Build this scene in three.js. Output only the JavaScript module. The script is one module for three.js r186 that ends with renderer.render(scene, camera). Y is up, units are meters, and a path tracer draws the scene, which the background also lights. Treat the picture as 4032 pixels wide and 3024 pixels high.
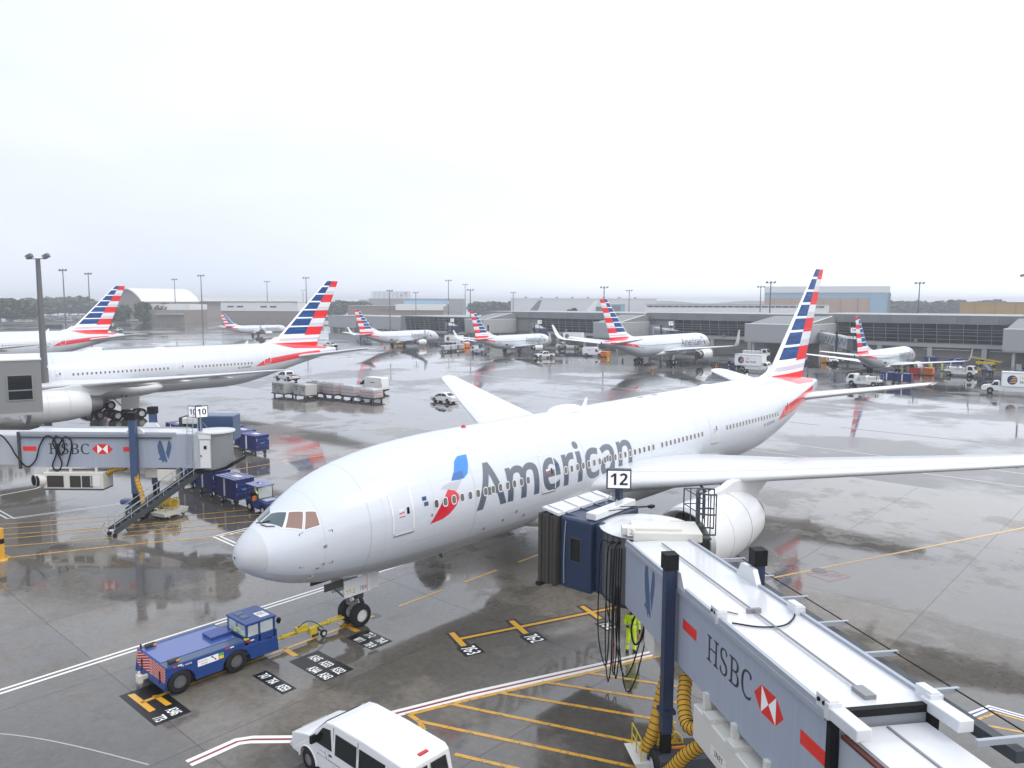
import * as THREE from 'three';
import { mergeGeometries, mergeVertices } from 'three/addons/utils/BufferGeometryUtils.js';
import { RoundedBoxGeometry } from 'three/addons/geometries/RoundedBoxGeometry.js';
import { MarchingCubes } from 'three/addons/objects/MarchingCubes.js';

// ---------- camera, sky, sun, exposure (x runs along the stand centrelines, z across them, metres) ----------
const renderer = new THREE.WebGLRenderer({ antialias: true });
renderer.toneMapping = THREE.LinearToneMapping;
renderer.toneMappingExposure = 1.0;
renderer.shadowMap.enabled = true;
const scene = new THREE.Scene();
const camera = new THREE.PerspectiveCamera(52.59, 4 / 3, 0.3, 6000);
camera.position.set(0, 15.2011, 0);
camera.up.set(0.0764487, 0.9943979, -0.0729963);
camera.lookAt(0.7379387, 15.2011 - 0.1056617, -0.6665449);
camera.updateMatrixWorld();

const SKY_LOW = 1.3, SKY_RISE = 0.34, SUN_AZ = 1.25, SUN_EL = 0.85;
function tri3(x, y, z) { return Math.sin(x * 1.7 + 1.3 * Math.sin(y * 1.1 + z)) * Math.sin(y * 2.1 + 0.9 * Math.sin(z * 1.9 + x)) * Math.sin(z * 1.5 + 1.1 * Math.sin(x * 1.3 + y * 0.7)); }
{
  const W = 1024, H = 512, d = new Float32Array(W * H * 4);
  for (let j = 0; j < H; j++) {
    const el = ((j + 0.5) / H - 0.5) * Math.PI, se = Math.sin(el), ce = Math.cos(el);
    for (let i = 0; i < W; i++) {
      const az = ((i + 0.5) / W - 0.5) * 2 * Math.PI, x = ce * Math.cos(az), y = Math.max(se, 0), z = ce * Math.sin(az);
      // overcast: brighter towards the zenith and, a little, towards the side of the hidden sun; soft cloud banks
      let L = SKY_LOW * (1 + SKY_RISE * y) * (1 + 0.38 * Math.cos(az - SUN_AZ) * ce);
      let c = 0, f = 1.6, a = 0.5;
      for (let o = 0; o < 5; o++) { c += a * tri3(x * f + 3.1 * o, y * f * 2.6 + 1.7, z * f + 2.3 * o); f *= 1.9; a *= 0.55; }
      L *= 1 + 0.17 * c;
      const blue = 0.06 - 0.06 * Math.cos(az - SUN_AZ) * ce - 0.06 * c;
      const k = (j * W + i) * 4;
      d[k] = L * (1 - blue); d[k + 1] = L * (1 - 0.3 * blue); d[k + 2] = L * (1 + 1.1 * blue); d[k + 3] = 1;
    }
  }
  const t = new THREE.DataTexture(d, W, H, THREE.RGBAFormat, THREE.FloatType);
  t.mapping = THREE.EquirectangularReflectionMapping; t.magFilter = t.minFilter = THREE.LinearFilter; t.colorSpace = THREE.LinearSRGBColorSpace; t.needsUpdate = true;
  scene.background = t; scene.environment = t;
}
const sun = new THREE.DirectionalLight(0xfff3e4, 0.7);
sun.position.set(120 + 400 * Math.cos(SUN_AZ) * Math.cos(SUN_EL), 400 * Math.sin(SUN_EL), -80 + 400 * Math.sin(SUN_AZ) * Math.cos(SUN_EL));
sun.target.position.set(120, 0, -80);
sun.castShadow = true; sun.shadow.radius = 40; sun.shadow.mapSize.set(2048, 2048);
Object.assign(sun.shadow.camera, { left: -320, right: 320, top: 320, bottom: -320, near: 10, far: 1200 });
scene.add(sun, sun.target);
scene.fog = new THREE.FogExp2(0xe9eef6, 0.00046);

// ---------- small helpers ----------
let seed = 20240607;
const rnd = () => { seed = (seed + 0x6d2b79f5) | 0; let t = Math.imul(seed ^ (seed >>> 15), 1 | seed); t = (t + Math.imul(t ^ (t >>> 7), 61 | t)) ^ t; return ((t ^ (t >>> 14)) >>> 0) / 4294967296; };
const rr = (a, b) => a + (b - a) * rnd(), D2R = Math.PI / 180, V3 = (x, y, z) => new THREE.Vector3(x, y, z);
const lin = (r, g, b) => new THREE.Color().setRGB(r, g, b);
const std = (c, roughness = 0.6, metalness = 0, more = {}) => new THREE.MeshStandardMaterial({ color: Array.isArray(c) ? lin(...c) : new THREE.Color(c), roughness, metalness, ...more });
const phys = (c, roughness, more = {}) => new THREE.MeshPhysicalMaterial({ color: Array.isArray(c) ? lin(...c) : new THREE.Color(c), roughness, ...more });
const taken = {};
function numbered(n) { const k = taken[n] = (taken[n] ?? -1) + 1; return k ? n + '_' + String(k).padStart(3, '0') : n; }
class B {                                         // collects shapes that make up ONE mesh
  constructor() { this.l = []; }
  add(g, m) { if (g.index) g = g.toNonIndexed(); for (const k of Object.keys(g.attributes)) if (!['position', 'normal', 'uv'].includes(k)) g.deleteAttribute(k); if (!g.attributes.uv) g.setAttribute('uv', new THREE.BufferAttribute(new Float32Array(g.attributes.position.count * 2), 2)); if (m) g.applyMatrix4(m); this.l.push(g); return this; }
  put(g, x, y, z, rx = 0, ry = 0, rz = 0) { return this.add(g, new THREE.Matrix4().compose(V3(x, y, z), new THREE.Quaternion().setFromEuler(new THREE.Euler(rx, ry, rz, 'YXZ')), V3(1, 1, 1))); }
  box(w, h, d, x, y, z, ry = 0, rx = 0, rz = 0) { return this.put(new THREE.BoxGeometry(w, h, d), x, y, z, rx, ry, rz); }
  rbox(w, h, d, r, x, y, z, ry = 0, rx = 0, rz = 0) { return this.put(new RoundedBoxGeometry(w, h, d, 2, r), x, y, z, rx, ry, rz); }
  span(x0, x1, y0, y1, z0, z1) { return this.box(x1 - x0, y1 - y0, z1 - z0, (x0 + x1) / 2, (y0 + y1) / 2, (z0 + z1) / 2); }
  cyl(r1, r2, h, x, y, z, axis = 'y', n = 20) { return this.put(new THREE.CylinderGeometry(r1, r2, h, n), x, y, z, axis === 'z' ? Math.PI / 2 : 0, 0, axis === 'x' ? -Math.PI / 2 : 0); }
  bar(p, q, w, h = w) {                           // square bar between two points
    const a = V3(...p), b = V3(...q), d = b.clone().sub(a), len = d.length(); d.normalize();
    const up = Math.abs(d.y) > 0.98 ? V3(1, 0, 0) : V3(0, 1, 0), s = V3().crossVectors(up, d).normalize(), u = V3().crossVectors(d, s);
    return this.add(new THREE.BoxGeometry(w, h, len), new THREE.Matrix4().makeBasis(s, u, d).setPosition(a.add(b).multiplyScalar(0.5)));
  }
  tube(pts, r, n = 24, k = 8) { return this.add(new THREE.TubeGeometry(new THREE.CatmullRomCurve3(pts.map((p) => V3(...p))), n, r, k)); }
  lathe(pts, x, y, z, axis = 'y', n = 32) { return this.put(new THREE.LatheGeometry(pts.map((p) => new THREE.Vector2(...p)), n), x, y, z, axis === 'z' ? Math.PI / 2 : 0, 0, axis === 'x' ? -Math.PI / 2 : 0); }
  ext(pts, depth, x, y, z, ry = 0, bevel = 0, holes = []) { // outline in x,y pushed along z
    const s = new THREE.Shape(pts.map((p) => new THREE.Vector2(...p))); for (const h of holes) s.holes.push(new THREE.Path(h.map((p) => new THREE.Vector2(...p))));
    const g = new THREE.ExtrudeGeometry(s, { depth: depth - 2 * bevel, bevelEnabled: bevel > 0, bevelSize: bevel, bevelThickness: bevel, bevelOffset: -bevel, bevelSegments: 2, curveSegments: 6 }); g.translate(0, 0, -depth / 2 + bevel);
    return this.put(g, x, y, z, 0, ry, 0);
  }
  warp(f) { for (const g of this.l) { const p = g.attributes.position; for (let i = 0; i < p.count; i++) { const q = f(p.getX(i), p.getY(i), p.getZ(i)); p.setXYZ(i, ...q); } g.computeVertexNormals(); } return this; }
  geo() { return this.g ??= this.l.length === 1 ? this.l[0] : mergeGeometries(this.l); }
  mesh(name, mat, parent = scene) { return mesh(name, this.geo(), mat, parent); }
}
const b = () => new B();
function mesh(name, geo, mat, parent = scene) { const m = new THREE.Mesh(geo, mat); m.name = parent === scene ? numbered(name) : name; m.castShadow = m.receiveShadow = true; parent.add(m); return m; }
function tag(o, label, category, group) { o.userData.label = label; o.userData.category = category; if (group) o.userData.group = group; return o; }
function thing(name, label, category, [x, y, z] = [0, 0, 0], turn = 0, group) { const o = new THREE.Group(); o.name = numbered(name); scene.add(o); o.position.set(x, y, z); o.rotation.y = turn * D2R; return tag(o, label, category, group); }
function struct(o) { o.userData.kind = 'structure'; return o; }
function copyOf(root, label, [x, y, z], turn, group) { const c = root.clone(); c.name = numbered(root.name.replace(/_\d{3}$/, '')); scene.add(c); c.position.set(x, y, z); c.rotation.set(0, turn * D2R, 0); c.userData = { ...root.userData, label }; if (group) c.userData.group = group; return c; }
function pch(xs, ys) {                            // smooth curve through points without overshoot
  const n = xs.length, h = [], d = [], m = []; for (let i = 0; i < n - 1; i++) { h[i] = xs[i + 1] - xs[i]; d[i] = (ys[i + 1] - ys[i]) / h[i]; }
  m[0] = d[0]; m[n - 1] = d[n - 2]; for (let i = 1; i < n - 1; i++) m[i] = d[i - 1] * d[i] <= 0 ? 0 : 3 * (h[i - 1] + h[i]) / ((2 * h[i] + h[i - 1]) / d[i - 1] + (h[i] + 2 * h[i - 1]) / d[i]);
  return (x) => { let i = 0; while (i < n - 2 && x > xs[i + 1]) i++; const t = (x - xs[i]) / h[i]; return (1 + 2 * t) * (1 - t) ** 2 * ys[i] + t * (1 - t) ** 2 * h[i] * m[i] + t * t * (3 - 2 * t) * ys[i + 1] + t * t * (t - 1) * h[i] * m[i + 1]; };
}
function surface(nu, nv, f, uvf) {                // grid of (nu+1) x (nv+1) points f(i/nu, j/nv)
  const p = [], uv = [], ix = []; for (let i = 0; i <= nu; i++) for (let j = 0; j <= nv; j++) { p.push(...f(i / nu, j / nv)); uv.push(...(uvf ? uvf(i / nu, j / nv) : [i / nu, j / nv])); }
  for (let i = 0; i < nu; i++) for (let j = 0; j < nv; j++) { const a = i * (nv + 1) + j, c = a + nv + 1; ix.push(a, c, a + 1, a + 1, c, c + 1); }
  const g = new THREE.BufferGeometry(); g.setAttribute('position', new THREE.Float32BufferAttribute(p, 3)); g.setAttribute('uv', new THREE.Float32BufferAttribute(uv, 2)); g.setIndex(ix); g.computeVertexNormals(); return g;
}
function canvasTex(w, h, draw) { const c = document.createElement('canvas'); c.width = w; c.height = h; draw(c.getContext('2d'), w, h); const t = new THREE.CanvasTexture(c); t.colorSpace = THREE.SRGBColorSpace; t.anisotropy = 8; return t; }
function sign(text, w, h, opt = {}) {             // flat printed lettering on a thin plate, front face +z
  const { bg = '#ffffff', fg = '#101418', font = 'bold 150px sans-serif', border, px = 256, draw } = opt, ph = Math.round(px * h / w);
  return canvasTex(px, ph, (c) => { c.fillStyle = bg; c.fillRect(0, 0, px, ph); if (border) { c.strokeStyle = border; c.lineWidth = 14; c.strokeRect(0, 0, px, ph); } c.fillStyle = fg; c.font = font; c.textAlign = 'center'; c.textBaseline = 'middle'; if (draw) draw(c, px, ph); else { const m = c.measureText(text).width; c.translate(px / 2, ph / 2); const k = Math.min(1, px * 0.86 / m); c.scale(k, 1); c.fillText(text, 0, 0); } });
}
// tileable noise, values about 0..1
function noise(N, cells, oct, s0, gain = 0.5) {
  const out = new Float32Array(N * N); let amp = 1, tot = 0;
  for (let o = 0; o < oct; o++) {
    const C = cells << o; if (C > N) break; const g = new Float32Array(C * C); let s = s0 * 7919 + o * 104729; for (let i = 0; i < C * C; i++) { s = (Math.imul(s, 1664525) + 1013904223) | 0; g[i] = (s >>> 8) / 16777216; }
    const wx = new Float32Array(N), ia = new Int32Array(N), ib = new Int32Array(N); for (let x = 0; x < N; x++) { const f = x / N * C, i = Math.floor(f), t = f - i; wx[x] = t * t * (3 - 2 * t); ia[x] = i % C; ib[x] = (i + 1) % C; }
    for (let y = 0; y < N; y++) { const ra = ia[y] * C, rb = ib[y] * C, wy = wx[y]; for (let x = 0; x < N; x++) { const a = g[ra + ia[x]], c = g[ra + ib[x]], e = g[rb + ia[x]], f = g[rb + ib[x]], t = wx[x]; out[y * N + x] += amp * ((a + (c - a) * t) * (1 - wy) + (e + (f - e) * t) * wy); } }
    tot += amp; amp *= gain;
  }
  for (let i = 0; i < N * N; i++) out[i] /= tot; return out;
}
const sm = (a, c, x) => { const t = Math.min(1, Math.max(0, (x - a) / (c - a))); return t * t * (3 - 2 * t); };
function dataTex(N, f, srgb, rep) { const d = new Uint8Array(N * N * 4); for (let i = 0; i < N * N; i++) { const q = f(i); for (let k = 0; k < 3; k++) d[i * 4 + k] = Math.max(0, Math.min(255, Math.round(255 * (srgb ? Math.pow(Math.max(0, q[k]), 1 / 2.2) : q[k])))); d[i * 4 + 3] = 255; } const t = new THREE.DataTexture(d, N, N); t.wrapS = t.wrapT = THREE.RepeatWrapping; t.magFilter = THREE.LinearFilter; t.minFilter = THREE.LinearMipmapLinearFilter; t.generateMipmaps = true; t.anisotropy = 8; if (srgb) t.colorSpace = THREE.SRGBColorSpace; if (rep) t.repeat.set(1 / rep, 1 / rep); t.needsUpdate = true; return t; }

// ---------- materials ----------
const M = {
  white: phys([0.72, 0.73, 0.74], 0.35, { clearcoat: 0.6, clearcoatRoughness: 0.15 }),
  wing: phys([0.62, 0.635, 0.66], 0.34, { clearcoat: 0.5, clearcoatRoughness: 0.2 }),
  wingGrey: phys([0.4, 0.41, 0.43], 0.4, { clearcoat: 0.3, clearcoatRoughness: 0.3 }),
  radome: phys([0.5, 0.52, 0.56], 0.4, { clearcoat: 0.35, clearcoatRoughness: 0.25 }),
  metal: std([0.45, 0.45, 0.46], 0.32, 0.85), dullMetal: std([0.28, 0.28, 0.29], 0.5, 0.6), darkMetal: std([0.06, 0.062, 0.065], 0.5, 0.3),
  rubber: phys([0.014, 0.014, 0.015], 0.7, { specularIntensity: 0.5 }), black: phys([0.008, 0.008, 0.009], 0.6, { specularIntensity: 0.35 }), soot: std([0.03, 0.028, 0.027], 0.7),
  glass: phys([0.008, 0.011, 0.012], 0.05, { specularIntensity: 0.75 }), cabinGlass: phys([0.9, 0.95, 0.95], 0.03, { transmission: 0.72, thickness: 0, ior: 1.5 }),
  cockpit: phys([0.035, 0.065, 0.07], 0.05, { clearcoat: 1 }), blind: phys([0.2, 0.105, 0.075], 0.35, { clearcoat: 1, clearcoatRoughness: 0.05 }),
  cabinWin: phys([0.09, 0.085, 0.075], 0.12, { clearcoat: 1 }),
  blue: phys([0.01, 0.045, 0.2], 0.42, { clearcoat: 0.35, clearcoatRoughness: 0.2, specularIntensity: 0.6 }), cartBlue: phys([0.01, 0.026, 0.125], 0.5, { clearcoat: 0.2, clearcoatRoughness: 0.3, specularIntensity: 0.6 }), cartRoof: phys([0.05, 0.065, 0.26], 0.3, { clearcoat: 0.6, clearcoatRoughness: 0.15 }), navy: phys([0.01, 0.026, 0.07], 0.5, { clearcoat: 0.2, clearcoatRoughness: 0.3 }), steelBlue: phys([0.03, 0.065, 0.15], 0.4, { clearcoat: 0.4, clearcoatRoughness: 0.2 }),
  bridge: std([0.4, 0.425, 0.47], 0.5), bridgeRoof: phys([0.6, 0.615, 0.64], 0.3, { clearcoat: 0.5, clearcoatRoughness: 0.1 }), bridgeTrim: std([0.36, 0.39, 0.44], 0.45, 0.2), bellows: std([0.045, 0.04, 0.036], 0.8), bellowsGrey: std([0.11, 0.115, 0.12], 0.7),
  offWhite: std([0.6, 0.59, 0.55], 0.5), frameGrey: std([0.055, 0.065, 0.075], 0.55, 0.3), red: phys([0.55, 0.02, 0.018], 0.4, { clearcoat: 0.4 }), yellow: phys([0.55, 0.42, 0.02], 0.45, { clearcoat: 0.3 }), hoseYellow: std([0.5, 0.27, 0.015], 0.6), orange: std([0.7, 0.19, 0.015], 0.5), hivis: std([0.62, 0.85, 0.02], 0.7),
  paintYellow: phys([0.62, 0.33, 0.02], 0.35, { clearcoat: 0.5, clearcoatRoughness: 0.2 }), paintWhite: phys([0.75, 0.75, 0.73], 0.35, { clearcoat: 0.5, clearcoatRoughness: 0.2 }), paintRed: phys([0.2, 0.015, 0.02], 0.4, { clearcoat: 0.5, clearcoatRoughness: 0.2 }), paintBlack: phys([0.014, 0.014, 0.015], 0.4, { clearcoat: 0.5, clearcoatRoughness: 0.2 }), faintRed: phys([0.3, 0.12, 0.11], 0.35, { clearcoat: 0.4, clearcoatRoughness: 0.25 }), paintBlue: std([0.05, 0.06, 0.3], 0.4),
  panel: std([0.2, 0.205, 0.215], 0.65), panel2: std([0.175, 0.18, 0.19], 0.65), gateWall: std([0.33, 0.34, 0.355], 0.6), darkGate: std([0.2, 0.205, 0.215], 0.65), ledge: std([0.33, 0.335, 0.34], 0.6), under: std([0.2, 0.195, 0.19], 0.8), column: std([0.4, 0.4, 0.39], 0.7), mullion: std([0.26, 0.27, 0.28], 0.45, 0.4), roofGrey: std([0.34, 0.34, 0.35], 0.75), tan: std([0.42, 0.29, 0.14], 0.75), pale: std([0.66, 0.67, 0.68], 0.7), brown: std([0.23, 0.2, 0.185], 0.8), skyBlue: std([0.24, 0.38, 0.5], 0.7), hangarTan: std([0.38, 0.27, 0.21], 0.8),
  mast: std([0.13, 0.135, 0.14], 0.55, 0.3), lampGlass: std([0.4, 0.42, 0.44], 0.2), wrap: phys([0.42, 0.43, 0.45], 0.28, { clearcoat: 0.8, clearcoatRoughness: 0.12 }), cardboard: std([0.34, 0.26, 0.19], 0.8),
  skin: std([0.32, 0.19, 0.13], 0.6), rimGrey: std([0.13, 0.135, 0.14], 0.5, 0.3), silver: phys([0.55, 0.56, 0.58], 0.3, { clearcoat: 0.5 }), grille: std([0.03, 0.022, 0.02], 0.7), redLamp: std([0.5, 0.02, 0.03], 0.25), amber: std([0.7, 0.3, 0.02], 0.3),
};
// ---------- ground: wet concrete slabs, wet asphalt beyond, painted markings ----------
const CON = 44, ASP = 190;
{
  const N = 1024, lo = noise(N, 7, 7, 1, 0.6), mid = noise(N, 22, 6, 2, 0.65), fine = noise(N, 256, 3, 3, 0.7), st = noise(N, 8, 5, 4, 0.5), wob = noise(N, 64, 4, 5, 0.5);
  const wet = (i) => sm(0.415, 0.515, 0.6 * lo[i] + 0.4 * mid[i]);          // 1 = standing water
  M.concrete = [0, 1, 2].map((k) => phys([1, 1, 1], 1, { bumpScale: 0.006, clearcoat: 0, ior: 1.4, specularIntensity: 1,
    map: k ? null : null }));
  const colour = dataTex(N, (i) => { const s = 0.82 + 0.36 * (st[i] - 0.5) + 0.42 * (fine[i] - 0.5) + 0.3 * (mid[i] - 0.5), spot = sm(0.66, 0.78, mid[i]) * 0.25; const v = 0.168 * s * (1 - 0.34 * wet(i)) * (1 - spot); return [v * 1.1, v, v * 0.86]; }, true, CON);
  const rough = dataTex(N, (i) => { const w = wet(i), r = 0.05 + (1 - w) * 0.1 + 0.05 * (fine[i] - 0.5); return [r, r, r]; }, false, CON), film = dataTex(N, (i) => { const w = wet(i); return [w, w, w]; }, false, CON);
  const bump = dataTex(N, (i) => { const w = wet(i), h = 0.5 + 0.55 * (wob[i] - 0.5) + (1 - w) * 0.16 * (fine[i] - 0.5); return [h, h, h]; }, false, CON);
  [[1, 1, 1], [0.9, 0.9, 0.91], [1.12, 1.1, 1.07]].forEach((c, k) => Object.assign(M.concrete[k], { color: lin(...c), map: colour, roughnessMap: rough, bumpMap: bump, clearcoat: 0.52, clearcoatMap: film, clearcoatRoughness: 0.08 }));
  const a1 = noise(N, 14, 6, 11, 0.66), a2 = noise(N, 5, 6, 12, 0.6), a3 = noise(N, 128, 4, 13, 0.7), a4 = noise(N, 48, 4, 14, 0.6);
  const wa = (i) => sm(0.42, 0.53, 0.6 * a1[i] + 0.4 * a2[i]);
  M.asphalt = phys([1, 1, 1], 1, { bumpScale: 0.02, ior: 1.42, clearcoat: 0.6, clearcoatRoughness: 0.05, clearcoatMap: dataTex(N, (i) => { const w = wa(i); return [w, w, w]; }, false, ASP),
    map: dataTex(N, (i) => { const v = 0.085 * (0.85 + 0.5 * (a1[i] - 0.5) + 0.5 * (a3[i] - 0.5)) * (1 - 0.4 * wa(i)); return [v * 1.06, v, v * 0.93]; }, true, ASP),
    roughnessMap: dataTex(N, (i) => { const r = 0.035 + 0.14 * (1 - wa(i)) + 0.05 * (a3[i] - 0.5); return [r, r, r]; }, false, ASP),
    bumpMap: dataTex(N, (i) => { const h = 0.5 + 0.5 * (a4[i] - 0.5) + (1 - wa(i)) * 0.1 * (a3[i] - 0.5); return [h, h, h]; }, false, ASP) });
}
function sheet(x0, x1, z0, z1, y, n = 1) { return surface(n, n, (i, j) => [x0 + (x1 - x0) * i, y, z0 + (z1 - z0) * j], (i, j) => [x0 + (x1 - x0) * i, z0 + (z1 - z0) * j]).clone(); }
function flip(g) { const ix = g.index.array; for (let i = 0; i < ix.length; i += 3) { const t = ix[i]; ix[i] = ix[i + 1]; ix[i + 1] = t; } g.computeVertexNormals(); return g; }
struct(mesh('ground', flip(sheet(-1200, 3800, -3800, 1800, -0.006)), M.asphalt));
const apron = struct(mesh('apron', flip(sheet(-60, 69.6, -330, 120, -0.003)), std([0.035, 0.034, 0.033], 0.4)));
const fwd = V3(0.7379, -0.1057, -0.6665), inFront = (x, z) => { const d = V3(x, 0, z).sub(camera.position), p = V3(x, 0, z).project(camera); return d.dot(fwd) > 4 && Math.abs(p.x) < 1.5 && p.y > -1.9 && p.y < 1; };
for (let i = -3; i < 5; i++) for (let j = -40; j < 8; j++) {               // 14.5 m x 7.6 m slabs
  const x0 = -3 + 14.52 * i, z0 = -9.7 + 7.6 * j, cx = x0 + 7.26, cz = z0 + 3.8;
  if (!inFront(cx, cz) && !inFront(x0 + 14, z0) && !inFront(x0, z0) && !inFront(x0 + 14, z0 + 7.6)) continue;
  const g = new THREE.BoxGeometry(14.495, 0.2, 7.575), p = g.attributes.position, uv = g.attributes.uv, dy = rr(-0.0015, 0); g.translate(cx, -0.1 + dy, cz);
  for (let k = 0; k < p.count; k++) uv.setXY(k, p.getX(k), p.getZ(k));
  mesh('slab', g, M.concrete[Math.floor(rnd() * 2.4)], apron);
}
const marks = new THREE.Group(); marks.name = 'ground_markings'; scene.add(struct(marks));
function paint(name, pts, mat, y = 0.004) { const s = new THREE.Shape(pts.map(([x, z]) => new THREE.Vector2(x, -z))), g = new THREE.ShapeGeometry(s); g.rotateX(-Math.PI / 2); g.translate(0, y, 0); return mesh(name, g, mat, marks); }
function stripe(name, pts, w, mat, y) {           // mitred band along a line of points
  const L = [], R = [], n = pts.length;
  for (let i = 0; i < n; i++) {
    const a = pts[Math.max(0, i - 1)], p = pts[i], c = pts[Math.min(n - 1, i + 1)], n1 = [p[1] - a[1], a[0] - p[0]], n2 = [c[1] - p[1], p[0] - c[0]], l1 = Math.hypot(...n1) || 1, l2 = Math.hypot(...n2) || 1;
    let m = i === 0 ? [n2[0] / l2, n2[1] / l2] : i === n - 1 ? [n1[0] / l1, n1[1] / l1] : [n1[0] / l1 + n2[0] / l2, n1[1] / l1 + n2[1] / l2]; const k = i === 0 || i === n - 1 ? 1 : 2 / (m[0] ** 2 + m[1] ** 2);
    L.push([p[0] + m[0] * k * w / 2, p[1] + m[1] * k * w / 2]); R.push([p[0] - m[0] * k * w / 2, p[1] - m[1] * k * w / 2]);
  }
  return paint(name, [...L, ...R.reverse()], mat, y);
}
function offset(pts, d) { return pts.map((p, i) => { const a = pts[Math.max(0, i - 1)], c = pts[Math.min(pts.length - 1, i + 1)], n = [c[1] - a[1], a[0] - c[0]], l = Math.hypot(...n); return [p[0] + n[0] / l * d, p[1] + n[1] / l * d]; }); }
function panelText(x0, x1, z0, z1, rows, tilt = 0) { // black panel with white figures read along +z, upright towards +x
  const w = z1 - z0, h = x1 - x0, px = 512, py = Math.round(px * h / w);
  const t = canvasTex(px, py, (c) => { c.fillStyle = '#16171a'; c.fillRect(0, 0, px, py); c.fillStyle = '#eef0ee'; c.textBaseline = 'middle'; for (const [text, fx, fy, fh] of rows) { c.save(); c.translate(fx * px, fy * py); c.font = '100px sans-serif'; c.scale(fh * py / 72 * 0.6, fh * py / 72 * 1.3); c.strokeStyle = '#eef0ee'; c.lineWidth = 5; c.strokeText(text, 0, 0); c.fillText(text, 0, 0); c.restore(); } });
  const g = new THREE.PlaneGeometry(w, h); g.applyMatrix4(new THREE.Matrix4().makeBasis(V3(0, 0, 1), V3(1, 0, 0), V3(0, 1, 0)).setPosition(0, 0, 0)); g.rotateY(tilt * D2R); g.translate((x0 + x1) / 2, 0.0035, (z0 + z1) / 2);
  mesh('number_panel', g, phys([1, 1, 1], 0.35, { map: t, specularIntensity: 0.7 }), marks);
}
{
  const Y = M.paintYellow, W = M.paintWhite, K = M.paintBlack;
  stripe('centre_line', [[11.4, -29.25], [22.5, -29.3]], 0.17, Y, 0.0075);
  for (const [a, c] of [[24.07, 27.02], [28.62, 31.24], [33.07, 35.16], [36.9, 39.5], [41, 43.5], [45, 47.6]]) stripe('centre_dash', [[a, -29.32], [c, -29.34]], 0.17, Y, 0.0075);
  stripe('line_border', [[22.2, -29.28], [22.75, -29.28]], 0.55, K, 0.004);
  paint('stop_bar', [[11.3, -30.22], [11.53, -30.14], [11.57, -28.33], [11.33, -28.3]], Y, 0.0075); paint('stop_bar', [[11.9, -29.45], [12.11, -29.36], [12.16, -28.29], [11.94, -28.31]], Y, 0.0075);
  paint('stop_bar', [[17.48, -29.4], [17.73, -29.41], [17.67, -28.3], [17.42, -28.36]], Y, 0.0075); paint('stop_bar', [[20.76, -29.85], [21.0, -29.85], [21.0, -28.38], [20.74, -28.44]], Y, 0.0075);
  panelText(11.05, 12.4, -30.4, -27.2, [['A346', 0.75, 0.32, 0.22], ['773', 0.81, 0.74, 0.22]]);
  panelText(15.36, 16.0, -28.1, -25.84, [['747', 0.09, 0.5, 0.46], ['764', 0.36, 0.5, 0.46], ['A359', 0.68, 0.5, 0.46]]);
  panelText(17.05, 18.5, -28.1, -25.5, [['A345', 0.11, 0.34, 0.21], ['A333', 0.415, 0.34, 0.21], ['A332', 0.74, 0.34, 0.21], ['A344', 0.44, 0.78, 0.21], ['A343', 0.745, 0.78, 0.21]]);
  panelText(20.1, 21.3, -28.25, -26.4, [['77-2', 0.18, 0.26, 0.25], ['78-8', 0.63, 0.26, 0.25], ['M11', 0.21, 0.77, 0.25], ['78-9', 0.62, 0.77, 0.25]]);
  // gate 12 small-aircraft line with cross bars, black edged
  const l12 = [[23.4, -24.4], [26.35, -23.2], [31.6, -21.12], [36.2, -19.3]];
  stripe('lead_in_border', l12, 0.46, K, 0.004); stripe('lead_in_line', l12, 0.2, Y, 0.0075);
  for (const [x, z, L] of [[23.4, -24.4, 1.55], [26.25, -23.25, 1.6], [29.95, -21.78, 1.75]]) { const d = [-0.38, 0.925]; const e = (k) => [[x - d[0] * k, z - d[1] * k], [x + d[0] * k, z + d[1] * k]]; stripe('cross_bar_border', e(L / 2 + 0.13), 0.55, K, 0.0045); stripe('cross_bar', e(L / 2), 0.27, Y, 0.0085); }
  panelText(22.55, 23.5, -23.7, -22.7, [['76-3', 0.14, 0.5, 0.5]], -18); panelText(25.35, 26.3, -22.45, -21.5, [['76-2', 0.14, 0.5, 0.5]], -18); panelText(28.8, 29.7, -20.75, -19.75, [['75-2', 0.14, 0.5, 0.5]], -18);
  const wn = noise(256, 10, 5, 31, 0.7), wn2 = noise(256, 60, 2, 32, 0.6), chip = (i) => sm(0.56, 0.64, 0.7 * wn[i] + 0.3 * wn2[i]);   // chipped, worn paint
  const H_ = M.wornYellow = phys([1, 1, 1], 0.4, { clearcoat: 0.4, clearcoatRoughness: 0.2, map: dataTex(256, (i) => { const c = chip(i), d = 1 - 0.25 * (wn2[i] - 0.5); return [0.6 * d * (1 - c) + 0.16 * c, 0.315 * d * (1 - c) + 0.12 * c, 0.02 * (1 - c) + 0.06 * c]; }, true, 1.6) });
  // equipment clearance lines: white, red, white
  const triple = (pts) => { stripe('red_line', pts, 0.12, M.paintRed, 0.004); stripe('white_line', offset(pts, 0.15), 0.18, W, 0.005); stripe('white_line', offset(pts, -0.15), 0.18, W, 0.005); };
  triple([[10.82, -24.11], [12.55, -24.11], [12.95, -23.86], [13.95, -22.8], [14.8, -21.9]]);
  triple([[15.8, -22.1], [17.36, -21.53], [20.26, -20.46], [25.71, -18.12], [30.2, -16.3]]);
  const edge = (z) => stripe('white_line', [[2, z], [40.5, z - 0.02]], 0.15, W, 0.005); edge(-34.3); edge(-33.97);
  // yellow hatched no-parking area under bridge 12
  stripe('hatch_border', [[17.4, -19.9], [17.66, -20.45], [17.73, -21.1], [20.01, -20.21], [25.14, -18.0], [29.2, -16.4]], 0.2, H_, 0.006);
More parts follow.
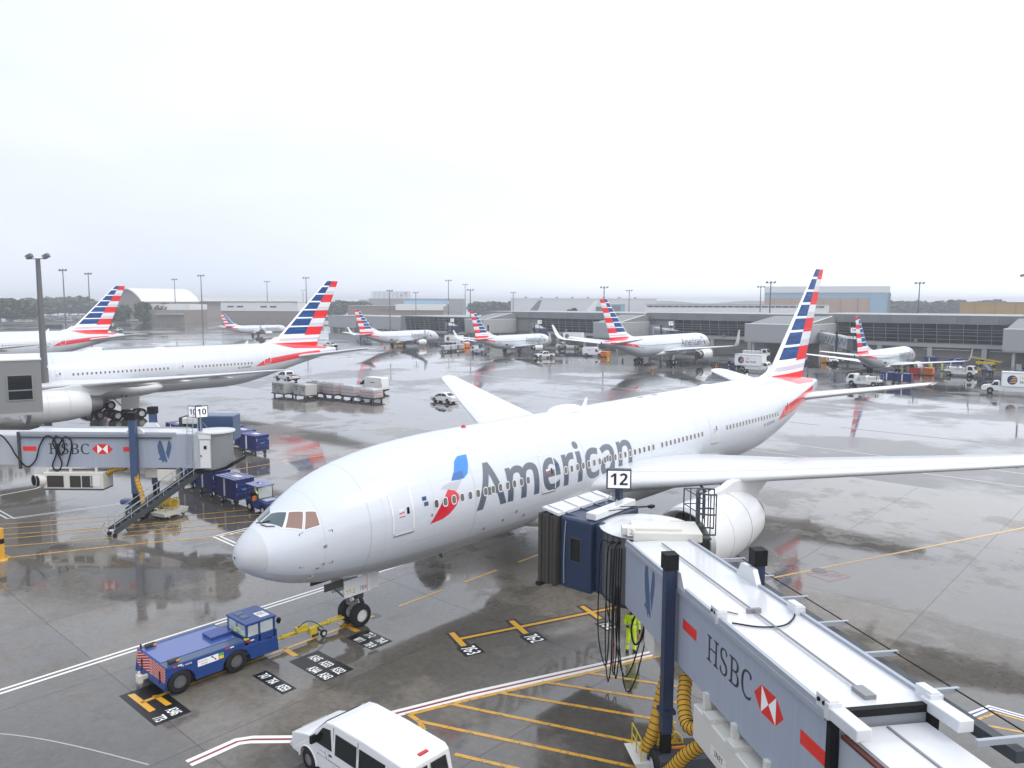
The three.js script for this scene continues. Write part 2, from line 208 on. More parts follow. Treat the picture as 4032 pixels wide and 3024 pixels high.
  for (const [a, c, d, e] of [[17.66, -20.45, 20.9, -12.3], [19.3, -20.45, 22.2, -12.9], [21.15, -19.72, 23.9, -13.5], [22.95, -19.05, 25.2, -14.1], [24.75, -18.25, 26.5, -14.3], [17.1, -18.0, 19.2, -12.5], [16.9, -15.9, 18, -12.6]]) stripe('hatch_line', [[a, c], [d, e]], 0.17, H_, 0.0085);
  // yellow hatching and white corner marks around bridge 10
  stripe('hatch_border', [[10, -53.4], [12.85, -52.3], [18.07, -49.95], [23.21, -47.3], [27.5, -45.4]], 0.17, H_, 0.006);
  for (const [a, c, d, e] of [[9, -63.9, 22.5, -56], [9, -62.3, 21, -55.7], [9, -60.7, 21, -53.6], [9, -59.1, 24, -51.4], [9, -57.3, 24.8, -48.5], [21, -55, 31, -50.2], [20, -54.2, 29.5, -49.1], [19, -52.8, 28.5, -47.6]]) stripe('hatch_line', [[a, c], [d, e]], 0.13, H_, 0.0085);
  for (const k of [0, 0.34]) { stripe('white_line', [[29, -47.45 + k], [23.4 + k, -47.2 + k], [23.3 + k, -40]], 0.14, W, 0.005); stripe('white_line', [[15.6 + k, -67], [15.7 + k, -61.7 + k], [24, -59.9 + k]], 0.12, W, 0.005); }
  stripe('white_line', [[15, -69.2], [19.84, -69.96], [23.5, -72.4]], 0.14, W, 0.005);
  stripe('yellow_line', [[28, -64.95], [66, -64.3]], 0.16, Y, 0.005);
  // lines on the right of bridge 12
  stripe('yellow_line', [[36.3, -19.3], [40.08, -17.46], [61.59, -8.68], [69, -5.7]], 0.18, Y, 0.005);
  for (const [p, q] of [[[42.6, -16.07], [42.23, -14.69]], [[42.23, -14.69], [43.78, -14.08]], [[43.78, -14.08], [44.04, -15.2]], [[44.04, -15.2], [42.6, -16.07]], [[42.9, -15.6], [43.5, -14.3]], [[43.3, -15.4], [43.7, -14.5]]]) stripe('faded_red_line', [p, q], 0.11, M.faintRed, 0.0045);
  mesh('drain_cover', b().cyl(0.42, 0.42, 0.012, 43.6, 0.006, -15.75, 'y', 24).cyl(0.3, 0.3, 0.014, 43.6, 0.008, -15.75, 'y', 24).geo(), M.dullMetal, marks);
  const rt = [[30.6, -6.15], [31.66, -5.73], [32.85, -5.28], [32.95, -3.2]]; stripe('blue_line', rt, 0.1, M.paintBlue, 0.004); stripe('white_line', offset(rt, 0.1), 0.1, W, 0.005); stripe('white_line', offset(rt, -0.1), 0.1, W, 0.005);
  stripe('hatch_border', [[31.5, -5.45], [32.55, -5.02], [32.66, -3.2]], 0.13, H_, 0.006); stripe('hatch_line', [[31.3, -5.1], [31.9, -3.4]], 0.13, H_, 0.0065);
  { const arc = []; for (let i = 0; i <= 14; i++) { const t = i / 14; arc.push([5.5 + 4.4 * t, -32.6 + 7.6 * t - 1.1 * Math.sin(t * Math.PI)]); } stripe('faded_arc', arc, 0.06, std([0.34, 0.34, 0.33], 0.35), 0.004); }
  // asphalt lane lines, tar seams
  for (const [x, z0, z1, w] of [[114.1, -210, 10, 0.22], [75.5, -120, 10, 0.14], [81.4, -120, 10, 0.14]]) stripe('white_line', [[x, z0], [x, z1]], w, W, 0.0005);
  for (const [x, z0, z1] of [[95.4, -140, -112.5], [95.5, -110.7, -84], [95.7, -81.5, -56], [96.6, -39.5, -35.6], [96.75, -33.2, -12], [96.6, -54, -42]]) stripe('tar_seam', [[x, z0], [x, z1]], 0.24, M.paintBlack, 0.0005);
  paint('stand_sign', [[71.5, -30.9], [74.05, -30.8], [74.2, -27.2], [71.9, -27.2]], Y, 0.0005); stripe('stand_sign_figure', [[72.2, -29.3], [73.6, -29.2]], 0.35, K, 0.002);
  for (const [x, z, l] of [[150, -122, 7], [176, -60, 12], [168, -140, 8]]) stripe('yellow_line', [[x, z], [x + l, z + 0.4]], 0.3, Y, 0.0005);
  for (const [x, z0, z1] of [[128, -190, -120], [140, -150, -60], [165, -240, -150], [84, -150, -96]]) stripe('faded_white_line', [[x, z0], [x + 0.4, z1]], 0.18, std([0.3, 0.3, 0.3], 0.3), 0.0005);
}
// ---------- aeroplanes ----------
// local axes: x aft from the nose, y up, z to port
const RED = '#c8102e', RED2 = '#e0242c';
function finTex() {                               // striped fin print; x across the chord box, y up the fin
  return canvasTex(512, 1024, (c, w, h) => {
    c.fillStyle = '#e8eaee'; c.fillRect(0, 0, w, h);
    const bands = [0.004, 0.096, 0.213, 0.329, 0.451, 0.571, 0.697, 0.82];
    for (let k = 0; k < 7; k++) {
      const y0 = bands[k] * h, y1 = bands[k + 1] * h - (k ? 0 : 0), gap = 0.021 * h, bl = c.createLinearGradient(0, 0, w, 0);
      c.fillStyle = k % 2 ? '#c9ccd6' : RED2; c.fillRect(0, y0, w, y1 - y0); if (k % 2) { c.fillStyle = '#dfe2e8'; c.fillRect(0, y0, w, (y1 - y0) * 0.55); }
      c.fillStyle = '#f4f5f7'; c.fillRect(0, y1 - gap * (k === 6 ? 0 : 1), w, 1);
      const x = (y) => FX(y / h) * w;
      c.fillStyle = '#013d7c'; c.beginPath(); c.moveTo(0, y0); c.lineTo(x(y0), y0); c.lineTo(x(y1), y1); c.lineTo(0, y1); c.fill();
      for (let q = 0; q < 26; q++) { const yy = y0 + (y1 - y0) * rnd(), hh = (y1 - y0) * rr(0.03, 0.12), xe = x(yy) * rr(0.55, 1); c.fillStyle = ['#0456a0', '#022d60', '#0a72bc', '#064688', '#033b76'][q % 5]; c.globalAlpha = 0.55; c.fillRect(x(yy) * rr(0, 0.5), yy, xe * 0.6, Math.min(hh, y1 - yy)); c.globalAlpha = 1; }
      c.fillStyle = '#f4f5f7'; c.beginPath(); c.moveTo(0, y1 - gap); c.lineTo(x(y1 - gap), y1 - gap); c.lineTo(x(y1), y1); c.lineTo(0, y1); c.fill();
    }
    c.fillStyle = '#e9ebef'; c.fillRect(0, bands[7] * h, w, h); c.fillStyle = '#c9ccd8'; c.fillRect(0, 0.86 * h, w, 0.035 * h); c.fillStyle = RED2; c.fillRect(0, 0.925 * h, w, h);
    c.fillStyle = '#f4f5f7'; c.beginPath(); c.moveTo(0, 0); c.lineTo(LE(0) * w, 0); c.lineTo(LE(1) * w, h); c.lineTo(0, h); c.fill();   // white leading edge
  });
}
const LE = () => 0.055, FX = (t) => 0.46 + 0.15 * t;  // in chord fractions
function livery(sp) {
  const { L, r, letters, wins, W = 2048, H = 1024 } = sp, X = (s) => s / L * W, Y = (a) => a / 360 * H;
  return canvasTex(W, H, (c) => {
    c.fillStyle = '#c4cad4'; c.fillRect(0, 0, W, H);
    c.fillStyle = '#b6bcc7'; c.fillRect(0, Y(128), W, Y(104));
    const n = noise(64, 8, 3, 77); for (let i = 0; i < 900; i++) { c.fillStyle = `rgba(90,92,96,${0.02 + 0.03 * n[i]})`; c.fillRect(rnd() * W, Y(60 + rnd() * 240), rr(3, 60), rr(1, 3)); }
    for (let s = 3; s < L * .95; s += 2.7) { c.strokeStyle = 'rgba(110,114,124,.16)'; c.lineWidth = 1; c.beginPath(); c.moveTo(X(s), 0); c.lineTo(X(s), H); c.stroke(); } for (const a of [20, 62, 95, 128, 152, 208, 232, 265, 298, 340]) { c.strokeStyle = 'rgba(110,114,124,.14)'; c.beginPath(); c.moveTo(X(4), Y(a)); c.lineTo(X(L * .9), Y(a)); c.stroke(); } for (let i = 0; i < 70; i++) { const s = rr(6, L * .9), a = rr(95, 160), l = rr(.5, 3); c.fillStyle = `rgba(96,92,86,${rr(.03, .1)})`; for (const y of [a, 360 - a]) c.fillRect(X(s), Y(y), X(l), rr(1, 2.5)); }
    c.strokeStyle = 'rgba(110,114,122,.4)'; c.lineWidth = 1; for (const s of sp.seams || []) { c.beginPath(); c.moveTo(X(s), 0); c.lineTo(X(s), H); c.stroke(); }
    for (const a of [40, 320, 112, 248]) { c.strokeStyle = 'rgba(150,154,162,.4)'; c.beginPath(); c.moveTo(X(L * 0.06), Y(a)); c.lineTo(X(L * 0.8), Y(a)); c.stroke(); }
    const poly = (pts, side, fill) => { c.fillStyle = fill; c.beginPath(); pts.forEach(([s, a], i) => { const y = side > 0 ? a : 360 - a; i ? c.lineTo(X(s), Y(y)) : c.moveTo(X(s), Y(y)); }); c.closePath(); c.fill(); };
    const t = sp.tail;
    for (const sd of [1, -1]) {
      poly([[t.rf, 97], [t.rf + 1.7 * t.k, 80], [t.re, 74], [t.re + 0.4 * t.k, 110], [t.re - 3 * t.k, 104]], sd, '#d3202c');
      poly([[t.sf, 0], [t.sf + 0.35 * t.k, 16], [t.sf + 1.5 * t.k, 34], [t.sf + 3.2 * t.k, 50], [t.se - 0.8 * t.k, 58], [t.se, 34], [t.se, 0]], sd, '#dc2a31');
      const e = letters, S = (s) => e.s0 + (s - 8.09) * e.k, A = (a) => e.ab + (a - 98.4) * e.ka;   // the 777's own lettering, scaled
      poly([[10.66, 43.6], [11.27, 43.9], [11.1, 52], [10.8, 62], [10.49, 65.4], [10.2, 66], [9.65, 64.9], [10.0, 57], [10.3, 48]].map(([s, a]) => [S(s), A(a)]), sd, '#0a74c6');
      poly([[10.5, 58], [10.49, 65.4], [9.65, 64.9], [9.9, 59]].map(([s, a]) => [S(s), A(a)]), sd, '#0757a2');
      poly([[8.88, 70.2], [9.1, 67.2], [9.55, 65.9], [10.3, 66.6], [10.1, 70], [9.8, 75], [9.5, 71.8]].map(([s, a]) => [S(s), A(a)]), sd, '#aab0ba');
      poly([[9.31, 71.4], [9.7, 74], [9.9, 78], [9.9, 82], [9.7, 87.5], [9.3, 93], [8.85, 96.4], [8.09, 98]].map(([s, a]) => [S(s), A(a)]), sd, RED);
      c.save(); const s0 = S(11.1), s1 = S(25.0); c.translate(X(sd > 0 ? s0 : s1), Y(sd > 0 ? e.ab : 360 - e.ab)); if (sd < 0) c.rotate(Math.PI);
      c.font = '200px sans-serif'; c.fillStyle = c.strokeStyle = '#515b69'; c.lineWidth = 9; c.lineJoin = 'miter'; const m = c.measureText('American').width, cap = 143 + 9;
      c.scale(X(s1 - s0) / (m + 9), Y(42.7 * e.ka) / cap); c.fillText('American', 4, -4); c.strokeText('American', 4, -4); c.restore();
      if (wins) { c.fillStyle = '#50545c'; for (let s = wins[0]; s < wins[1]; s += wins[2]) if (!wins[4] || Math.abs(s - wins[4]) > 1) { c.beginPath(); c.ellipse(X(s), Y(sd > 0 ? wins[3] : 360 - wins[3]), X(0.13), Y(3.2 * sp.wk), 0, 0, 7); c.fill(); } }
      c.fillStyle = '#30343c'; const rg = sp.reg; if (rg) { c.save(); c.translate(X(rg.s), Y(sd > 0 ? rg.a : 360 - rg.a)); if (sd < 0) c.rotate(Math.PI); c.scale(X(rg.w) / 520, Y(rg.h) / 72); c.font = 'bold 100px sans-serif'; c.fillText(rg.t, sd > 0 ? 130 : -520, 0); c.fillStyle = '#2a3768'; c.fillRect(sd > 0 ? 0 : -640, -70, 40, 40); c.fillStyle = '#c94a4f'; for (let k = 0; k < 4; k++) c.fillRect((sd > 0 ? 0 : -640) + (k < 2 ? 40 : 0), -70 + k * 20, k < 2 ? 50 : 90, 9); c.restore(); }
      for (const d of sp.paintedDoors || []) { c.strokeStyle = d > t.rf ? '#f2f2f4' : '#8b909a'; c.lineWidth = 2; const w = X(0.85), h = Y(30); c.strokeRect(X(d) - w / 2, Y(sd > 0 ? 66 : 294) - (sd > 0 ? 0 : h), w, h); }
    }
  });
}
function airfoil(n = 11) { const up = [], lo = []; for (let i = 0; i <= n; i++) { const x = (1 - Math.cos(Math.PI * i / n)) / 2, t = 5 * (0.2969 * Math.sqrt(x) - 0.126 * x - 0.3516 * x * x + 0.2843 * x ** 3 - 0.1036 * x ** 4); up.push([x, t]); lo.push([x, -t]); } return [...up.slice().reverse(), ...lo.slice(1, -1)]; }
const FOIL = airfoil();
function loft(secs, chordUV) {                     // secs: {p:[x,y,z] of the leading edge, c: chord, t: thickness ratio, n:[ny,nz]}
  const pos = [], uv = [], ix = [], m = FOIL.length, c0 = 0.06;
  secs.forEach((s, k) => FOIL.forEach(([x, t]) => { const n = s.n || [1, 0], h = t * s.t * s.c + (s.cam ?? 0) * s.c * Math.sin(Math.PI * x); pos.push(s.p[0] + x * s.c, s.p[1] + h * n[0], s.p[2] + h * n[1]); uv.push(x, (s.p[1] - secs[0].p[1]) / ((secs[secs.length - 1].p[1] - secs[0].p[1]) || 1)); }));
  for (let k = 0; k < secs.length - 1; k++) for (let j = 0; j < m; j++) { const a = k * m + j, c = k * m + (j + 1) % m, d = a + m, e = c + m; ix.push(a, d, c, c, d, e); }
  const cap = (k) => { for (let j = 1; j < m - 1; j++) ix.push(k * m, k * m + j, k * m + j + 1); }; cap(secs.length - 1);
  const g = new THREE.BufferGeometry(); g.setAttribute('position', new THREE.Float32BufferAttribute(pos, 3)); g.setAttribute('uv', new THREE.Float32BufferAttribute(uv, 2)); g.setIndex(ix); g.computeVertexNormals(); return g;
}
function dense(secs, per = 6) { const out = []; for (let k = 0; k < secs.length - 1; k++) for (let i = 0; i < per; i++) { const t = i / per, a = secs[k], c = secs[k + 1], L = (x, y) => x + (y - x) * t; out.push({ p: a.p.map((v, q) => L(v, c.p[q])), c: L(a.c, c.c), t: L(a.t, c.t), n: a.n && c.n ? [L(a.n[0], c.n[0]), L(a.n[1], c.n[1])] : a.n, cam: a.cam }); } out.push(secs[secs.length - 1]); return out; }
const mirror = (secs) => secs.map((s) => ({ ...s, p: [s.p[0], s.p[1], -s.p[2]], n: s.n && [s.n[0], -s.n[1]] }));
function wheel(parent, x, y, z, r, w, name = 'wheel', rimMat = M.silver) { // axle along z
  const o = new THREE.Group(); o.name = name; o.position.set(x, y, z); parent.add(o);
  const q = r * 0.22; b().lathe([[r * 0.55, -w / 2], [r - q, -w / 2], [r - q * 0.3, -w * 0.4], [r, -w * 0.22], [r, w * 0.22], [r - q * 0.3, w * 0.4], [r - q, w / 2], [r * 0.55, w / 2]], 0, 0, 0, 'z', 28).mesh('tyre', M.rubber, o);
  b().lathe([[0.001, -w * 0.36], [r * 0.3, -w * 0.36], [r * 0.34, -w * 0.42], [r * 0.5, -w * 0.3], [r * 0.56, -w * 0.47], [r * 0.56, w * 0.47], [r * 0.5, w * 0.3], [r * 0.34, w * 0.42], [r * 0.3, w * 0.36], [0.001, w * 0.36]], 0, 0, 0, 'z', 24).mesh('rim', rimMat, o);
  return o;
}
function nacelle(parent, sp, sd) {                 // sp: s0,s1,l,y,r
  const { s0, s1, l, y, r } = sp, len = s1 - s0, o = new THREE.Group(); o.name = 'engine'; o.position.set(s0, y, l * sd); parent.add(o);
  const prof = (pts) => pts.map(([x, k]) => [k * r, x * len]);
  const nac = mesh('nacelle', b().lathe(prof([[0.2, 0.78], [0.06, 0.8], [0.015, 0.83], [0, 0.87], [0.012, 0.905], [0.06, 0.95], [0.16, 0.99], [0.3, 1.0], [0.5, 0.985], [0.7, 0.93], [0.86, 0.84], [0.95, 0.775], [0.952, 0.74], [0.8, 0.78], [0.6, 0.8]]), 0, 0, 0, 'x', 40).geo(), M.wing, o);
  mesh('intake_lip', b().lathe(prof([[0.1, 0.795], [0.02, 0.825], [-0.004, 0.87], [0.014, 0.91], [0.05, 0.945]]), 0, 0, 0, 'x', 40).geo(), M.metal, o);
  for (const [q, k] of [[.3, 1.0], [.62, .958]]) mesh('cowl_seam', b().put(new THREE.TorusGeometry(k * r, .012, 5, 48), q * len, 0, 0, 0, Math.PI / 2).geo(), M.wingGrey, o);
  mesh('fan', b().cyl(r * 0.78, r * 0.78, 0.05, len * 0.2, 0, 0, 'x', 32).geo(), M.darkMetal, o); mesh('spinner', b().lathe([[0.001, len * 0.08], [r * 0.14, len * 0.13], [r * 0.26, len * 0.2]], 0, 0, 0, 'x', 20).geo(), M.dullMetal, o);
  mesh('exhaust', b().lathe(prof([[0.62, 0.62], [0.9, 0.6], [1.03, 0.52], [1.14, 0.42], [1.16, 0.4], [1.15, 0.36], [1.0, 0.4]]), 0, 0, 0, 'x', 32).geo(), M.dullMetal, o); mesh('exhaust_cone', b().lathe(prof([[0.9, 0.3], [1.12, 0.25], [1.3, 0.04], [1.31, 0.001]]), 0, 0, 0, 'x', 24).geo(), M.darkMetal, o);
  mesh('fan_duct', b().lathe(prof([[0.951, 0.74], [0.94, 0.6]]), 0, 0, 0, 'x', 32).geo(), M.black, o);
  const py = sp.wy - y; mesh('pylon', b().ext([[len * 0.12, r * 0.97], [len * 0.4, r * 1.0 + py * 0.08], [sp.pl * 0.42, py - 0.05], [sp.pl * 0.5, py + 0.12], [sp.pl, py - 0.02], [sp.pl * 1.02, py - 0.25], [len * 1.15, r * 0.45], [len * 0.95, r * 0.5], [len * 0.6, r * 0.7]], r * 0.24, 0, 0, 0, 0, 0.05).geo(), M.wing, o);
}
function makePlane(name, sp, tex) {
  const root = thing(name, '', 'airplane'); const { L } = sp, xs = sp.st.map((q) => q[0]), T = pch(xs, sp.st.map((q) => q[1])), Bt = pch(xs, sp.st.map((q) => q[2])), Wd = pch(xs, sp.st.map((q) => q[3]));
  const F = (s, a, o = 0) => { const t = T(s), q = Bt(s), w = Wd(s), ry = (t - q) / 2, x = Math.sin(a), y = Math.cos(a), n = Math.hypot(y / ry, x / w); return [s, (t + q) / 2 + ry * y + o * (y / ry) / n, w * x + o * (x / w) / n]; };
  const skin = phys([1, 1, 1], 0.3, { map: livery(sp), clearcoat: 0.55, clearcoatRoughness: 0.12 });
  const uvs = (s, a) => [s / L, 1 - a / (2 * Math.PI)], n = sp.seg || 64, end = sp.st[sp.st.length - 1][0];
  const hull = (nm, s0, s1, k, mat, pw = 1) => mesh(nm, surface(k, n, (i, j) => F(s0 + (s1 - s0) * i ** pw, j * 2 * Math.PI), (i, j) => uvs(s0 + (s1 - s0) * i ** pw, j * 2 * Math.PI)), mat, root);
  hull('nose_cone', 0, sp.rad, 14, M.radome, 2); const fus = hull('fuselage', sp.rad, end, sp.along || 120, skin);
  mesh('tail_cap', surface(1, n, (i, j) => { const p = F(end, j * 2 * Math.PI); return i ? [end + 0.02, (T(end) + Bt(end)) / 2, 0] : p; }), M.darkMetal, root);
  const patch = (cs, o, k = 6) => surface(k, k, (i, j) => { const s = (cs[0][0] * (1 - i) + cs[3][0] * i) * (1 - j) + (cs[1][0] * (1 - i) + cs[2][0] * i) * j, a = (cs[0][1] * (1 - i) + cs[3][1] * i) * (1 - j) + (cs[1][1] * (1 - i) + cs[2][1] * i) * j; return F(s, a * D2R, o); }, (i, j) => { const s = (cs[0][0] * (1 - i) + cs[3][0] * i) * (1 - j) + (cs[1][0] * (1 - i) + cs[2][0] * i) * j, a = (cs[0][1] * (1 - i) + cs[3][1] * i) * (1 - j) + (cs[1][1] * (1 - i) + cs[2][1] * i) * j; return uvs(s, a * D2R); });
  sp.cockpit.forEach(([cs, mat]) => { for (const sd of [1, -1]) { const q = cs.map(([s, a]) => [s, a * sd]), cx = q.reduce((t, p) => t + p[0], 0) / 4, ca = q.reduce((t, p) => t + p[1], 0) / 4, w = mesh('cockpit_window', patch(q, 0.022), mat, root); if (sp.seg) mesh('window_frame', patch(q.map(([s, a]) => [s + (s - cx) * 0.14, a + (a - ca) * 0.16]), 0.012), M.white, w); } });
  // wings, fin, tailplane
  const wing = dense(sp.wing, 3); for (const [sd, w] of [[1, wing], [-1, mirror(wing)]]) { const m = mesh('wing', loft(w), M.wing, root); if (sp.flapTracks) for (const [l, s, len] of sp.flapTracks) mesh('flap_fairing', b().lathe([[0.01, 0], [len * 0.05, len * 0.15], [len * 0.065, len * 0.4], [len * 0.05, len * 0.7], [0.01, len]], s, sp.wy(l), l * sd, 'x', 12).geo(), M.wing, m); }
  if (sp.seg) for (const sd of [1, -1]) for (const [xf, l0, l1, wd] of [[.1, 4.2, 29, .035], [.7, 4.2, 24, .05], [.86, 24, 29, .05], [.45, 11, 11.06, 2.6], [.7, 10.4, 10.45, 1.6], [.7, 17, 17.05, 1.2], [.7, 24, 24.04, .9]]) { // gaps of slats, flaps and panels
    const at = (l, x) => { const w = sp.wing; let k = 0; while (k < w.length - 2 && l > w[k + 1].p[2]) k++; const a = w[k], c = w[k + 1], t = (l - a.p[2]) / (c.p[2] - a.p[2]), L2 = (p, q) => p + (q - p) * t, ch = L2(a.c, c.c), th = 5 * (0.2969 * Math.sqrt(x) - 0.126 * x - 0.3516 * x * x + 0.2843 * x ** 3 - 0.1036 * x ** 4); return [L2(a.p[0], c.p[0]) + x * ch, L2(a.p[1], c.p[1]) + th * L2(a.t, c.t) * ch + .004, l * sd, ch]; };
    mesh('surface_gap', surface(24, 6, (i, j) => { const l = l0 + (l1 - l0) * i, q = at(l, xf), g = at(l, Math.min(.98, xf + (j - (wd > 1 ? .5 : 0)) * wd / q[3])); return g.slice(0, 3); }), M.wingGrey, root);
  }
  for (const w of [sp.stab, mirror(sp.stab)]) mesh('tailplane', loft(dense(w, 3)), M.wing, root);
  const fin = mesh('fin', loft(dense(sp.fin, 8).map((s) => ({ ...s, n: [0, 1] }))), phys([1, 1, 1], 0.4, { map: tex, specularIntensity: 0.55 }), root);
  if (sp.dorsal) mesh('dorsal_fillet', loft(dense(sp.dorsal, 4).map((s) => ({ ...s, n: [0, 1] }))), M.white, root);
  if (sp.fairing) { const f = sp.fairing, fx = f.map((q) => q[0]), ft = pch(fx, f.map((q) => q[1])), fb = pch(fx, f.map((q) => q[2])), fw = pch(fx, f.map((q) => q[3])); mesh('belly_fairing', surface(40, 32, (i, j) => { const s = fx[0] + (fx[fx.length - 1] - fx[0]) * i, a = j * 2 * Math.PI, ry = (ft(s) - fb(s)) / 2; return [s, (ft(s) + fb(s)) / 2 + ry * Math.cos(a), fw(s) * Math.sin(a)]; }), M.wing, root); }
  for (const sd of [1, -1]) nacelle(root, sp.eng, sd);
  // landing gear
  const G = sp.gear, gy = (s) => G.tilt ? 0.0324 - 0.0055 * s : 0;
  const ng = new THREE.Group(); ng.name = 'nose_gear'; ng.position.set(G.ns, gy(G.ns), 0); root.add(ng);
  b().cyl(G.nr * 0.2, G.nr * 0.2, G.nh, 0, G.nr + G.nh / 2, 0).cyl(G.nr * 0.13, G.nr * 0.13, G.nr * 1.6, 0, G.nr, 0, 'z').bar([0.05, G.nr * 1.5, 0], [-G.nh * 0.75, G.nr + G.nh, 0], G.nr * 0.14).bar([0.3, G.nr * 0.9, 0], [0.1, G.nr * 2.2, 0], 0.07).box(0.35, 0.18, 0.5, -0.1, G.nr * 1.95, 0).mesh('strut', M.dullMetal, ng);
  for (const sd of [1, -1]) wheel(ng, 0, G.nr, sd * G.nz, G.nr, G.nw);
  for (const sd of [1, -1]) {
    const g = new THREE.Group(); g.name = 'main_gear'; g.position.set(G.ms, gy(G.ms), sd * G.ml); root.add(g);
    const st = b().cyl(G.mr * 0.24, G.mr * 0.24, G.mh, 0, G.mr + G.mh / 2, 0).bar([0, G.mr + 0.3, 0], [0, G.mr + G.mh * 0.95, -sd * G.mh * 0.75], G.mr * 0.2).bar([0, G.mr + 0.3, 0], [-G.mh * 0.7, G.mr + G.mh * 0.95, 0], G.mr * 0.16); if (G.rows > 1) st.box((G.rows - 1) * G.dx + 0.4, 0.22, 0.26, 0, G.mr, 0); st.mesh('strut', M.darkMetal, g);
    for (let i = 0; i < G.rows; i++) for (const q of [1, -1]) wheel(g, (i - (G.rows - 1) / 2) * G.dx, G.mr, q * G.mz, G.mr, G.mw);
    if (G.door) b().box(G.door, G.mh * 0.7, 0.06, 0.2, G.mr + G.mh * 0.62, sd * G.mr * 0.9, 0, sd * 0.25).mesh('gear_door', M.wingGrey, g);
  }
  return { root, F, patch, skin, fus, T, Bt, Wd };
}
const FIN = finTex();
const sec = (x, y, z, c, t, n) => ({ p: [x, y, z], c, t, n });
// --- twin-aisle 63 m jet ---
const L7 = 62.5, wy7 = (l, s) => 4.23 + 0.105 * l - 0.0055 * s;
const spec7 = { L: L7, r: 3.1, seg: 72, along: 150, rad: 0.88, wk: 1,
  st: [[0, 4.74, 4.64, .05], [.03, 4.9, 4.44, .22], [.12, 5.08, 4.22, .42], [.4, 5.4, 3.98, .74], [.8, 5.68, 3.7, 1.06], [1.4, 6.03, 3.38, 1.42], [2.0, 6.38, 3.12, 1.72], [2.8, 6.88, 2.9, 2.04], [3.6, 7.28, 2.74, 2.3], [4.6, 7.66, 2.58, 2.54], [6, 8.0, 2.45, 2.79], [8, 8.3, 2.36, 2.99], [10, 8.44, 2.31, 3.08], [12, 8.5, 2.3, 3.1], [42, 8.5, 2.3, 3.1], [45, 8.49, 2.5, 3.07], [48, 8.46, 3.05, 2.92], [51, 8.38, 3.8, 2.62], [54, 8.22, 4.6, 2.15], [57, 7.97, 5.35, 1.55], [60, 7.6, 6.0, .82], [61.6, 7.38, 6.28, .38], [62.3, 7.27, 6.42, .2]],
  seams: [5, 11, 20, 27, 33, 40, 47], letters: { s0: 8.09, k: 1, ab: 98.4, ka: 1 }, tail: { rf: 46.5, re: 58.6, sf: 50.6, se: 60.6, k: 1 }, reg: { s: 43.7, a: 97, w: 2.1, h: 5, t: 'N751AN' },
  cockpit: [[[[1.12, 2], [1.62, 41], [2.06, 22], [1.7, 1.5]], M.cockpit], [[[1.72, 43.6], [2.22, 57.5], [2.52, 37.5], [2.12, 24.5]], M.blind], [[[2.31, 60], [2.88, 63.5], [2.92, 46.5], [2.6, 39.5]], M.blind]],
  wing: [sec(18.9, 3.65, 0, 14.9, .13), sec(20.75, wy7(3.1, 27), 3.1, 12.85, .13), sec(25.45, wy7(10, 29), 10, 7.95, .11), sec(32.3, wy7(20, 35) - .05, 20, 5.0, .10), sec(38.65, wy7(29.3, 40), 29.3, 2.3, .1), sec(39.6, wy7(30.2, 40), 30.2, 1.5, .1), sec(40.3, wy7(30.45, 40.5), 30.45, .7, .1)], wy: (l) => wy7(l, 33) - 0.45, flapTracks: [[8, 30.5, 4.6], [14.5, 32.6, 4], [21.5, 35.4, 3.2]],
  stab: [sec(52.6, 6.1, .9, 7.4, .1), sec(54.1, 6.35, 2, 6.5, .1), sec(59.9, 7.55, 10.2, 3.6, .09), sec(60.9, 7.62, 10.75, 2.4, .08)],
  fin: [sec(50.2, 7.6, 0, 8.6, .1), sec(51.2, 8.55, 0, 7.9, .1), sec(60.85, 18.05, 0, 2.25, .09), sec(61.1, 18.16, 0, 1.95, .05)], dorsal: [sec(48.2, 8.2, 0, 6, .06), sec(49.4, 8.48, 0, 5, .06), sec(50.6, 8.78, 0, 3, .07), sec(51.35, 9.4, 0, 2, .07)],
  fairing: [[16, 4.0, 2.7, 1.6], [18, 4.4, 2.15, 2.9], [21, 4.75, 1.95, 3.35], [30, 4.85, 1.9, 3.45], [34, 4.8, 1.95, 3.4], [36.5, 4.5, 2.2, 3.1], [38, 4.05, 2.7, 2.3], [38.9, 3.6, 3.2, .6]],
  eng: { s0: 19.3, s1: 26.4, l: 9.7, y: 2.82, r: 1.88, wy: 5.0, pl: 10.5 },
  gear: { tilt: 1, ns: 5.89, nr: .545, nw: .42, nz: .45, nh: 1.5, ms: 32, ml: 5.5, mr: .66, mw: .5, mz: .7, mh: 2.4, rows: 3, dx: 1.46, door: 2.2 } };
const jet = makePlane('wide_body_jet', spec7, FIN); const main = jet.root;
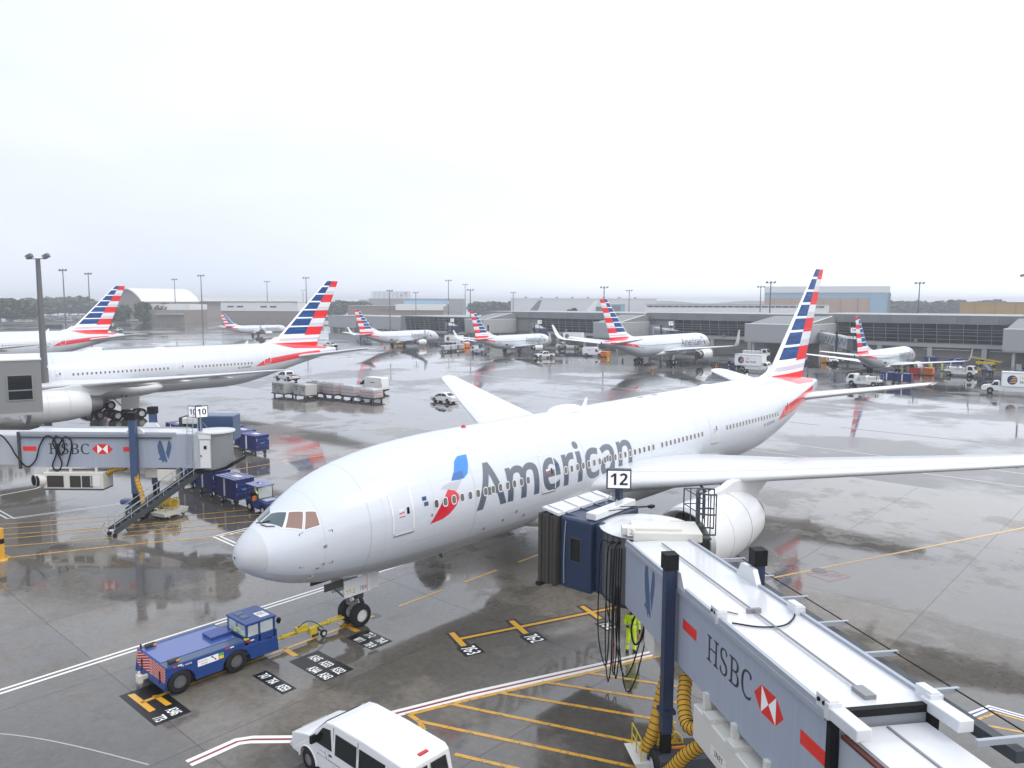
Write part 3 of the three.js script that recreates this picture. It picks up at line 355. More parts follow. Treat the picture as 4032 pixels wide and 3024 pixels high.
function dressJet(jet, main, doors, winAt, nWin, crown) {
  const { F, patch, skin } = jet;
  // passenger windows, port side: pane with a pale surround
  const rr4 = (w, h, r) => { const s = new THREE.Shape(); s.absellipse(0, 0, w / 2, h / 2, 0, 7, false, 0); const p = []; for (let i = 0; i < 16; i++) { const a = i / 16 * 2 * Math.PI, k = Math.pow(Math.abs(Math.cos(a)), 0.7) * Math.sign(Math.cos(a)), q = Math.pow(Math.abs(Math.sin(a)), 0.7) * Math.sign(Math.sin(a)); p.push(new THREE.Vector2(k * w / 2, q * h / 2)); } return new THREE.Shape(p); };
  const pane = new THREE.ShapeGeometry(rr4(0.25, 0.37)), ring = new THREE.ExtrudeGeometry(rr4(0.33, 0.47), { depth: 0.006, bevelEnabled: false });
  pane.translate(0, 0, 0.014); ring.translate(0, 0, 0.003);
  const list = []; for (let k = 0; k < nWin; k++) { const s = 8.5 + 0.5334 * k; if (winAt(s)) list.push(s); }
  const yW = 5.81; for (const s of list) {
    const t = jet.T(s), q = jet.Bt(s), a = Math.acos((yW - (t + q) / 2) / ((t - q) / 2)), p = V3(...F(s, a)), e = V3(...F(s, a, 1)).sub(p).normalize(), x = V3(1, 0, 0).sub(e.clone().multiplyScalar(e.x)).normalize(), y = V3().crossVectors(e, x);
    const m = mesh('passenger_window', pane, M.cabinWin, main), f = mesh('surround', ring, M.white, m); m.matrix.makeBasis(x, y, e).setPosition(p); m.matrix.decompose(m.position, m.quaternion, m.scale);
  }
  // doors
  for (const [s, a0, a1] of doors) {
    const w = 0.53, door = mesh('door', patch([[s - w, a0], [s - w, a1], [s + w, a1], [s + w, a0]], 0.012, 8), skin, main);
    const fr = (s0, s1, c0, c1) => patch([[s0, c0], [s0, c1], [s1, c1], [s1, c0]], 0.018, 5), g = mergeGeometries([fr(s - w - .05, s - w + .02, a0 + 1.5, a1 - 1.5), fr(s + w - .02, s + w + .05, a0 + 1.5, a1 - 1.5), fr(s - w + .06, s + w - .06, a0 - .8, a0 + .45), fr(s - w + .06, s + w - .06, a1 - .45, a1 + .8)]);
    mesh('door_frame', g, M.white, door); mesh('door_window', patch([[s + .2, 76.5], [s + .2, 82.5], [s + .33, 82.5], [s + .33, 76.5]], 0.02, 3), M.glass, door);
    mesh('door_sill', patch([[s - w - .03, a1 + 1], [s - w - .03, a1 + 2], [s + w + .03, a1 + 2], [s + w + .03, a1 + 1]], 0.03, 4), M.dullMetal, door);
    mesh('door_placard', mergeGeometries([patch([[s - .22, 76.5], [s - .22, 78.5], [s + .03, 78.5], [s + .03, 76.5]], 0.02, 3)]), M.white, door); mesh('door_handle', mergeGeometries([patch([[s - .22, 80], [s - .22, 80.9], [s + .06, 80.4], [s + .06, 79.5]], 0.02, 3), patch([[s - .22, 83.2], [s - .22, 84], [s + .08, 84], [s + .08, 83.2]], 0.02, 3)]), M.red, door);
  }
  const dome = new THREE.SphereGeometry(1, 28, 14, 0, 7, 0, Math.PI / 2); dome.scale(1.55, .42, .75); mesh('antenna_dome', b().put(dome, crown[0], 8.42, 0).geo(), M.white, main);
  const fins = (s, h) => mesh('blade_antenna', b().ext([[0, 0], [.5, 0], [.62, h], [.42, h]], .06, s, 8.44, 0, 0, .012).geo(), M.white, main); fins(crown[0] + 1.65, .62); fins(crown[2], .5);
  const d2 = new THREE.SphereGeometry(1, 20, 10, 0, 7, 0, Math.PI / 2); d2.scale(.75, .16, .4); mesh('antenna_dome', b().put(d2, crown[1], 8.47, 0).geo(), M.white, main);
}
dressJet(jet, main, [[6.63, 57.5, 98.8], [16.62, 61.5, 99], [35.45, 59.5, 97.8], [48.55, 57, 95]], (s) => s < 46.4 && !(s > 15.2 && s < 17.6) && !(s > 27.5 && s < 28) && !(s > 34 && s < 37), 72, [21.9, 39.5, 46.4]);
{
  const { F, patch, skin } = jet;
  for (const [s, a, m] of [[7.85, 73.5, M.blue], [7.92, 78.5, M.steelBlue], [17.4, 74.5, M.blue], [17.45, 79, M.steelBlue]]) mesh('badge', patch([[s - .12, a - 1.8], [s - .12, a + 1.8], [s + .12, a + 1.8], [s + .12, a - 1.8]], 0.01, 3), m, main);
  for (const [s, a, sx, sy] of [[2.06, 62, 1, 1], [3.33, 73.5, -1, 1], [3.35, 113.6, -1, -1], [2.01, 113.6, 1, -1]]) mesh('corner_mark', mergeGeometries([patch([[s, a], [s, a + 0.6 * sy], [s + .17 * sx, a + 0.6 * sy], [s + .17 * sx, a]], 0.006, 2), patch([[s, a], [s, a + 3 * sy], [s + .03 * sx, a + 3 * sy], [s + .03 * sx, a]], 0.006, 2)]), M.black, main);
  for (const [s, a, r] of [[2.97, 90, .07], [2.96, 112.7, .05], [2.75, 118.4, .06], [8.2, 90, .05], [12, 122, .07], [13.3, 118, .07], [14.2, 112, .07], [15, 120, .07]]) mesh('sensor_port', patch([[s - r, a - r * 22], [s - r, a + r * 22], [s + r, a + r * 22], [s + r, a - r * 22]], 0.012, 3), M.dullMetal, main);
  const pr = (s, a, o = 0) => F(s, a * D2R, o);
  mesh('pitot_tube', b().bar(pr(2.6, 128), pr(2.6, 128, .16), .04).bar(pr(2.6, 128, .16), [2.3, pr(2.6, 128, .16)[1], pr(2.6, 128, .16)[2]], .035).geo(), M.metal, main);
  for (const a of [8, -8]) mesh('wiper', b().bar(pr(1.2, a + 14, .04), pr(1.42, a + 24, .05), .03).bar(pr(1.12, a, .04), pr(1.2, a + 14, .04), .03).geo(), M.black, main);
  mesh('beacon_lamp', b().put(new THREE.SphereGeometry(.14, 14, 8), 13.2, 8.5, 0).geo(), M.redLamp, main);
  for (const s of [30.2, 32]) mesh('drain_vent', b().box(.5, .04, .22, s, 8.49, .1).geo(), M.dullMetal, main);
  // nose gear doors with stand number, open forward door
  const t = canvasTex(512, 256, (c) => { c.fillStyle = '#d9dbe0'; c.fillRect(0, 0, 512, 256); c.font = 'bold 92px sans-serif'; c.fillStyle = '#d9a012'; c.fillText('77-2', 30, 215); c.fillStyle = '#1c2026'; c.font = '86px sans-serif'; c.fillText('7BK', 290, 208); c.fillStyle = '#d4213a'; c.fillRect(440, 0, 9, 256); });
  const dm = phys([1, 1, 1], .4, { map: t }); const plate = new THREE.PlaneGeometry(1.5, .82); mesh('gear_door', b().put(plate, 5.75, 2.0, .5).geo(), dm, main); for (const [w, h, d, x, y, z, m] of [[1.5, .82, .04, 5.75, 2, .47, M.wing], [1.5, .82, .04, 5.75, 2, -.5, M.wing], [.5, .8, .3, 6.78, 2.02, .3, M.wing], [1, .34, .05, 4.4, 2.4, .55, M.darkMetal], [1, .34, .05, 4.4, 2.4, -.55, M.darkMetal]]) mesh('gear_door', b().box(w, h, d, x, y, z).geo(), m, main);
  const ng = main.getObjectByName('nose_gear'); mesh('steering_link', b().bar([.25, 1.5, .1], [.5, .8, .1], .08).bar([.25, 1.5, -.1], [.5, .8, -.1], .08).bar([.5, .8, 0], [.1, .55, 0], .1).box(.4, .3, .7, .1, 1.45, 0).geo(), M.darkMetal, ng); for (const z of [.25, -.25]) mesh('taxi_lamp', b().cyl(.12, .12, .08, -.3, 1.35, z, 'x', 16).geo(), M.silver, ng);
  mesh('antenna_mast', b().bar(pr(10.9, 172), pr(11.1, 172, .3), .12).geo(), M.darkMetal, main);
  mesh('window_line_cover', patch([[9.6, 36], [9.6, 36.4], [12.2, 33.4], [12.2, 33]], .004, 3), M.wingGrey, main);
}
main.rotation.order = 'YXZ'; main.rotation.z = 0.0055; main.position.set(15.44, -0.0324, -29.29);
tag(main, 'nearest and largest white airliner, nose and cockpit in view beside the blue tow tractor', 'airplane', 'twin-aisle airliners');
// --- its 74 m stretched sister: the same parts with plugs ahead of and behind the wing ---
const fx = 5.3, ax = 10.1, sh = (d) => (q) => ({ ...q, p: [q.p[0] + d, q.p[1], q.p[2]] }), spec7w = { ...spec7, L: L7 + ax, st: spec7.st.map((q) => [q[0] + (q[0] > 41 ? ax : 0), ...q.slice(1)]), seams: [5, 11, 20, 30, 40, 52, 57], tail: { ...spec7.tail, rf: 56.6, re: 68.7, sf: 60.7, se: 70.7 }, reg: { s: 53.8, a: 97, w: 2.1, h: 5, t: 'N718AN' },
  wing: spec7.wing.map(sh(fx)), flapTracks: spec7.flapTracks.map(([l, s, n]) => [l, s + fx, n]), stab: spec7.stab.map(sh(ax)), fin: spec7.fin.map(sh(ax)), dorsal: spec7.dorsal.map(sh(ax)), fairing: spec7.fairing.map((q) => [q[0] + fx, ...q.slice(1)]), eng: { ...spec7.eng, s0: 24.6, s1: 31.7 }, gear: { ...spec7.gear, ms: 37.3 } };
const jw = makePlane('wide_body_jet', spec7w, FIN), jetB = jw.root; dressJet(jw, jetB, [[6.63, 57.5, 98.8], [16.62, 61.5, 99], [30.2, 59.5, 97.8], [45.5, 59.5, 97.8], [58.65, 57, 95]], (s) => s < 56.4 && !(s > 15.2 && s < 17.6) && !(s > 28.9 && s < 31.6) && !(s > 44.2 && s < 47), 92, [22, 44, 56.5]);
jetB.rotation.set(0, -1.77 * D2R, 0.0047, 'YXZ'); jetB.position.set(13.42 - 10.1, -0.0324, -109.66 - 0.31);
tag(jetB, 'white airliner behind gate 10 bridge, striped tail and port side in view, nose hidden', 'airplane', 'twin-aisle airliners');
const jetC = copyOf(jetB, 'farthest left airliner, only tail and rear fuselage showing above the plane in front', [9.94 - 10.1, -0.0324, -183.64 + 0.1], 0); jetC.rotation.set(0, 0.64 * D2R, 0.0047, 'YXZ');
// ---------- smaller aeroplanes at the far concourse ----------
const nosePts = (y, r, k) => [[0, y - .1, y - .16, .04], [.08, y + .1 * k, y - .34 * k, .26 * k], [.35, y + .33 * k, y - .62 * k, .58 * k], [.9, y + .68 * k, y - .95 * k, 1.0 * k]];
const N7 = M.cockpit;
const spec73 = { L: 38, r: 1.88, rad: .6, seg: 0, W: 1024, H: 512, wk: 1.2,
  st: [...nosePts(2.75, 1, 1), [1.7, 4.0, 1.55, 1.35], [2.8, 4.75, 1.4, 1.62], [4.2, 5.15, 1.33, 1.79], [6.5, 5.35, 1.3, 1.88], [24, 5.35, 1.3, 1.88], [27, 5.34, 1.62, 1.84], [30, 5.3, 2.4, 1.62], [33, 5.2, 3.3, 1.15], [36, 5.05, 4.1, .55], [38, 4.9, 4.6, .12]],
  letters: { s0: 5.3, k: .6, ab: 101, ka: 1.1 }, wins: [5.5, 29.5, .508, 83], tail: { rf: 29.3, re: 36.6, sf: 31, se: 37.5, k: .55 }, reg: { s: 26.5, a: 99, w: 1.8, h: 7, t: 'N881NN' }, paintedDoors: [31],
  cockpit: [[[[1.25, 4], [1.5, 40], [2.15, 28], [1.95, 4]], N7], [[[1.55, 43], [2.15, 62], [2.55, 46], [2.2, 31]], N7]],
  wing: [sec(12.3, 1.75, 0, 8.4, .13), sec(13.5, 1.95, 1.88, 7.3, .13), sec(16.6, 2.45, 6.2, 4.2, .11), sec(23, 3.75, 16.4, 1.75, .1), sec(23.7, 4.0, 17.1, 1.55, .1, [.85, -.5]), sec(24.4, 4.7, 17.5, 1.3, .09, [.35, -.94]), sec(25.6, 6.4, 17.95, .6, .08, [.15, -.98])], wy: (l) => 1.5 + .12 * l, flapTracks: [[4, 19, 2.4], [8, 20, 2.2], [12, 21.6, 2]],
  stab: [sec(32.2, 4.55, .6, 4.1, .1), sec(36.3, 5.25, 7.1, 1.6, .09)], fin: [sec(29.6, 4.9, 0, 6.6, .1), sec(30.3, 5.4, 0, 6.1, .1), sec(36.55, 12.45, 0, 2.1, .09)], dorsal: [sec(26.2, 5.2, 0, 5, .05), sec(28.6, 5.65, 0, 3.5, .05), sec(31, 6.7, 0, 2, .06)],
  fairing: [[11.5, 2.0, 1.4, .8], [13.5, 2.3, 1.05, 1.7], [20, 2.3, 1.0, 1.9], [22.5, 1.9, 1.3, .8]], eng: { s0: 12, s1: 15.9, l: 4.9, y: 1.5, r: 1.02, wy: 2.3, pl: 6 },
  gear: { ns: 4, nr: .34, nw: .2, nz: .2, nh: .9, ms: 19.6, ml: 2.86, mr: .56, mw: .38, mz: .3, mh: 1.2, rows: 1, dx: 0 } };
const p73 = makePlane('narrow_body_jet', spec73, FIN), j737 = p73.root;
for (const [s, a] of [[24.5, 104], [8.5, 112]]) mesh('cargo_hatch', p73.patch([[s - .55, 360 - a - 12], [s - .55, 360 - a], [s + .55, 360 - a], [s + .55, 360 - a - 12]], .012, 4), M.black, j737);
const setPlane = (o, x, z, rel, label, k = 1) => { o.position.set(x, 0, z); o.rotation.set(0, -rel * D2R, 0); o.scale.setScalar(k); tag(o, label, 'airplane', 'airliners nosed in at the far concourse'); return o; };
setPlane(j737, 186.3, -203.3, 175.1, 'single-aisle airliner left of the second one, beside the catering truck with a round emblem');
setPlane(copyOf(j737, '', [0, 0, 0], 0), 191, -156.1, 176, 'single-aisle airliner between two others with a yellow-vested worker by its tail');
setPlane(copyOf(j737, '', [0, 0, 0], 0), 197.3, -52.4, 180.3, 'single-aisle airliner at gate 39 in front of the long dark window band');
const spec76 = { L: 53.7, r: 2.5, rad: .9, seg: 0, W: 1024, H: 512, wk: 1,
  st: [[0, 4.0, 3.9, .05], [.1, 4.25, 3.55, .35], [.5, 4.65, 3.15, .8], [1.2, 5.05, 2.75, 1.25], [2.4, 5.85, 2.35, 1.72], [3.6, 6.45, 2.1, 2.05], [5.5, 6.85, 1.95, 2.33], [8, 7.0, 1.9, 2.5], [36, 7.0, 1.9, 2.51], [40, 6.98, 2.5, 2.4], [44, 6.9, 3.6, 2.0], [48, 6.7, 4.7, 1.3], [51.5, 6.4, 5.5, .6], [53.2, 6.25, 5.8, .2]],
  letters: { s0: 6.2, k: .82, ab: 100, ka: 1 }, wins: [6.5, 41.5, .56, 82, 14], tail: { rf: 40.3, re: 50.5, sf: 42.5, se: 52.6, k: .85 }, reg: { s: 38, a: 99, w: 1.8, h: 5, t: 'N393AN' }, paintedDoors: [43],
  cockpit: [[[[1.7, 3], [2.1, 38], [2.8, 27], [2.5, 3]], N7], [[[2.15, 42], [2.8, 58], [3.3, 44], [2.85, 30]], N7]],
  wing: [sec(16.8, 3.0, 0, 11.6, .13), sec(18.4, 3.15, 2.5, 10, .13), sec(22.5, 3.8, 8, 6.2, .11), sec(34, 5.5, 23.2, 2.4, .1), sec(34.7, 5.75, 24, 2.1, .1, [.85, -.5]), sec(35.6, 6.6, 24.6, 1.8, .09, [.4, -.92]), sec(37.2, 9.2, 25.4, .8, .08, [.18, -.98])], wy: (l) => 2.6 + .12 * l, flapTracks: [[6, 26, 3.4], [12, 28.4, 3], [17, 31, 2.6]],
  stab: [sec(43.3, 5.7, .8, 6.4, .1), sec(45, 5.95, 2, 5.6, .1), sec(51, 7.0, 9.3, 2.3, .09)], fin: [sec(40.2, 6.4, 0, 9.2, .1), sec(41.6, 7.1, 0, 8.3, .1), sec(51.3, 15.8, 0, 2.9, .09)], dorsal: [sec(38.2, 6.85, 0, 5, .05), sec(40.4, 7.2, 0, 4, .06), sec(42.2, 7.9, 0, 2, .06)],
  fairing: [[14.5, 3.2, 2.0, 1], [17, 3.8, 1.55, 2.3], [27, 3.8, 1.5, 2.65], [31, 3.4, 1.8, 1.6], [32.5, 2.9, 2.3, .5]], eng: { s0: 15.8, s1: 20.8, l: 7.9, y: 2.2, r: 1.38, wy: 3.65, pl: 8 },
  gear: { ns: 6.2, nr: .47, nw: .3, nz: .32, nh: 1.2, ms: 28.9, ml: 4.65, mr: .58, mw: .42, mz: .57, mh: 1.8, rows: 2, dx: 1.42, door: 1.2 } };
setPlane(makePlane('narrow_body_jet', spec76, FIN).root, 195.5, -103.8, 177.7, 'larger airliner with tall winglet, in front of gate 37, third from the left');
const specE = { ...spec73, L: 30.5, wk: 1.3, letters: { s0: 4.6, k: .42, ab: 100, ka: 1 }, wins: [5, 23, .6, 82], tail: { rf: 23.2, re: 29, sf: 24.5, se: 29.7, k: .45 }, reg: null,
  st: [...nosePts(2.6, 1, .9), [1.6, 3.7, 1.5, 1.15], [2.6, 4.3, 1.4, 1.35], [4.2, 4.65, 1.34, 1.48], [6, 4.7, 1.34, 1.5], [19, 4.7, 1.34, 1.5], [22, 4.68, 1.7, 1.42], [25, 4.6, 2.5, 1.1], [28, 4.45, 3.4, .6], [30.5, 4.3, 4.0, .1]],
  wing: [sec(10.4, 1.7, 0, 5.6, .13), sec(11.4, 1.85, 1.5, 4.9, .13), sec(13.6, 2.3, 5, 3, .11), sec(18, 3.2, 12.4, 1.4, .1), sec(18.8, 3.8, 12.9, 1.1, .09, [.4, -.92]), sec(19.6, 5.1, 13.2, .6, .08, [.2, -.97])], wy: (l) => 1.5 + .12 * l, flapTracks: [[6, 15.5, 1.6]],
  stab: [sec(25.4, 4.3, .5, 3.2, .1), sec(28.7, 4.7, 5, 1.3, .09)], fin: [sec(23.6, 4.3, 0, 5, .1), sec(24.2, 4.7, 0, 4.6, .1), sec(28.8, 9.8, 0, 2, .09)], dorsal: [sec(21.4, 4.6, 0, 4, .05), sec(23.2, 5, 0, 3, .05), sec(24.7, 5.7, 0, 2, .06)],
  fairing: [[9.6, 2, 1.4, .6], [11.5, 2.2, 1.1, 1.4], [16, 2.2, 1.1, 1.5], [18, 1.8, 1.4, .6]], eng: { s0: 10.2, s1: 13.4, l: 4.2, y: 1.45, r: .82, wy: 2.15, pl: 4.8 }, gear: { ns: 3.2, nr: .3, nw: .18, nz: .16, nh: .9, ms: 15.5, ml: 2.6, mr: .48, mw: .3, mz: .26, mh: 1.1, rows: 1, dx: 0 } };
setPlane(makePlane('regional_jet', specE, FIN).root, 189.5, -304.6, 183.7, 'small regional jet far off behind the tail of the second twin-aisle airliner');
// parked beyond the concourse
const far = (o, x, z, t, label, k) => { o.position.set(x, 0, z); o.rotation.set(0, t * D2R, 0); o.scale.setScalar(k); return tag(o, label, 'airplane', 'airliners parked beyond the concourse'); };
far(copyOf(j737, '', [0, 0, 0], 0), 1180, -430, -80, 'distant airliner in front of the pale blue hangar end', 1.5);
far(copyOf(j737, '', [0, 0, 0], 0), 1150, -328, -80, 'nearer of the two distant airliners right of the blue hangar', 1.5);
far(copyOf(j737, '', [0, 0, 0], 0), 1290, -345, 97, 'distant airliner facing right behind another, right of the blue hangar', 1.5);
// ---------- passenger bridges ----------
function wallPrint(len, h, it) {
  const k = 74; return canvasTex(Math.round(len * k), Math.round(h * k), (c, w, hh) => {
    c.fillStyle = '#99a1b0'; c.fillRect(0, 0, w, hh); for (let x = 0; x < w; x += 2) { const q = Math.round(rr(-5, 5)); c.fillStyle = `rgba(${q > 0 ? 255 : 60},${q > 0 ? 255 : 64},${q > 0 ? 255 : 76},${Math.abs(q) / 110})`; c.fillRect(x, 0, 2, hh); }
    for (let i = 0; i < 60; i++) { c.fillStyle = `rgba(70,74,80,${rr(.02, .07)})`; c.fillRect(rnd() * w, rnd() * hh * .5, rr(1, 3), rr(20, 110)); }
    const Y = (y) => hh - y * k; for (const [x0, x1] of it.red) { c.fillStyle = '#d92b22'; c.fillRect(x0 * k, Y(it.y + .16), (x1 - x0) * k, .33 * k); }
    c.fillStyle = '#23262c'; c.font = '100px serif'; c.save(); c.translate(it.text[0] * k, Y(it.y - .36)); const m = c.measureText('HSBC').width; c.scale((it.text[1] - it.text[0]) * k / m, .74 * k / 72); c.fillText('HSBC', 0, 0); c.restore();
    const [a, e] = it.logo, q = (e - a) / 4, T = Y(it.y + .35), U = Y(it.y - .35), C = Y(it.y); const P = (f, ...p) => { c.fillStyle = f; c.beginPath(); p.forEach(([x, y], i) => i ? c.lineTo(x * k, y) : c.moveTo(x * k, y)); c.fill(); };
    P('#f0f1f3', [a + q, T], [e - q, T], [e - q, U], [a + q, U]); P('#d4261e', [a, C], [a + q, T], [a + q, U]); P('#d4261e', [e, C], [e - q, T], [e - q, U]); P('#d4261e', [a + q, T], [e - q, T], [a + 2 * q, C]); P('#d4261e', [a + q, U], [e - q, U], [a + 2 * q, C]);
    const g = (pts) => P('#42597b', ...pts.map(([x, y]) => [it.bird[0] + x * it.bird[1], Y(it.bird[2] + y * it.bird[3])]));
    g([[.18, 1], [.08, .9], [0, .74], [.06, .45], [.2, .22], [.3, .08], [.36, 0], [.46, .1], [.54, .06], [.6, .02], [.68, .1], [.62, .2], [.46, .62], [.3, .95]]); g([[.86, 1], [.98, .86], [1, .7], [.9, .46], [.74, .16], [.58, .44], [.7, .76], [.78, .95]]); g([[0, .17], [.22, .27], [.26, .12]]);
  });
}
function bellowsWall(x0, z0, x1, z1, y0, y1, n, d) { const q = b(), L = Math.hypot(x1 - x0, z1 - z0), ry = -Math.atan2(z1 - z0, x1 - x0); for (let i = 0; i < n; i++) { const t = (i + .5) / n; q.rbox(L / n * .82, y1 - y0, d, .03, x0 + (x1 - x0) * t, (y0 + y1) / 2, z0 + (z1 - z0) * t, ry); } return q; }
function numberSign(parent, text, x, y, z, w, h, ry, dx = .28) { // boxed two-sided number sign on a post, face towards local +z after ry
  const o = new THREE.Group(); o.name = 'gate_sign'; o.position.set(x, y, z); o.rotation.y = ry; parent.add(o);
  b().box(w + .06, h + .06, dx, 0, 0, 0).mesh('sign_case', M.navy, o); const t = sign(text, w, h, { fg: '#10182c', font: `bold 185px sans-serif`, border: '#141f38' });
  mesh('sign_face', b().put(new THREE.PlaneGeometry(w, h), 0, 0, dx / 2 + .006).geo(), std([1, 1, 1], .5, 0, { map: t }), o); return o;
}
const rail = (q, p, r, hs, n) => { for (const h of hs) q.bar([p[0], p[1] + h, p[2]], [r[0], r[1] + h, r[2]], .035); for (let i = 0; i <= n; i++) { const t = i / n, s = p.map((v, k) => v + (r[k] - v) * t); q.bar(s, [s[0], s[1] + hs[0], s[2]], .035); } return q; };
// ----- bridge 12, close by on the right -----
{
  const o = thing('passenger_bridge', 'near grey passenger bridge with red and black bank lettering and gate 12 sign', 'jet bridge', [25.22, 0, -15.33], -129, 'passenger bridges'), Q = (x, y, z) => o.worldToLocal(V3(x, y, z)).toArray(); o.updateMatrixWorld();
  const K = .0527, up = (q) => q.warp((x, y, z) => [x, y + K * x, z]), w = 1.19, y0 = 3.6, y1 = 6.1;
  const wall = std([1, 1, 1], .5, 0, { map: wallPrint(13.85, 2.5, { y: 1.46, red: [[5.87, 6.95], [12.8, 13.8]], text: [7.68, 10.5], logo: [10.62, 12.07], bird: [2.2, 1.08, .45, 1.98] }) });
  up(b().span(0, 13.85, y0, y1, -w, w - .03)).mesh('tunnel', M.bridge, o); const face = new THREE.PlaneGeometry(13.85, 2.5, 8, 2); up(b().put(face, 6.925, 4.85, w - .02)).mesh('printed_side', wall, o);
  up(b().span(.2, 13.8, y1, y1 + .05, -w + .04, w - .04)).mesh('roof', M.bridgeRoof, o);
  for (const s of [1, -1]) up(b().span(.15, 13.85, y1 - .02, y1 + .13, s * w - .05, s * w + .05).span(.15, 13.85, y1 - .14, y1 - .02, s * (w + .04) - .04, s * (w + .04) + .04)).mesh('roof_gutter', M.bridgeTrim, o);
  for (const z of [.02, .06]) up(b().span(.8, 13.2, y1 + .1, y1 + .12, z - .012, z + .012)).mesh('roof_cable', M.dullMetal, o);
  up(b().box(.5, .1, .26, 13.3, y1 + .1, .04).box(.12, .16, .4, 8.2, y1 + .1, .04)).mesh('cable_clamp', M.dullMetal, o);
  for (const x of [8.3, 13.72]) for (const s of [1, -1]) { const br = up(b().rbox(.5, .3, .22, .02, x, y1 + .17, s * (w - .05)).box(.14, .34, .3, x + .22, y1 + .1, s * (w - .05))).mesh('roller_bracket', M.bridgeRoof, o); up(b().cyl(.045, .045, .05, x - .12, y1 + .2, s * (w + .07), 'z', 10)).mesh('roller_bolt', M.black, br); up(b().cyl(.045, .045, .05, x + .08, y1 + .2, s * (w + .07), 'z', 10)).mesh('roller_bolt', M.black, br); }
  up(b().tube([[8.9, y1 + .08, 1.0], [9.3, y1 + .08, .4], [9.35, y1 + .09, -.2], [8.9, y1 + .08, -.75], [8.4, y1 + .08, -1.1]], .022)).mesh('roof_hose', M.black, o); up(b().tube([[7.9, y1 + .08, .9], [8.3, y1 + .08, .55]], .015)).mesh('roof_hose', M.black, o);
  up(b().span(13.86, 14.02, y0 - .05, y1 + .1, -w - .03, -w + .16).span(13.86, 14.02, y0 - .05, y1 + .1, w - .16, w + .03).span(13.86, 14.02, y1 - .06, y1 + .1, -w + .16, w - .16)).mesh('end_frame', M.black, o);
  for (const s of [1, -1]) up(b().rbox(1.15, .26, .34, .03, 14.35, y1 + .06, s * (w - .1))).mesh('guide_arm', M.bridgeRoof, o);
  const w2 = 1.02; up(b().span(14.03, 17.6, y0 + .1, y1 - .42, -w2, w2)).mesh('inner_tunnel', M.bridge, o); up(b().span(14.03, 17.6, y1 - .4, y1 - .28, -w2 + .1, w2 - .1)).mesh('inner_roof', M.bridgeRoof, o); up(b().span(14.1, 17.5, y1 - .42, y1 - .36, w2 - .1, w2 + .03)).mesh('seal_strip', std([.1, .02, .015], .6), o); up(b().span(14.1, 17.5, y1 - .28, y1 - .25, -.01, .04)).mesh('roof_cable', M.dullMetal, o); up(b().box(.4, .1, .22, 17.2, y1 - .22, .04)).mesh('cable_clamp', M.dullMetal, o);
  up(b().span(17.6, 17.78, y0, y1 - .25, -w2 - .12, -w2 + .1).span(17.6, 17.78, y0, y1 - .25, w2 - .1, w2 + .12).span(17.6, 17.78, y1 - .42, y1 - .25, -w2, w2)).mesh('end_frame', M.black, o); for (const s of [1, -1]) up(b().rbox(1.1, .26, .34, .03, 17.9, y1 - .22, s * (w2 - .06))).mesh('guide_arm', M.bridgeRoof, o);
  up(b().span(17.8, 34, y0 + .2, y1 - .75, -.88, .88)).mesh('root_tunnel', M.bridge, o); up(b().span(17.8, 34, y1 - .73, y1 - .64, -.8, .8)).mesh('root_roof', M.bridgeRoof, o);
  // cable tray on the far side
  up(b().span(2.2, 15.4, 5.6, 5.84, -w - .85, -w - .6)).mesh('cable_tray', M.frameGrey, o); for (let x = 2.6; x < 15.4; x += 2.1) up(b().box(.09, .12, 1.3, x, 5.98, -w - .55)).mesh('tray_arm', M.bridgeTrim, o); up(b().span(2.2, 15.4, 6.0, 6.025, -w - 1.1, -w - 1.075)).mesh('tray_cable', M.black, o);
  // lift columns and wheel carriage
  for (const s of [1, -1]) { const z = s * (w + .27); b().box(.33, 7.15 - 1.6, .33, 5.4, 1.6 + (7.15 - 1.6) / 2, z).mesh('lift_column', M.navy, o); b().box(.43, .5, .43, 5.4, 7.2, z).mesh('column_cap', M.black, o); b().box(.28, 2.2, .28, 5.4, 1.2, z).mesh('lift_leg', M.black, o); b().box(.46, .12, .48, 5.4, 2.32, z).mesh('column_collar', M.navy, o); up(b().ext([[-.75, 0], [.75, 0], [.4, .5], [-.4, .5]], .16, 5.4, y1 + .02, s * (w - .02), 0)).mesh('column_bracket', M.bridgeRoof, o); }
  b().box(1.2, .4, 3.6, 5.4, .75, 0).mesh('carriage', M.frameGrey, o); for (const s of [1, -1]) wheel(o, 5.4, .5, s * 1.75, .5, .35);
  // round cab base, dark cab, folded bellows, canopy
  const c0 = Q(26.5, 0, -16.55); b().cyl(1.72, 1.72, 2.75, c0[0], 4.75, c0[2], 'y', 48).mesh('rotunda', M.bellowsGrey, o); const slats = new THREE.Group(); slats.name = 'curtain'; o.add(slats);
  for (let i = 0; i < 30; i++) { const a = i / 30 * 2 * Math.PI; b().box(.22, 2.7, .05, c0[0] + 1.74 * Math.cos(a), 4.75, c0[2] + 1.74 * Math.sin(a), -a + Math.PI / 2).mesh('curtain_slat', M.bellowsGrey, slats); }
  b().lathe([[.001, .26], [.8, .23], [1.5, .14], [1.9, .04], [1.92, 0], [.001, 0]], c0[0], 6.1, c0[2], 'y', 40).mesh('rotunda_roof', M.bridgeRoof, o); b().cyl(1.85, 1.75, .14, c0[0], 3.32, c0[2], 'y', 40).mesh('floor_ring', M.frameGrey, o);
  const quad = (x0, x1, z0, z1, ya, yb, mat, name, r = .12) => { const m = new THREE.Matrix4().copy(o.matrixWorld).invert(), g = new RoundedBoxGeometry(x1 - x0, yb - ya, z1 - z0, 3, r); g.translate((x0 + x1) / 2, (ya + yb) / 2, (z0 + z1) / 2); g.applyMatrix4(m); return mesh(name, g, mat, o); };
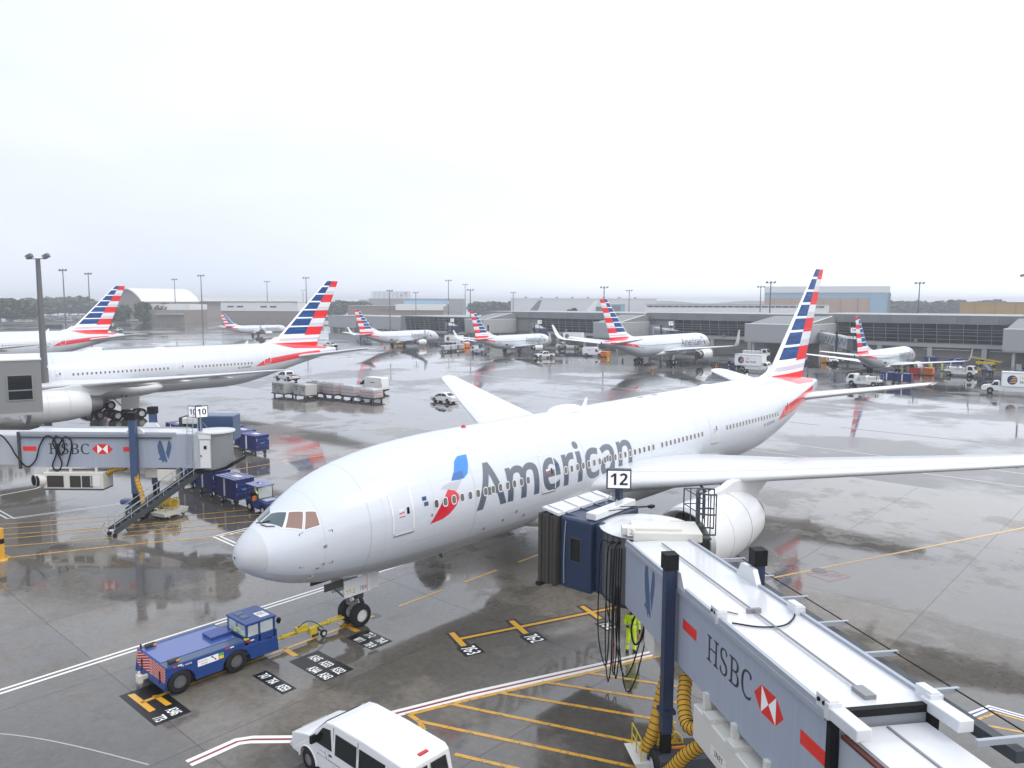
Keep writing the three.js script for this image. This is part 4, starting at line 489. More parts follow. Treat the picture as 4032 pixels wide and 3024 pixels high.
  quad(25.05, 28.6, -19.9, -18.25, 3.2, 6.25, M.navy, 'cab'); quad(25.3, 25.8, -18.35, -17.7, 3.2, 6.2, M.navy, 'cab_corner', .2);
  { const m = o.matrixWorld.clone().invert(), g = b(); for (let i = 0; i < 5; i++) g.rbox(3.75 - .05 * (i % 2), 3.0, .19, .06, 26.75, 4.72, -20.02 - .2 * i); const gg = g.geo(); gg.applyMatrix4(m); for (let i = 0; i < 5; i++) { const q = new RoundedBoxGeometry(3.8 - .06 * (i % 2), 3.05 - .05 * (i % 2), .185, 2, .06); q.translate(26.72, 4.72, -20.02 - .2 * i); q.applyMatrix4(m); mesh('bellows_fold', q, M.bellows, o); }
    const put = (name, q, mat) => { const r = q.geo().clone(); r.applyMatrix4(m); return mesh(name, r, mat, o); };
    put('bumper', b().rbox(3.9, .2, .3, .08, 26.75, 3.1, -20.9), M.black); 
    put('canopy', b().ext([[-.5, -.16], [.35, .0], [.42, .06], [.36, .1], [-.5, -.04]], 3.9, 0, 0, 0).warp((x, y, z) => [26.85 + z, 6.42 + y, -20.35 - x]), M.bridgeRoof); for (let i = 0; i < 4; i++) put('canopy_rib', b().bar([25.2 + i * 1.05, 6.54, -20.7], [25.2 + i * 1.05, 6.42, -19.85], .03), M.bridgeTrim); for (let i = 0; i < 4; i++) put('canopy_strut', b().bar([25.35 + i * 1.0, 6.35, -20.2], [25.55 + i * 1.0, 6.2, -19.0], .05), M.steelBlue);
    put('gutter', b().rbox(3.2, .3, .5, .05, 26.9, 6.42, -18.55, .05), M.bridgeRoof); put('gutter_brace', b().bar([27.2, 6.5, -18.3], [27.9, 6.6, -17.1], .03), M.black); put('gutter_brace', b().bar([26.2, 6.5, -18.35], [27.7, 6.6, -17.2], .03), M.black); put('roof_box', b().rbox(.28, .12, .2, .02, 27.8, 6.6, -17.15), M.black);
    const wn = put('cab_window', b().rbox(.04, .95, .5, .12, 25.03, 4.95, -19.05), M.glass); put('window_rim', b().rbox(.03, 1.05, .6, .14, 25.04, 4.95, -19.05), M.frameGrey); put('conduit', b().tube([[25.02, 6.1, -19.55], [25.02, 5.4, -19.6], [25.0, 4.4, -19.62], [25.02, 3.4, -19.62]], .02), M.bridgeTrim);
    put('roof_tray', b().rbox(2.6, .36, 1.7, .04, 26.0, 6.28, -15.4, -.9), M.offWhite); put('roof_duct', b().rbox(2.3, .3, .5, .04, 25.35, 6.42, -15.62, -.9), M.offWhite);
    const lb = sign('2', .5, .5, { bg: '#e6e4de', px: 128, font: '110px sans-serif' }), lp = new THREE.PlaneGeometry(.32, .32); lp.rotateY(-Math.PI / 2 - .9 + 2.47); 
    put('sign_post', b().box(.24, 2.2, .24, 28.1, 6.1, -19.0), M.navy); put('loose_cable', b().tube([[27.7, 6.9, -19.1], [27.5, 6.4, -19.3], [27.3, 6.5, -19.1], [27.5, 6.25, -18.9], [27.8, 6.6, -18.9]], .02), M.bridgeTrim);
    numberSign(o, '12', ...Q(28.06, 7.46, -19.0), 1.02, .82, Math.atan2(-.79, .61) + 129 * D2R, .3);
    const d2 = new THREE.Group(); d2.name = 'duct_number'; o.add(d2); const pl = new THREE.PlaneGeometry(.3, .3); d2.position.fromArray(Q(24.58, 6.43, -16.03)); d2.rotation.y = Math.atan2(-.79, .61) + 129 * D2R; mesh('duct_number_print', pl, std([1, 1, 1], .5, 0, { map: lb }), d2);
    // roof ladder cage
    const cage = new THREE.Group(); cage.name = 'ladder_cage'; o.add(cage); const cx = 27.55, cz = -14.35; for (const y of [6.15, 6.95, 7.75]) { const t = new THREE.TorusGeometry(.5, .035, 6, 24, Math.PI * 1.3); t.rotateX(Math.PI / 2); t.rotateY(-2.1); t.translate(cx, y, cz); t.applyMatrix4(m); mesh('cage_hoop', t, M.frameGrey, cage); }
    for (let i = 0; i < 10; i++) { const a = -2.1 - Math.PI * 1.3 * i / 9; const g = b().bar([cx + .5 * Math.cos(-a), 6.12, cz + .5 * Math.sin(-a)], [cx + .5 * Math.cos(-a), 7.76, cz + .5 * Math.sin(-a)], .045, .02).geo(); g.applyMatrix4(m); mesh('cage_bar', g, M.frameGrey, cage); }
    put('platform', b().box(1.2, .3, .7, 27.3, 6.2, -15.2, -.9).box(.9, .06, 1.6, 27.6, 5.95, -14.9, -.9), M.frameGrey); const pr_ = (a, c) => put('platform_rail', rail(b(), a, c, [1.3, .65], 3), M.frameGrey); pr_([28.3, 6.2, -15.9], [27.1, 6.2, -14.3]); pr_([28.3, 6.2, -15.9], [28.9, 6.2, -15.3]);
  }
  // hanging cable loops at the front corner
  const L = (x, y, z) => [x - .4, y, z]; for (const [z, d, yy] of [[1.3, .1, .5], [1.5, .3, .25], [1.4, .75, 2.6], [1.62, .95, .9], [1.2, .2, .35]]) b().tube([L(-.2, 5.9, z), L(-.35 - d, 5.6, z + .05), L(-.4 - d, 4.4, z + .1), L(-.35 - d, yy + .6, z + .1), L(-.2, yy, z + .12), L(.05, yy + .7, z + .1), L(.02, 4.2, z + .05), L(-.05, 5.7, z)], .026, 40).mesh('cable_loop', M.black, o);
  for (const [z, x1, yy] of [[1.3, 2.4, .55], [1.4, 2.2, 1.15]]) b().tube([L(-.05, 4.2, z), L(.15, 1.9, z), L(1.1, yy, z), L(2, yy + .7, z), L(x1 + .3, 3.7, z - .3)], .026, 40).mesh('cable_loop', M.black, o); b().tube([L(1.2, 3.62, 1.0), L(1.0, 2.9, 1.1), L(1.4, 2.5, 1.1), L(1.9, 2.9, 1.0), L(2.0, 3.6, .9)], .04).mesh('cable_loop', M.black, o);
  up(b().rbox(1.0, .75, .8, .03, 2.6, 3.2, .7)).mesh('junction_box', M.offWhite, o); b().tube([L(-.15, 1.9, 1.4), L(-.17, 1.4, 1.42), L(-.14, .9, 1.4)], .012).mesh('warning_ribbon', M.red, o);
  // air-conditioning unit slung below
  const ac = new THREE.Group(); ac.name = 'air_conditioner'; o.add(ac); up(b().rbox(5.2, 1.05, 1.3, .04, 10.0, 2.7, .75)).mesh('unit_body', M.offWhite, ac); for (let i = 0; i < 3; i++) up(b().rbox(.5, .16, 1.36, .02, 8.4 + i * 1.5, 3.28, .75)).mesh('unit_rib', M.offWhite, ac); for (let i = 0; i < 3; i++) up(b().box(.18, .5, .18, 7.9 + i * 1.8, 3.5, 1.2)).mesh('hanger', M.offWhite, ac);
  const tn = sign('INET', 1, .3, { bg: '#dcd9d0', px: 256, font: 'bold 60px sans-serif' }); const tp = new THREE.PlaneGeometry(1, .3); up(b().put(tp, 9.2, 2.55, 1.405)).mesh('unit_lettering', std([1, 1, 1], .5, 0, { map: tn }), ac); up(b().box(.9, .5, .02, 11.2, 2.65, 1.41)).mesh('unit_grille', M.grille, ac);
  for (const [pts, nm] of [[[[5.6, 3.5, .9], [6.2, 3.0, 1.2], [6.9, 2.6, 1.3], [7.5, 2.9, .9]], 'air_hose'], [[[4.6, 3.4, 1.1], [4.7, 2.5, 1.35], [4.95, 1.4, 1.7], [5.0, .75, 2.0]], 'air_hose'], [[[7.3, 2.3, 1.0], [6.9, 1.7, 1.4], [6.6, 1.1, 1.7], [6.3, .7, 1.9]], 'air_hose']]) { const h = b().tube(pts, .2, 30, 12).mesh(nm, M.hoseYellow, o), cv = new THREE.CatmullRomCurve3(pts.map((p) => V3(...p))), rings = b(); for (let i = 0; i < 16; i++) { const p = cv.getPoint((i + .5) / 16), t = cv.getTangent((i + .5) / 16), g = new THREE.TorusGeometry(.205, .012, 4, 16); g.applyQuaternion(new THREE.Quaternion().setFromUnitVectors(V3(0, 0, 1), t)); g.translate(...p.toArray()); mesh('hose_ring', g, M.black, h); } }
}
function hoseCart(label, x, z, turn) { const o = thing('hose_cart', label, 'hose cart', [x, 0, z], turn, 'yellow hose carts'); b().ext([[-1.0, .2], [1.0, .2], [1.15, .5], [-1.15, .5]], 1.2, 0, 0, 0, 0, .02).mesh('tray', M.offWhite, o); for (const s of [1, -1]) { const g = new THREE.TorusGeometry(.42, .04, 6, 20); const rl = b().put(g, .1, .95, s * .38); for (let i = 0; i < 3; i++) rl.box(.82, .05, .04, .1, .95, s * .38, 0, 0, i * Math.PI / 3); rl.mesh('reel_wheel', M.yellow, o); } b().cyl(.3, .3, .72, .1, .95, 0, 'z', 20).mesh('coiled_hose', M.hoseYellow, o); rail(b(), [-.9, .5, -.5], [-.9, .5, .5], [.75, .4], 2).mesh('frame_rail', M.yellow, o); for (const s of [1, -1]) wheel(o, -.6, .17, s * .5, .17, .1), wheel(o, .7, .17, s * .5, .17, .1); return o; }
{ const h = hoseCart('yellow hose reel cart with orange panel beside the near bridge column', 21.3, -12.5, -40); b().rbox(.9, .55, .06, .04, .5, .75, .64).mesh('orange_panel', M.orange, h); hoseCart('white tray hose cart with yellow reel beside the gate 10 stairs', 23.7, -54.0, 20); }
// ----- bridge 10, across the stand on the left -----
{
  const o = thing('passenger_bridge', 'grey passenger bridge on the left with gate 10 cube sign and outside stairs', 'jet bridge', [21.9, 0, -55.05], -49.2, 'passenger bridges'), X = 8.06, w = 1.15, y0 = 3.62, y1 = 5.98;  // local x = distance along wall minus X
  const wall = std([1, 1, 1], .5, 0, { map: wallPrint(12.3, 2.36, { y: 1.3, red: [[.2, 1.13], [7.26, 8.2]], text: [1.96, 4.9], logo: [5.06, 6.53], bird: [9.65, 1.0, .34, 1.62] }) }), zc = -w;    // near wall at z=0
  b().span(-X, 12.3 - X, y0, y1, 2 * zc, -.02).mesh('tunnel', M.bridge, o); b().put(new THREE.PlaneGeometry(12.3, 2.36), 6.15 - X, (y0 + y1) / 2, .004).mesh('printed_side', wall, o); b().span(-X, 12.2 - X, y1, y1 + .06, 2 * zc + .05, -.05).mesh('roof', M.bridgeRoof, o);
  for (const z of [0, 2 * zc]) b().span(-X, 11 - X, y1 - .06, y1 + .14, z - .06, z + .06).mesh('roof_gutter', M.bridgeTrim, o); b().span(-X, 10.7 - X, y1 - .28, y1 - .2, -.02, .16).mesh('cable_rail', M.frameGrey, o);
  b().span(-14 - X, -X, y0 + .12, y1 - .2, 2 * zc + .14, -.14).mesh('inner_tunnel', M.bridge, o); b().span(-14 - X, -X, y1 - .2, y1 - .12, 2 * zc + .2, -.2).mesh('inner_roof', M.bridgeRoof, o); b().box(.16, 2.6, .2, -X - .02, 4.8, .05).mesh('end_frame', M.frameGrey, o);
  for (const [z, nm] of [[.3, 0], [2 * zc - .3, 1]]) { b().box(.42, 5.4, .42, .1, 4.6, z).mesh('lift_column', M.steelBlue, o); b().box(.56, .5, .56, .1, 7.3, z).mesh('column_cap', M.black, o); b().box(.34, 1.6, .34, .1, 1.2, z).mesh('lift_leg', M.black, o); b().ext([[-.7, 0], [.7, 0], [.35, .4], [-.35, .4]], .14, .1, y1 + .05, z ? z - Math.sign(z) * .28 : 0).mesh('column_bracket', M.bridgeRoof, o); }
  b().box(.9, .45, 3.4, .1, .85, zc).box(1.6, .35, .5, .1, .9, zc).mesh('carriage', M.frameGrey, o); b().rbox(.9, .35, .6, .1, -.6, 1.25, .1).mesh('drive_motor', M.steelBlue, o); for (const z of [.25, 2 * zc - .25]) for (const x of [-.25, .45]) wheel(o, x, .52, z, .52, .34);
  // cab end: grey rotunda, service door, stairs, ladder, blue cab behind
  const cx = 13.0 - X; b().cyl(1.14, 1.14, 2.55, cx + .3, 4.75, zc - .05, 'y', 40).mesh('rotunda', std([.2, .215, .225], .6), o); b().cyl(1.3, 1.3, .1, cx + .3, 6.06, zc - .05, 'y', 40).mesh('rotunda_roof', M.bridgeRoof, o);
  b().box(1.2, 2.4, .7, cx - .2, 4.8, -.31).mesh('landing_wall', M.bridge, o); const door = b().rbox(.72, 1.95, .05, .02, cx + .02, 4.62, .08).mesh('service_door', M.pale, o); b().box(.2, .24, .03, cx + .05, 5.1, .115).mesh('door_window', M.glass, door); b().box(.06, .14, .05, cx - .26, 4.5, .12).mesh('door_handle', M.black, door); b().box(.85, .28, .1, cx + .02, 5.82, .08).mesh('door_hood', M.pale, o);
  b().ext([[-1.5, 0], [-.4, .06], [.5, .25], [1.0, .55], [1.05, .8], [.9, .75], [.4, .4], [-.5, .2], [-1.5, .15]], 2.5, cx + .9, 3.28, zc).mesh('bumper', M.black, o);
  const m = o.matrixWorld.clone(); o.updateMatrixWorld(); const inv = o.matrixWorld.clone().invert(), put = (name, q, mat) => { const g = q.geo().clone(); g.applyMatrix4(inv); return mesh(name, g, mat, o); };
  put('blue_cab', b().rbox(3.6, 1.9, 1.6, .1, 28.2, 5.65, -56.1, -.85), M.steelBlue); for (let i = 0; i < 2; i++) put('cab_brace', b().bar([27.1 + .7 * i, 6.55, -56.2 + .75 * i], [27.5 + .7 * i, 5.7, -55.7 + .75 * i], .05), M.bridgeTrim); put('bellows_edge', b().rbox(.3, 2.2, 1.7, .06, 26.7, 5.4, -57.5, -.85), M.bellows); put('roof_box', b().rbox(1.0, .45, .5, .05, 26.3, 6.35, -55.9, -.85), M.offWhite);
  b().box(.2, 2.0, .2, cx - .6, 6.9, zc + .4).mesh('sign_post', M.steelBlue, o); numberSign(o, '10', cx - .38, 7.5, zc + .62, .82, .78, .75, .06); numberSign(o, '10', cx - .98, 7.5, zc + .62, .74, .78, -.28, .06); b().box(.3, .86, .3, cx - .68, 7.5, zc + .45).mesh('sign_core', M.navy, o);
  { // stairs down to the apron, towards the camera side
    const st = new THREE.Group(); st.name = 'stairs'; o.add(st); const A = o.worldToLocal(V3(25.55, 3.55, -52.3)), C = o.worldToLocal(V3(19.0, .35, -51.95)), n = 15, dir = C.clone().sub(A), flat = V3(dir.x, 0, dir.z).normalize(), side = V3(-flat.z, 0, flat.x);
    for (const s of [.42, -.42]) { const a = A.clone().addScaledVector(side, s), c = C.clone().addScaledVector(side, s); b().bar(a.toArray(), c.toArray(), .07, .34).mesh('stringer', M.frameGrey, st); for (const h of [.95, .5]) b().bar([a.x, a.y + h, a.z], [c.x, c.y + h, c.z], .035).mesh('hand_rail', M.bridgeTrim, st); for (let i = 0; i <= 6; i++) { const p = a.clone().lerp(c, i / 6); b().bar([p.x, p.y, p.z], [p.x, p.y + .95, p.z], .03).mesh('baluster', M.bridgeTrim, st); } }
    for (let i = 0; i < n; i++) { const p = A.clone().lerp(C, (i + .5) / n); b().box(.24, .05, .8, p.x, p.y + .05, p.z, Math.atan2(-flat.z, flat.x)).mesh('tread', M.darkMetal, st); } for (const s of [.4, -.4]) { const p = C.clone().addScaledVector(side, s); b().cyl(.14, .14, .1, p.x, .14, p.z, 'z', 14).bar([p.x, .2, p.z], [p.x, .5, p.z], .06).mesh('foot_wheel', M.rubber, st); }
    const pf = A.clone(); b().box(1.5, .1, 1.2, pf.x + .1, 3.5, pf.z - .45).mesh('landing', M.frameGrey, st); rail(b(), [pf.x - .5, 3.55, pf.z + .12], [pf.x + .85, 3.55, pf.z + .12], [1.05, .55], 2).mesh('landing_rail', M.bridgeTrim, st);
    b().tube([[C.x - .4, .1, C.z], [C.x - .7, .45, C.z - .1], [C.x - .5, .9, C.z - .1]], .03).mesh('tow_handle', M.bridgeTrim, st); b().box(.55, .06, .3, C.x + .15, .45, C.z, .6).mesh('worn_plate', M.bridgeRoof, st);
  }
  { const ld = new THREE.Group(); ld.name = 'roof_ladder'; o.add(ld); const lx = cx - 1.15; for (const s of [.2, -.2]) b().bar([lx + s, 3.9, .1], [lx + s + .25, 7.4, .1], .04).mesh('ladder_rail', M.bridgeTrim, ld); for (let i = 0; i < 11; i++) { const y = 4.1 + i * .3, q = lx + .25 * (y - 3.9) / 3.5; b().bar([q - .2, y, .1], [q + .2, y, .1], .03).mesh('rung', M.bridgeTrim, ld); } for (const s of [.55, .75]) b().bar([lx + s, 5.9, -.3], [lx + s, 7.3, -.3], .04).mesh('ladder_rail', M.bridgeTrim, ld); }
  // cables draped along the wall
  for (const pts of [[[-2.1, 4.2], [-1.8, 5.5], [-1.3, 5.9], [-.7, 5.3], [-.2, 4.4], [.5, 3.65], [1.1, 4.1], [1.5, 5.2], [2.0, 5.85], [2.5, 5.6], [2.6, 4.6], [2.3, 3.7], [2.6, 3.35], [2.95, 3.8], [2.7, 4.7], [2.4, 5.4], [2.7, 5.85]], [[2.6, 5.85], [3.1, 5.6], [3.2, 4.9], [2.95, 4.5], [2.8, 5.0], [3.3, 5.8], [3.7, 5.5], [3.6, 4.6], [3.3, 3.7]], [[-2.1, 3.6], [-1.95, 5.2], [-1.5, 5.85]]]) b().tube(pts.map(([x, y]) => [x - X, y, .14]), .05, 80).mesh('draped_cable', M.black, o);
  // white cooler unit with twin fan drums
  const ac = new THREE.Group(); ac.name = 'air_conditioner'; o.add(ac); b().rbox(4.2, 1.15, 1.3, .04, 3.85 - X, 2.75, -.25).mesh('unit_body', M.offWhite, ac); for (const x of [2.45, 3.85, 4.7]) b().box(x === 2.45 ? 1.15 : .75, .8, .03, x + .15 - X, 2.7, .42).mesh('unit_grille', M.grille, ac); b().box(.7, .7, .03, 5.4 - X, 2.72, .42).mesh('unit_panel', M.pale, ac);
  for (const z of [.1, -.65]) b().add(new THREE.CylinderGeometry(.42, .42, .5, 28), new THREE.Matrix4().makeRotationY(.95).multiply(new THREE.Matrix4().makeRotationZ(-Math.PI / 2)).setPosition(1.5 - X + z * .55, 2.72, .32 - .25 * (z < 0))).mesh('fan_drum', M.offWhite, ac), b().add(new THREE.CylinderGeometry(.37, .37, .03, 28), new THREE.Matrix4().makeRotationY(.95).multiply(new THREE.Matrix4().makeRotationZ(-Math.PI / 2)).setPosition(1.5 - X + z * .55 - .15, 2.72, .32 - .25 * (z < 0) + .21)).mesh('fan_opening', M.black, ac); b().box(4.2, .06, 1.35, 3.85 - X, 2.13, -.2).mesh('unit_base', M.frameGrey, ac); for (const x of [2.0, 3.6, 5.4]) b().box(.14, .4, .14, x - X, 3.45, .2).mesh('hanger', M.offWhite, ac);
  for (const pts of [[[8.2, 3.3, .3], [8.4, 2.6, .45], [8.7, 1.9, .6], [8.9, 1.3, .8]], [[5.9, 3.15, -.2], [6.5, 3.45, -.3], [7.2, 3.5, -.4]]]) { const h = b().tube(pts.map(([x, y, z]) => [x - X, y, z]), .17, 20, 10).mesh('air_hose', M.hoseYellow, o), cv = new THREE.CatmullRomCurve3(pts.map(([x, y, z]) => V3(x - X, y, z))); for (let i = 0; i < 9; i++) { const p = cv.getPoint((i + .5) / 9), t = cv.getTangent((i + .5) / 9), g = new THREE.TorusGeometry(.175, .012, 4, 14); g.applyQuaternion(new THREE.Quaternion().setFromUnitVectors(V3(0, 0, 1), t)); g.translate(...p.toArray()); mesh('hose_ring', g, M.black, h); } }
  b().rbox(1.3, .8, .8, .03, 10.2 - X, 3.1, -.4).mesh('junction_box', M.offWhite, o); b().box(.9, .7, .7, 8.9 - X, 3.15, -.9).mesh('motor_box', M.offWhite, o);
}
// ----- grey gate building at the left edge -----
{
  const o = thing('gate_building', 'grey box gate building with two-pane window at the left edge behind gate 10 bridge', 'building', [24.6, 0, -82.6], -14);
  const W = 26, y0 = 4.6, y1 = 9.55, x0 = -W; b().span(x0, 0, y0, y1, -9, -.02).mesh('wall', M.darkGate, o); b().span(x0 - .1, .08, y1, y1 + .12, -9.1, .06).mesh('roof', M.pale, o); b().span(x0, 0, y0 - .25, y0, -9, 0).mesh('soffit', M.ledge, o);
  const win = b().box(1.95, 2.3, .06, -1.75, 7.0, 0).mesh('window', M.glass, o); b().box(1.98, .1, .1, -1.75, 6.75, .02).mesh('transom', M.mullion, win); b().box(2.1, .08, .1, -1.75, 8.17, .02).box(2.1, .08, .1, -1.75, 5.83, .02).box(.08, 2.4, .1, -2.75, 7, .02).box(.08, 2.4, .1, -.75, 7, .02).mesh('window_frame', M.mullion, win);
  for (const x of [-4.3, -14, -22]) b().box(.9, y0 - .2, .9, x, (y0 - .2) / 2, -1.2).mesh('column', M.column, o); b().span(x0, -6, 0, y0 - .3, -8, -3).mesh('base_wall', M.under, o); for (const x of [-8, -16]) b().box(.03, y1 - y0, .03, x, (y0 + y1) / 2, 0).mesh('panel_joint', M.under, o);
}
// ---------- far concourse: facade at x = 238 facing the apron ----------
{
  const o = thing('concourse', 'long grey concourse with dark window bands behind the row of parked airliners', 'terminal', [238, 0, -140], 0), Z = (z) => z + 140;
  const seg = [[-95, 40, 11.65], [-150, -95, 11.3], [-232, -150, 10.95]];
  for (const [a, c, h] of seg) b().span(.5, 40, 0, h - .15, Z(a), Z(c)).mesh('hall', M.under, o), b().span(.3, 40.2, h - .14, h + .1, Z(a), Z(c)).mesh('roof', M.roofGrey, o);
  b().span(.5, 30, 0, 8.2, Z(-286), Z(-232)).mesh('hall', M.under, o); b().span(.2, 30, 8.2, 8.4, Z(-286), Z(-232)).mesh('roof', M.roofGrey, o); b().span(.3, 26, 1.6, 7.55, Z(-345), Z(-286)).mesh('hall', M.gateWall, o); b().span(.2, 26, 7.55, 7.75, Z(-345), Z(-286)).mesh('roof', M.roofGrey, o); b().span(1.5, 26, 0, 1.6, Z(-345), Z(-286)).mesh('undercroft', M.under, o); for (let z = -342; z < -286; z += 6) b().box(.7, 1.6, .7, .8, .8, Z(z)).mesh('pier', M.column, o);
  // glazed bands: panes in bays of 3.3 m, five rows; wall panels between and above
  const bands = [[-83.4, 13, [9.45, 7.96, 7.28, 6.32, 5.2, 4.1], 11.65, 3.95], [-138.8, 11, [9.1, 7.65, 6.9, 6.1, 5.1, 4.15], 11.3, 3.9], [-200, 9, [8.65, 7.3, 6.6, 5.7, 4.6, 3.4], 10.95, 3.3], [-281.9, 12, [8.05, 7.1, 6.1, 5.1, 4.1, 3.1, 1.9], 8.3, 1.8]];
  const paneG = {}, LEAN = .17, SX = (dy) => .25 - dy * Math.tan(LEAN); const dark = [phys([.014, .017, .02], .06), phys([.02, .026, .03], .06), phys([.01, .011, .013], .06)];
  for (const [z0, n, ys, h, lg] of bands) {
    for (let i = 0; i < n; i++) for (let k = 0; k < ys.length - 1; k++) { const key = (ys[k] - ys[k + 1]).toFixed(2), g = paneG[key] ??= new THREE.BoxGeometry(.04, ys[k] - ys[k + 1] - .05, 3.22), m = mesh('pane', g, dark[(i * 7 + k * 3 + n) % 3], o); m.position.set(SX((ys[k] + ys[k + 1]) / 2 - ys[ys.length - 1]), (ys[k] + ys[k + 1]) / 2, Z(z0 + 3.3 * (i + .5))); m.rotation.z = LEAN; }
    for (let i = 0; i <= n; i++) b().box(.16, (ys[0] - ys[ys.length - 1]) * 1.02, .12, SX((ys[0] - ys[ys.length - 1]) / 2) - .1, (ys[0] + ys[ys.length - 1]) / 2, Z(z0 + 3.3 * i), 0, 0, LEAN).mesh('mullion', M.mullion, o);
    for (const y of ys) b().box(.14, .1, 3.3 * n, SX(y - ys[ys.length - 1]) - .08, y, Z(z0 + 1.65 * n)).mesh('transom', M.mullion, o); for (const zz of [z0 - .06, z0 + 3.3 * n + .06]) b().ext([[.4, ys[ys.length - 1]], [.4, ys[0]], [SX(ys[0] - ys[ys.length - 1]) - .1, ys[0]], [.12, ys[ys.length - 1]]], .1, 0, 0, Z(zz)).mesh('cheek_wall', M.panel, o);
    b().span(-.9, .5, lg - .95, lg, Z(z0 - 2), Z(z0 + 3.3 * n + 2)).mesh('ledge', M.ledge, o);
  }
  const pg = {}; const wallRun = (a, c, y0, y1, xo = .2) => { const n = Math.max(1, Math.round((c - a) / 3.3)), w = (c - a) / n; for (let i = 0; i < n; i++) { const k = `${w.toFixed(2)},${(y1 - y0).toFixed(2)}`, g = pg[k] ??= new THREE.BoxGeometry(.25, y1 - y0 - .02, w - .03), m = mesh('wall_panel', g, (i * 5 + Math.round(a)) % 3 ? M.panel : M.panel2, o); m.position.set(xo, (y0 + y1) / 2, Z(a + w * (i + .5))); } };
  wallRun(-95, 40, 9.52, 11.5, -.72); wallRun(-150, -95, 9.17, 11.15, -.65); wallRun(-232, -150, 8.72, 10.8, -.7); b().span(-.82, .5, 11.5, 11.72, Z(-95), Z(40)).mesh('coping', M.panel2, o); b().span(-.75, .5, 11.15, 11.36, Z(-150), Z(-95)).mesh('coping', M.panel2, o); b().span(-.8, .5, 10.8, 11.02, Z(-232), Z(-150)).mesh('coping', M.panel2, o); for (const [a, c, y] of [[-95, 40, 9.5], [-150, -95, 9.15], [-232, -150, 8.7]]) b().span(-.6, .3, y - .06, y, Z(a), Z(c)).mesh('fascia_soffit', M.panel2, o); wallRun(-95, -83.6, 3.2, 9.5); wallRun(-40.3, 40, 3.2, 9.5); wallRun(-150, -139, 3.2, 9.15); wallRun(-102.4, -95, 3.2, 9.15); wallRun(-232, -200.2, 3.2, 8.7); wallRun(-170.2, -150, 3.2, 8.7); wallRun(-242.2, -232, 1.5, 8.2); wallRun(-286, -282.1, 1.5, 8.1);
  for (let z = -230; z < 38; z += 13.2) b().box(1.2, 3.2, 1.2, -.2, 1.6, Z(z)).mesh('pier', M.column, o);
  for (const z of [-62, -120, -186]) b().rbox(.5, 1.0, .9, .08, -1.0, lgy(z), Z(z)).mesh('wall_lamp', M.panel2, o);
  function lgy(z) { return z > -100 ? 4.6 : 4.2; }
  for (const [a, c] of [[-60, -48], [-44, -38]]) b().box(.12, .12, c - a, -.5, 2.4, Z((a + c) / 2)).mesh('dock_light_strip', M.pale, o);
}
// gate rooms standing out from the facade on columns; one corner of each links back under a sloping roof
function gateRoom(label, x, z0, z1, y0, y1, roofTop) {
  const o = thing('gate_room', label, 'gate room', [x, 0, (z0 + z1) / 2], 0, 'gate rooms along the concourse'), h = (z1 - z0) / 2, D = 237.3 - x;
  b().span(0, D, y0, y1, -h, h).mesh('wall', M.gateWall, o); b().span(-.05, D, y1, y1 + .15, -h - .05, h + .05).mesh('roof', M.pale, o); b().span(.1, D, y0 - .3, y0, -h + .1, h - .1).mesh('soffit', M.ledge, o);
  mesh('sloping_roof', b().ext([[D * .1, y1 + .16], [D, y1 + .16], [D, roofTop], [D * .85, roofTop]], 2 * h - .6, 0, 0, 0).geo(), M.panel, o); b().bar([D * .1, y1 + .3, h - .3], [D * .86, roofTop + .12, h - .3], .3, .22).mesh('roof_edge', M.pale, o);
  for (const s of [-.75, .75]) b().cyl(.38, .38, y0 - .3, 1.2, (y0 - .3) / 2, s * h, 'y', 18).mesh('column', M.column, o); b().span(D * .5, D, 0, y0 - .3, -h + .5, h - .5).mesh('base_wall', M.under, o);
  const w = b().box(.9, 2.2, .06, 2.6, y0 + 1.9, h + .03).mesh('window', M.glass, o); b().box(.9, .08, .1, 2.6, y0 + 1.7, h + .05).mesh('transom', M.mullion, w); for (const q of [.35, .68]) b().box(.03, y1 - y0, .03, D * q, (y0 + y1) / 2, h + .005).mesh('panel_joint', M.panel2, o);
  return o;
}
gateRoom('gate room on columns at the right edge of the picture', 218, -37.8, -20, 3.7, 8.85, 11.2); gateRoom('gate room left of gate 39 behind the tall near tail fin', 214, -101.9, -84, 3.9, 8.85, 11); gateRoom('gate room behind the winglet airliner near gate 37', 218, -159.3, -148.7, 3.15, 8.1, 10.6); gateRoom('gate room between the two single-aisle airliners on the left', 218, -222.4, -212, 2.9, 8.0, 10.4);
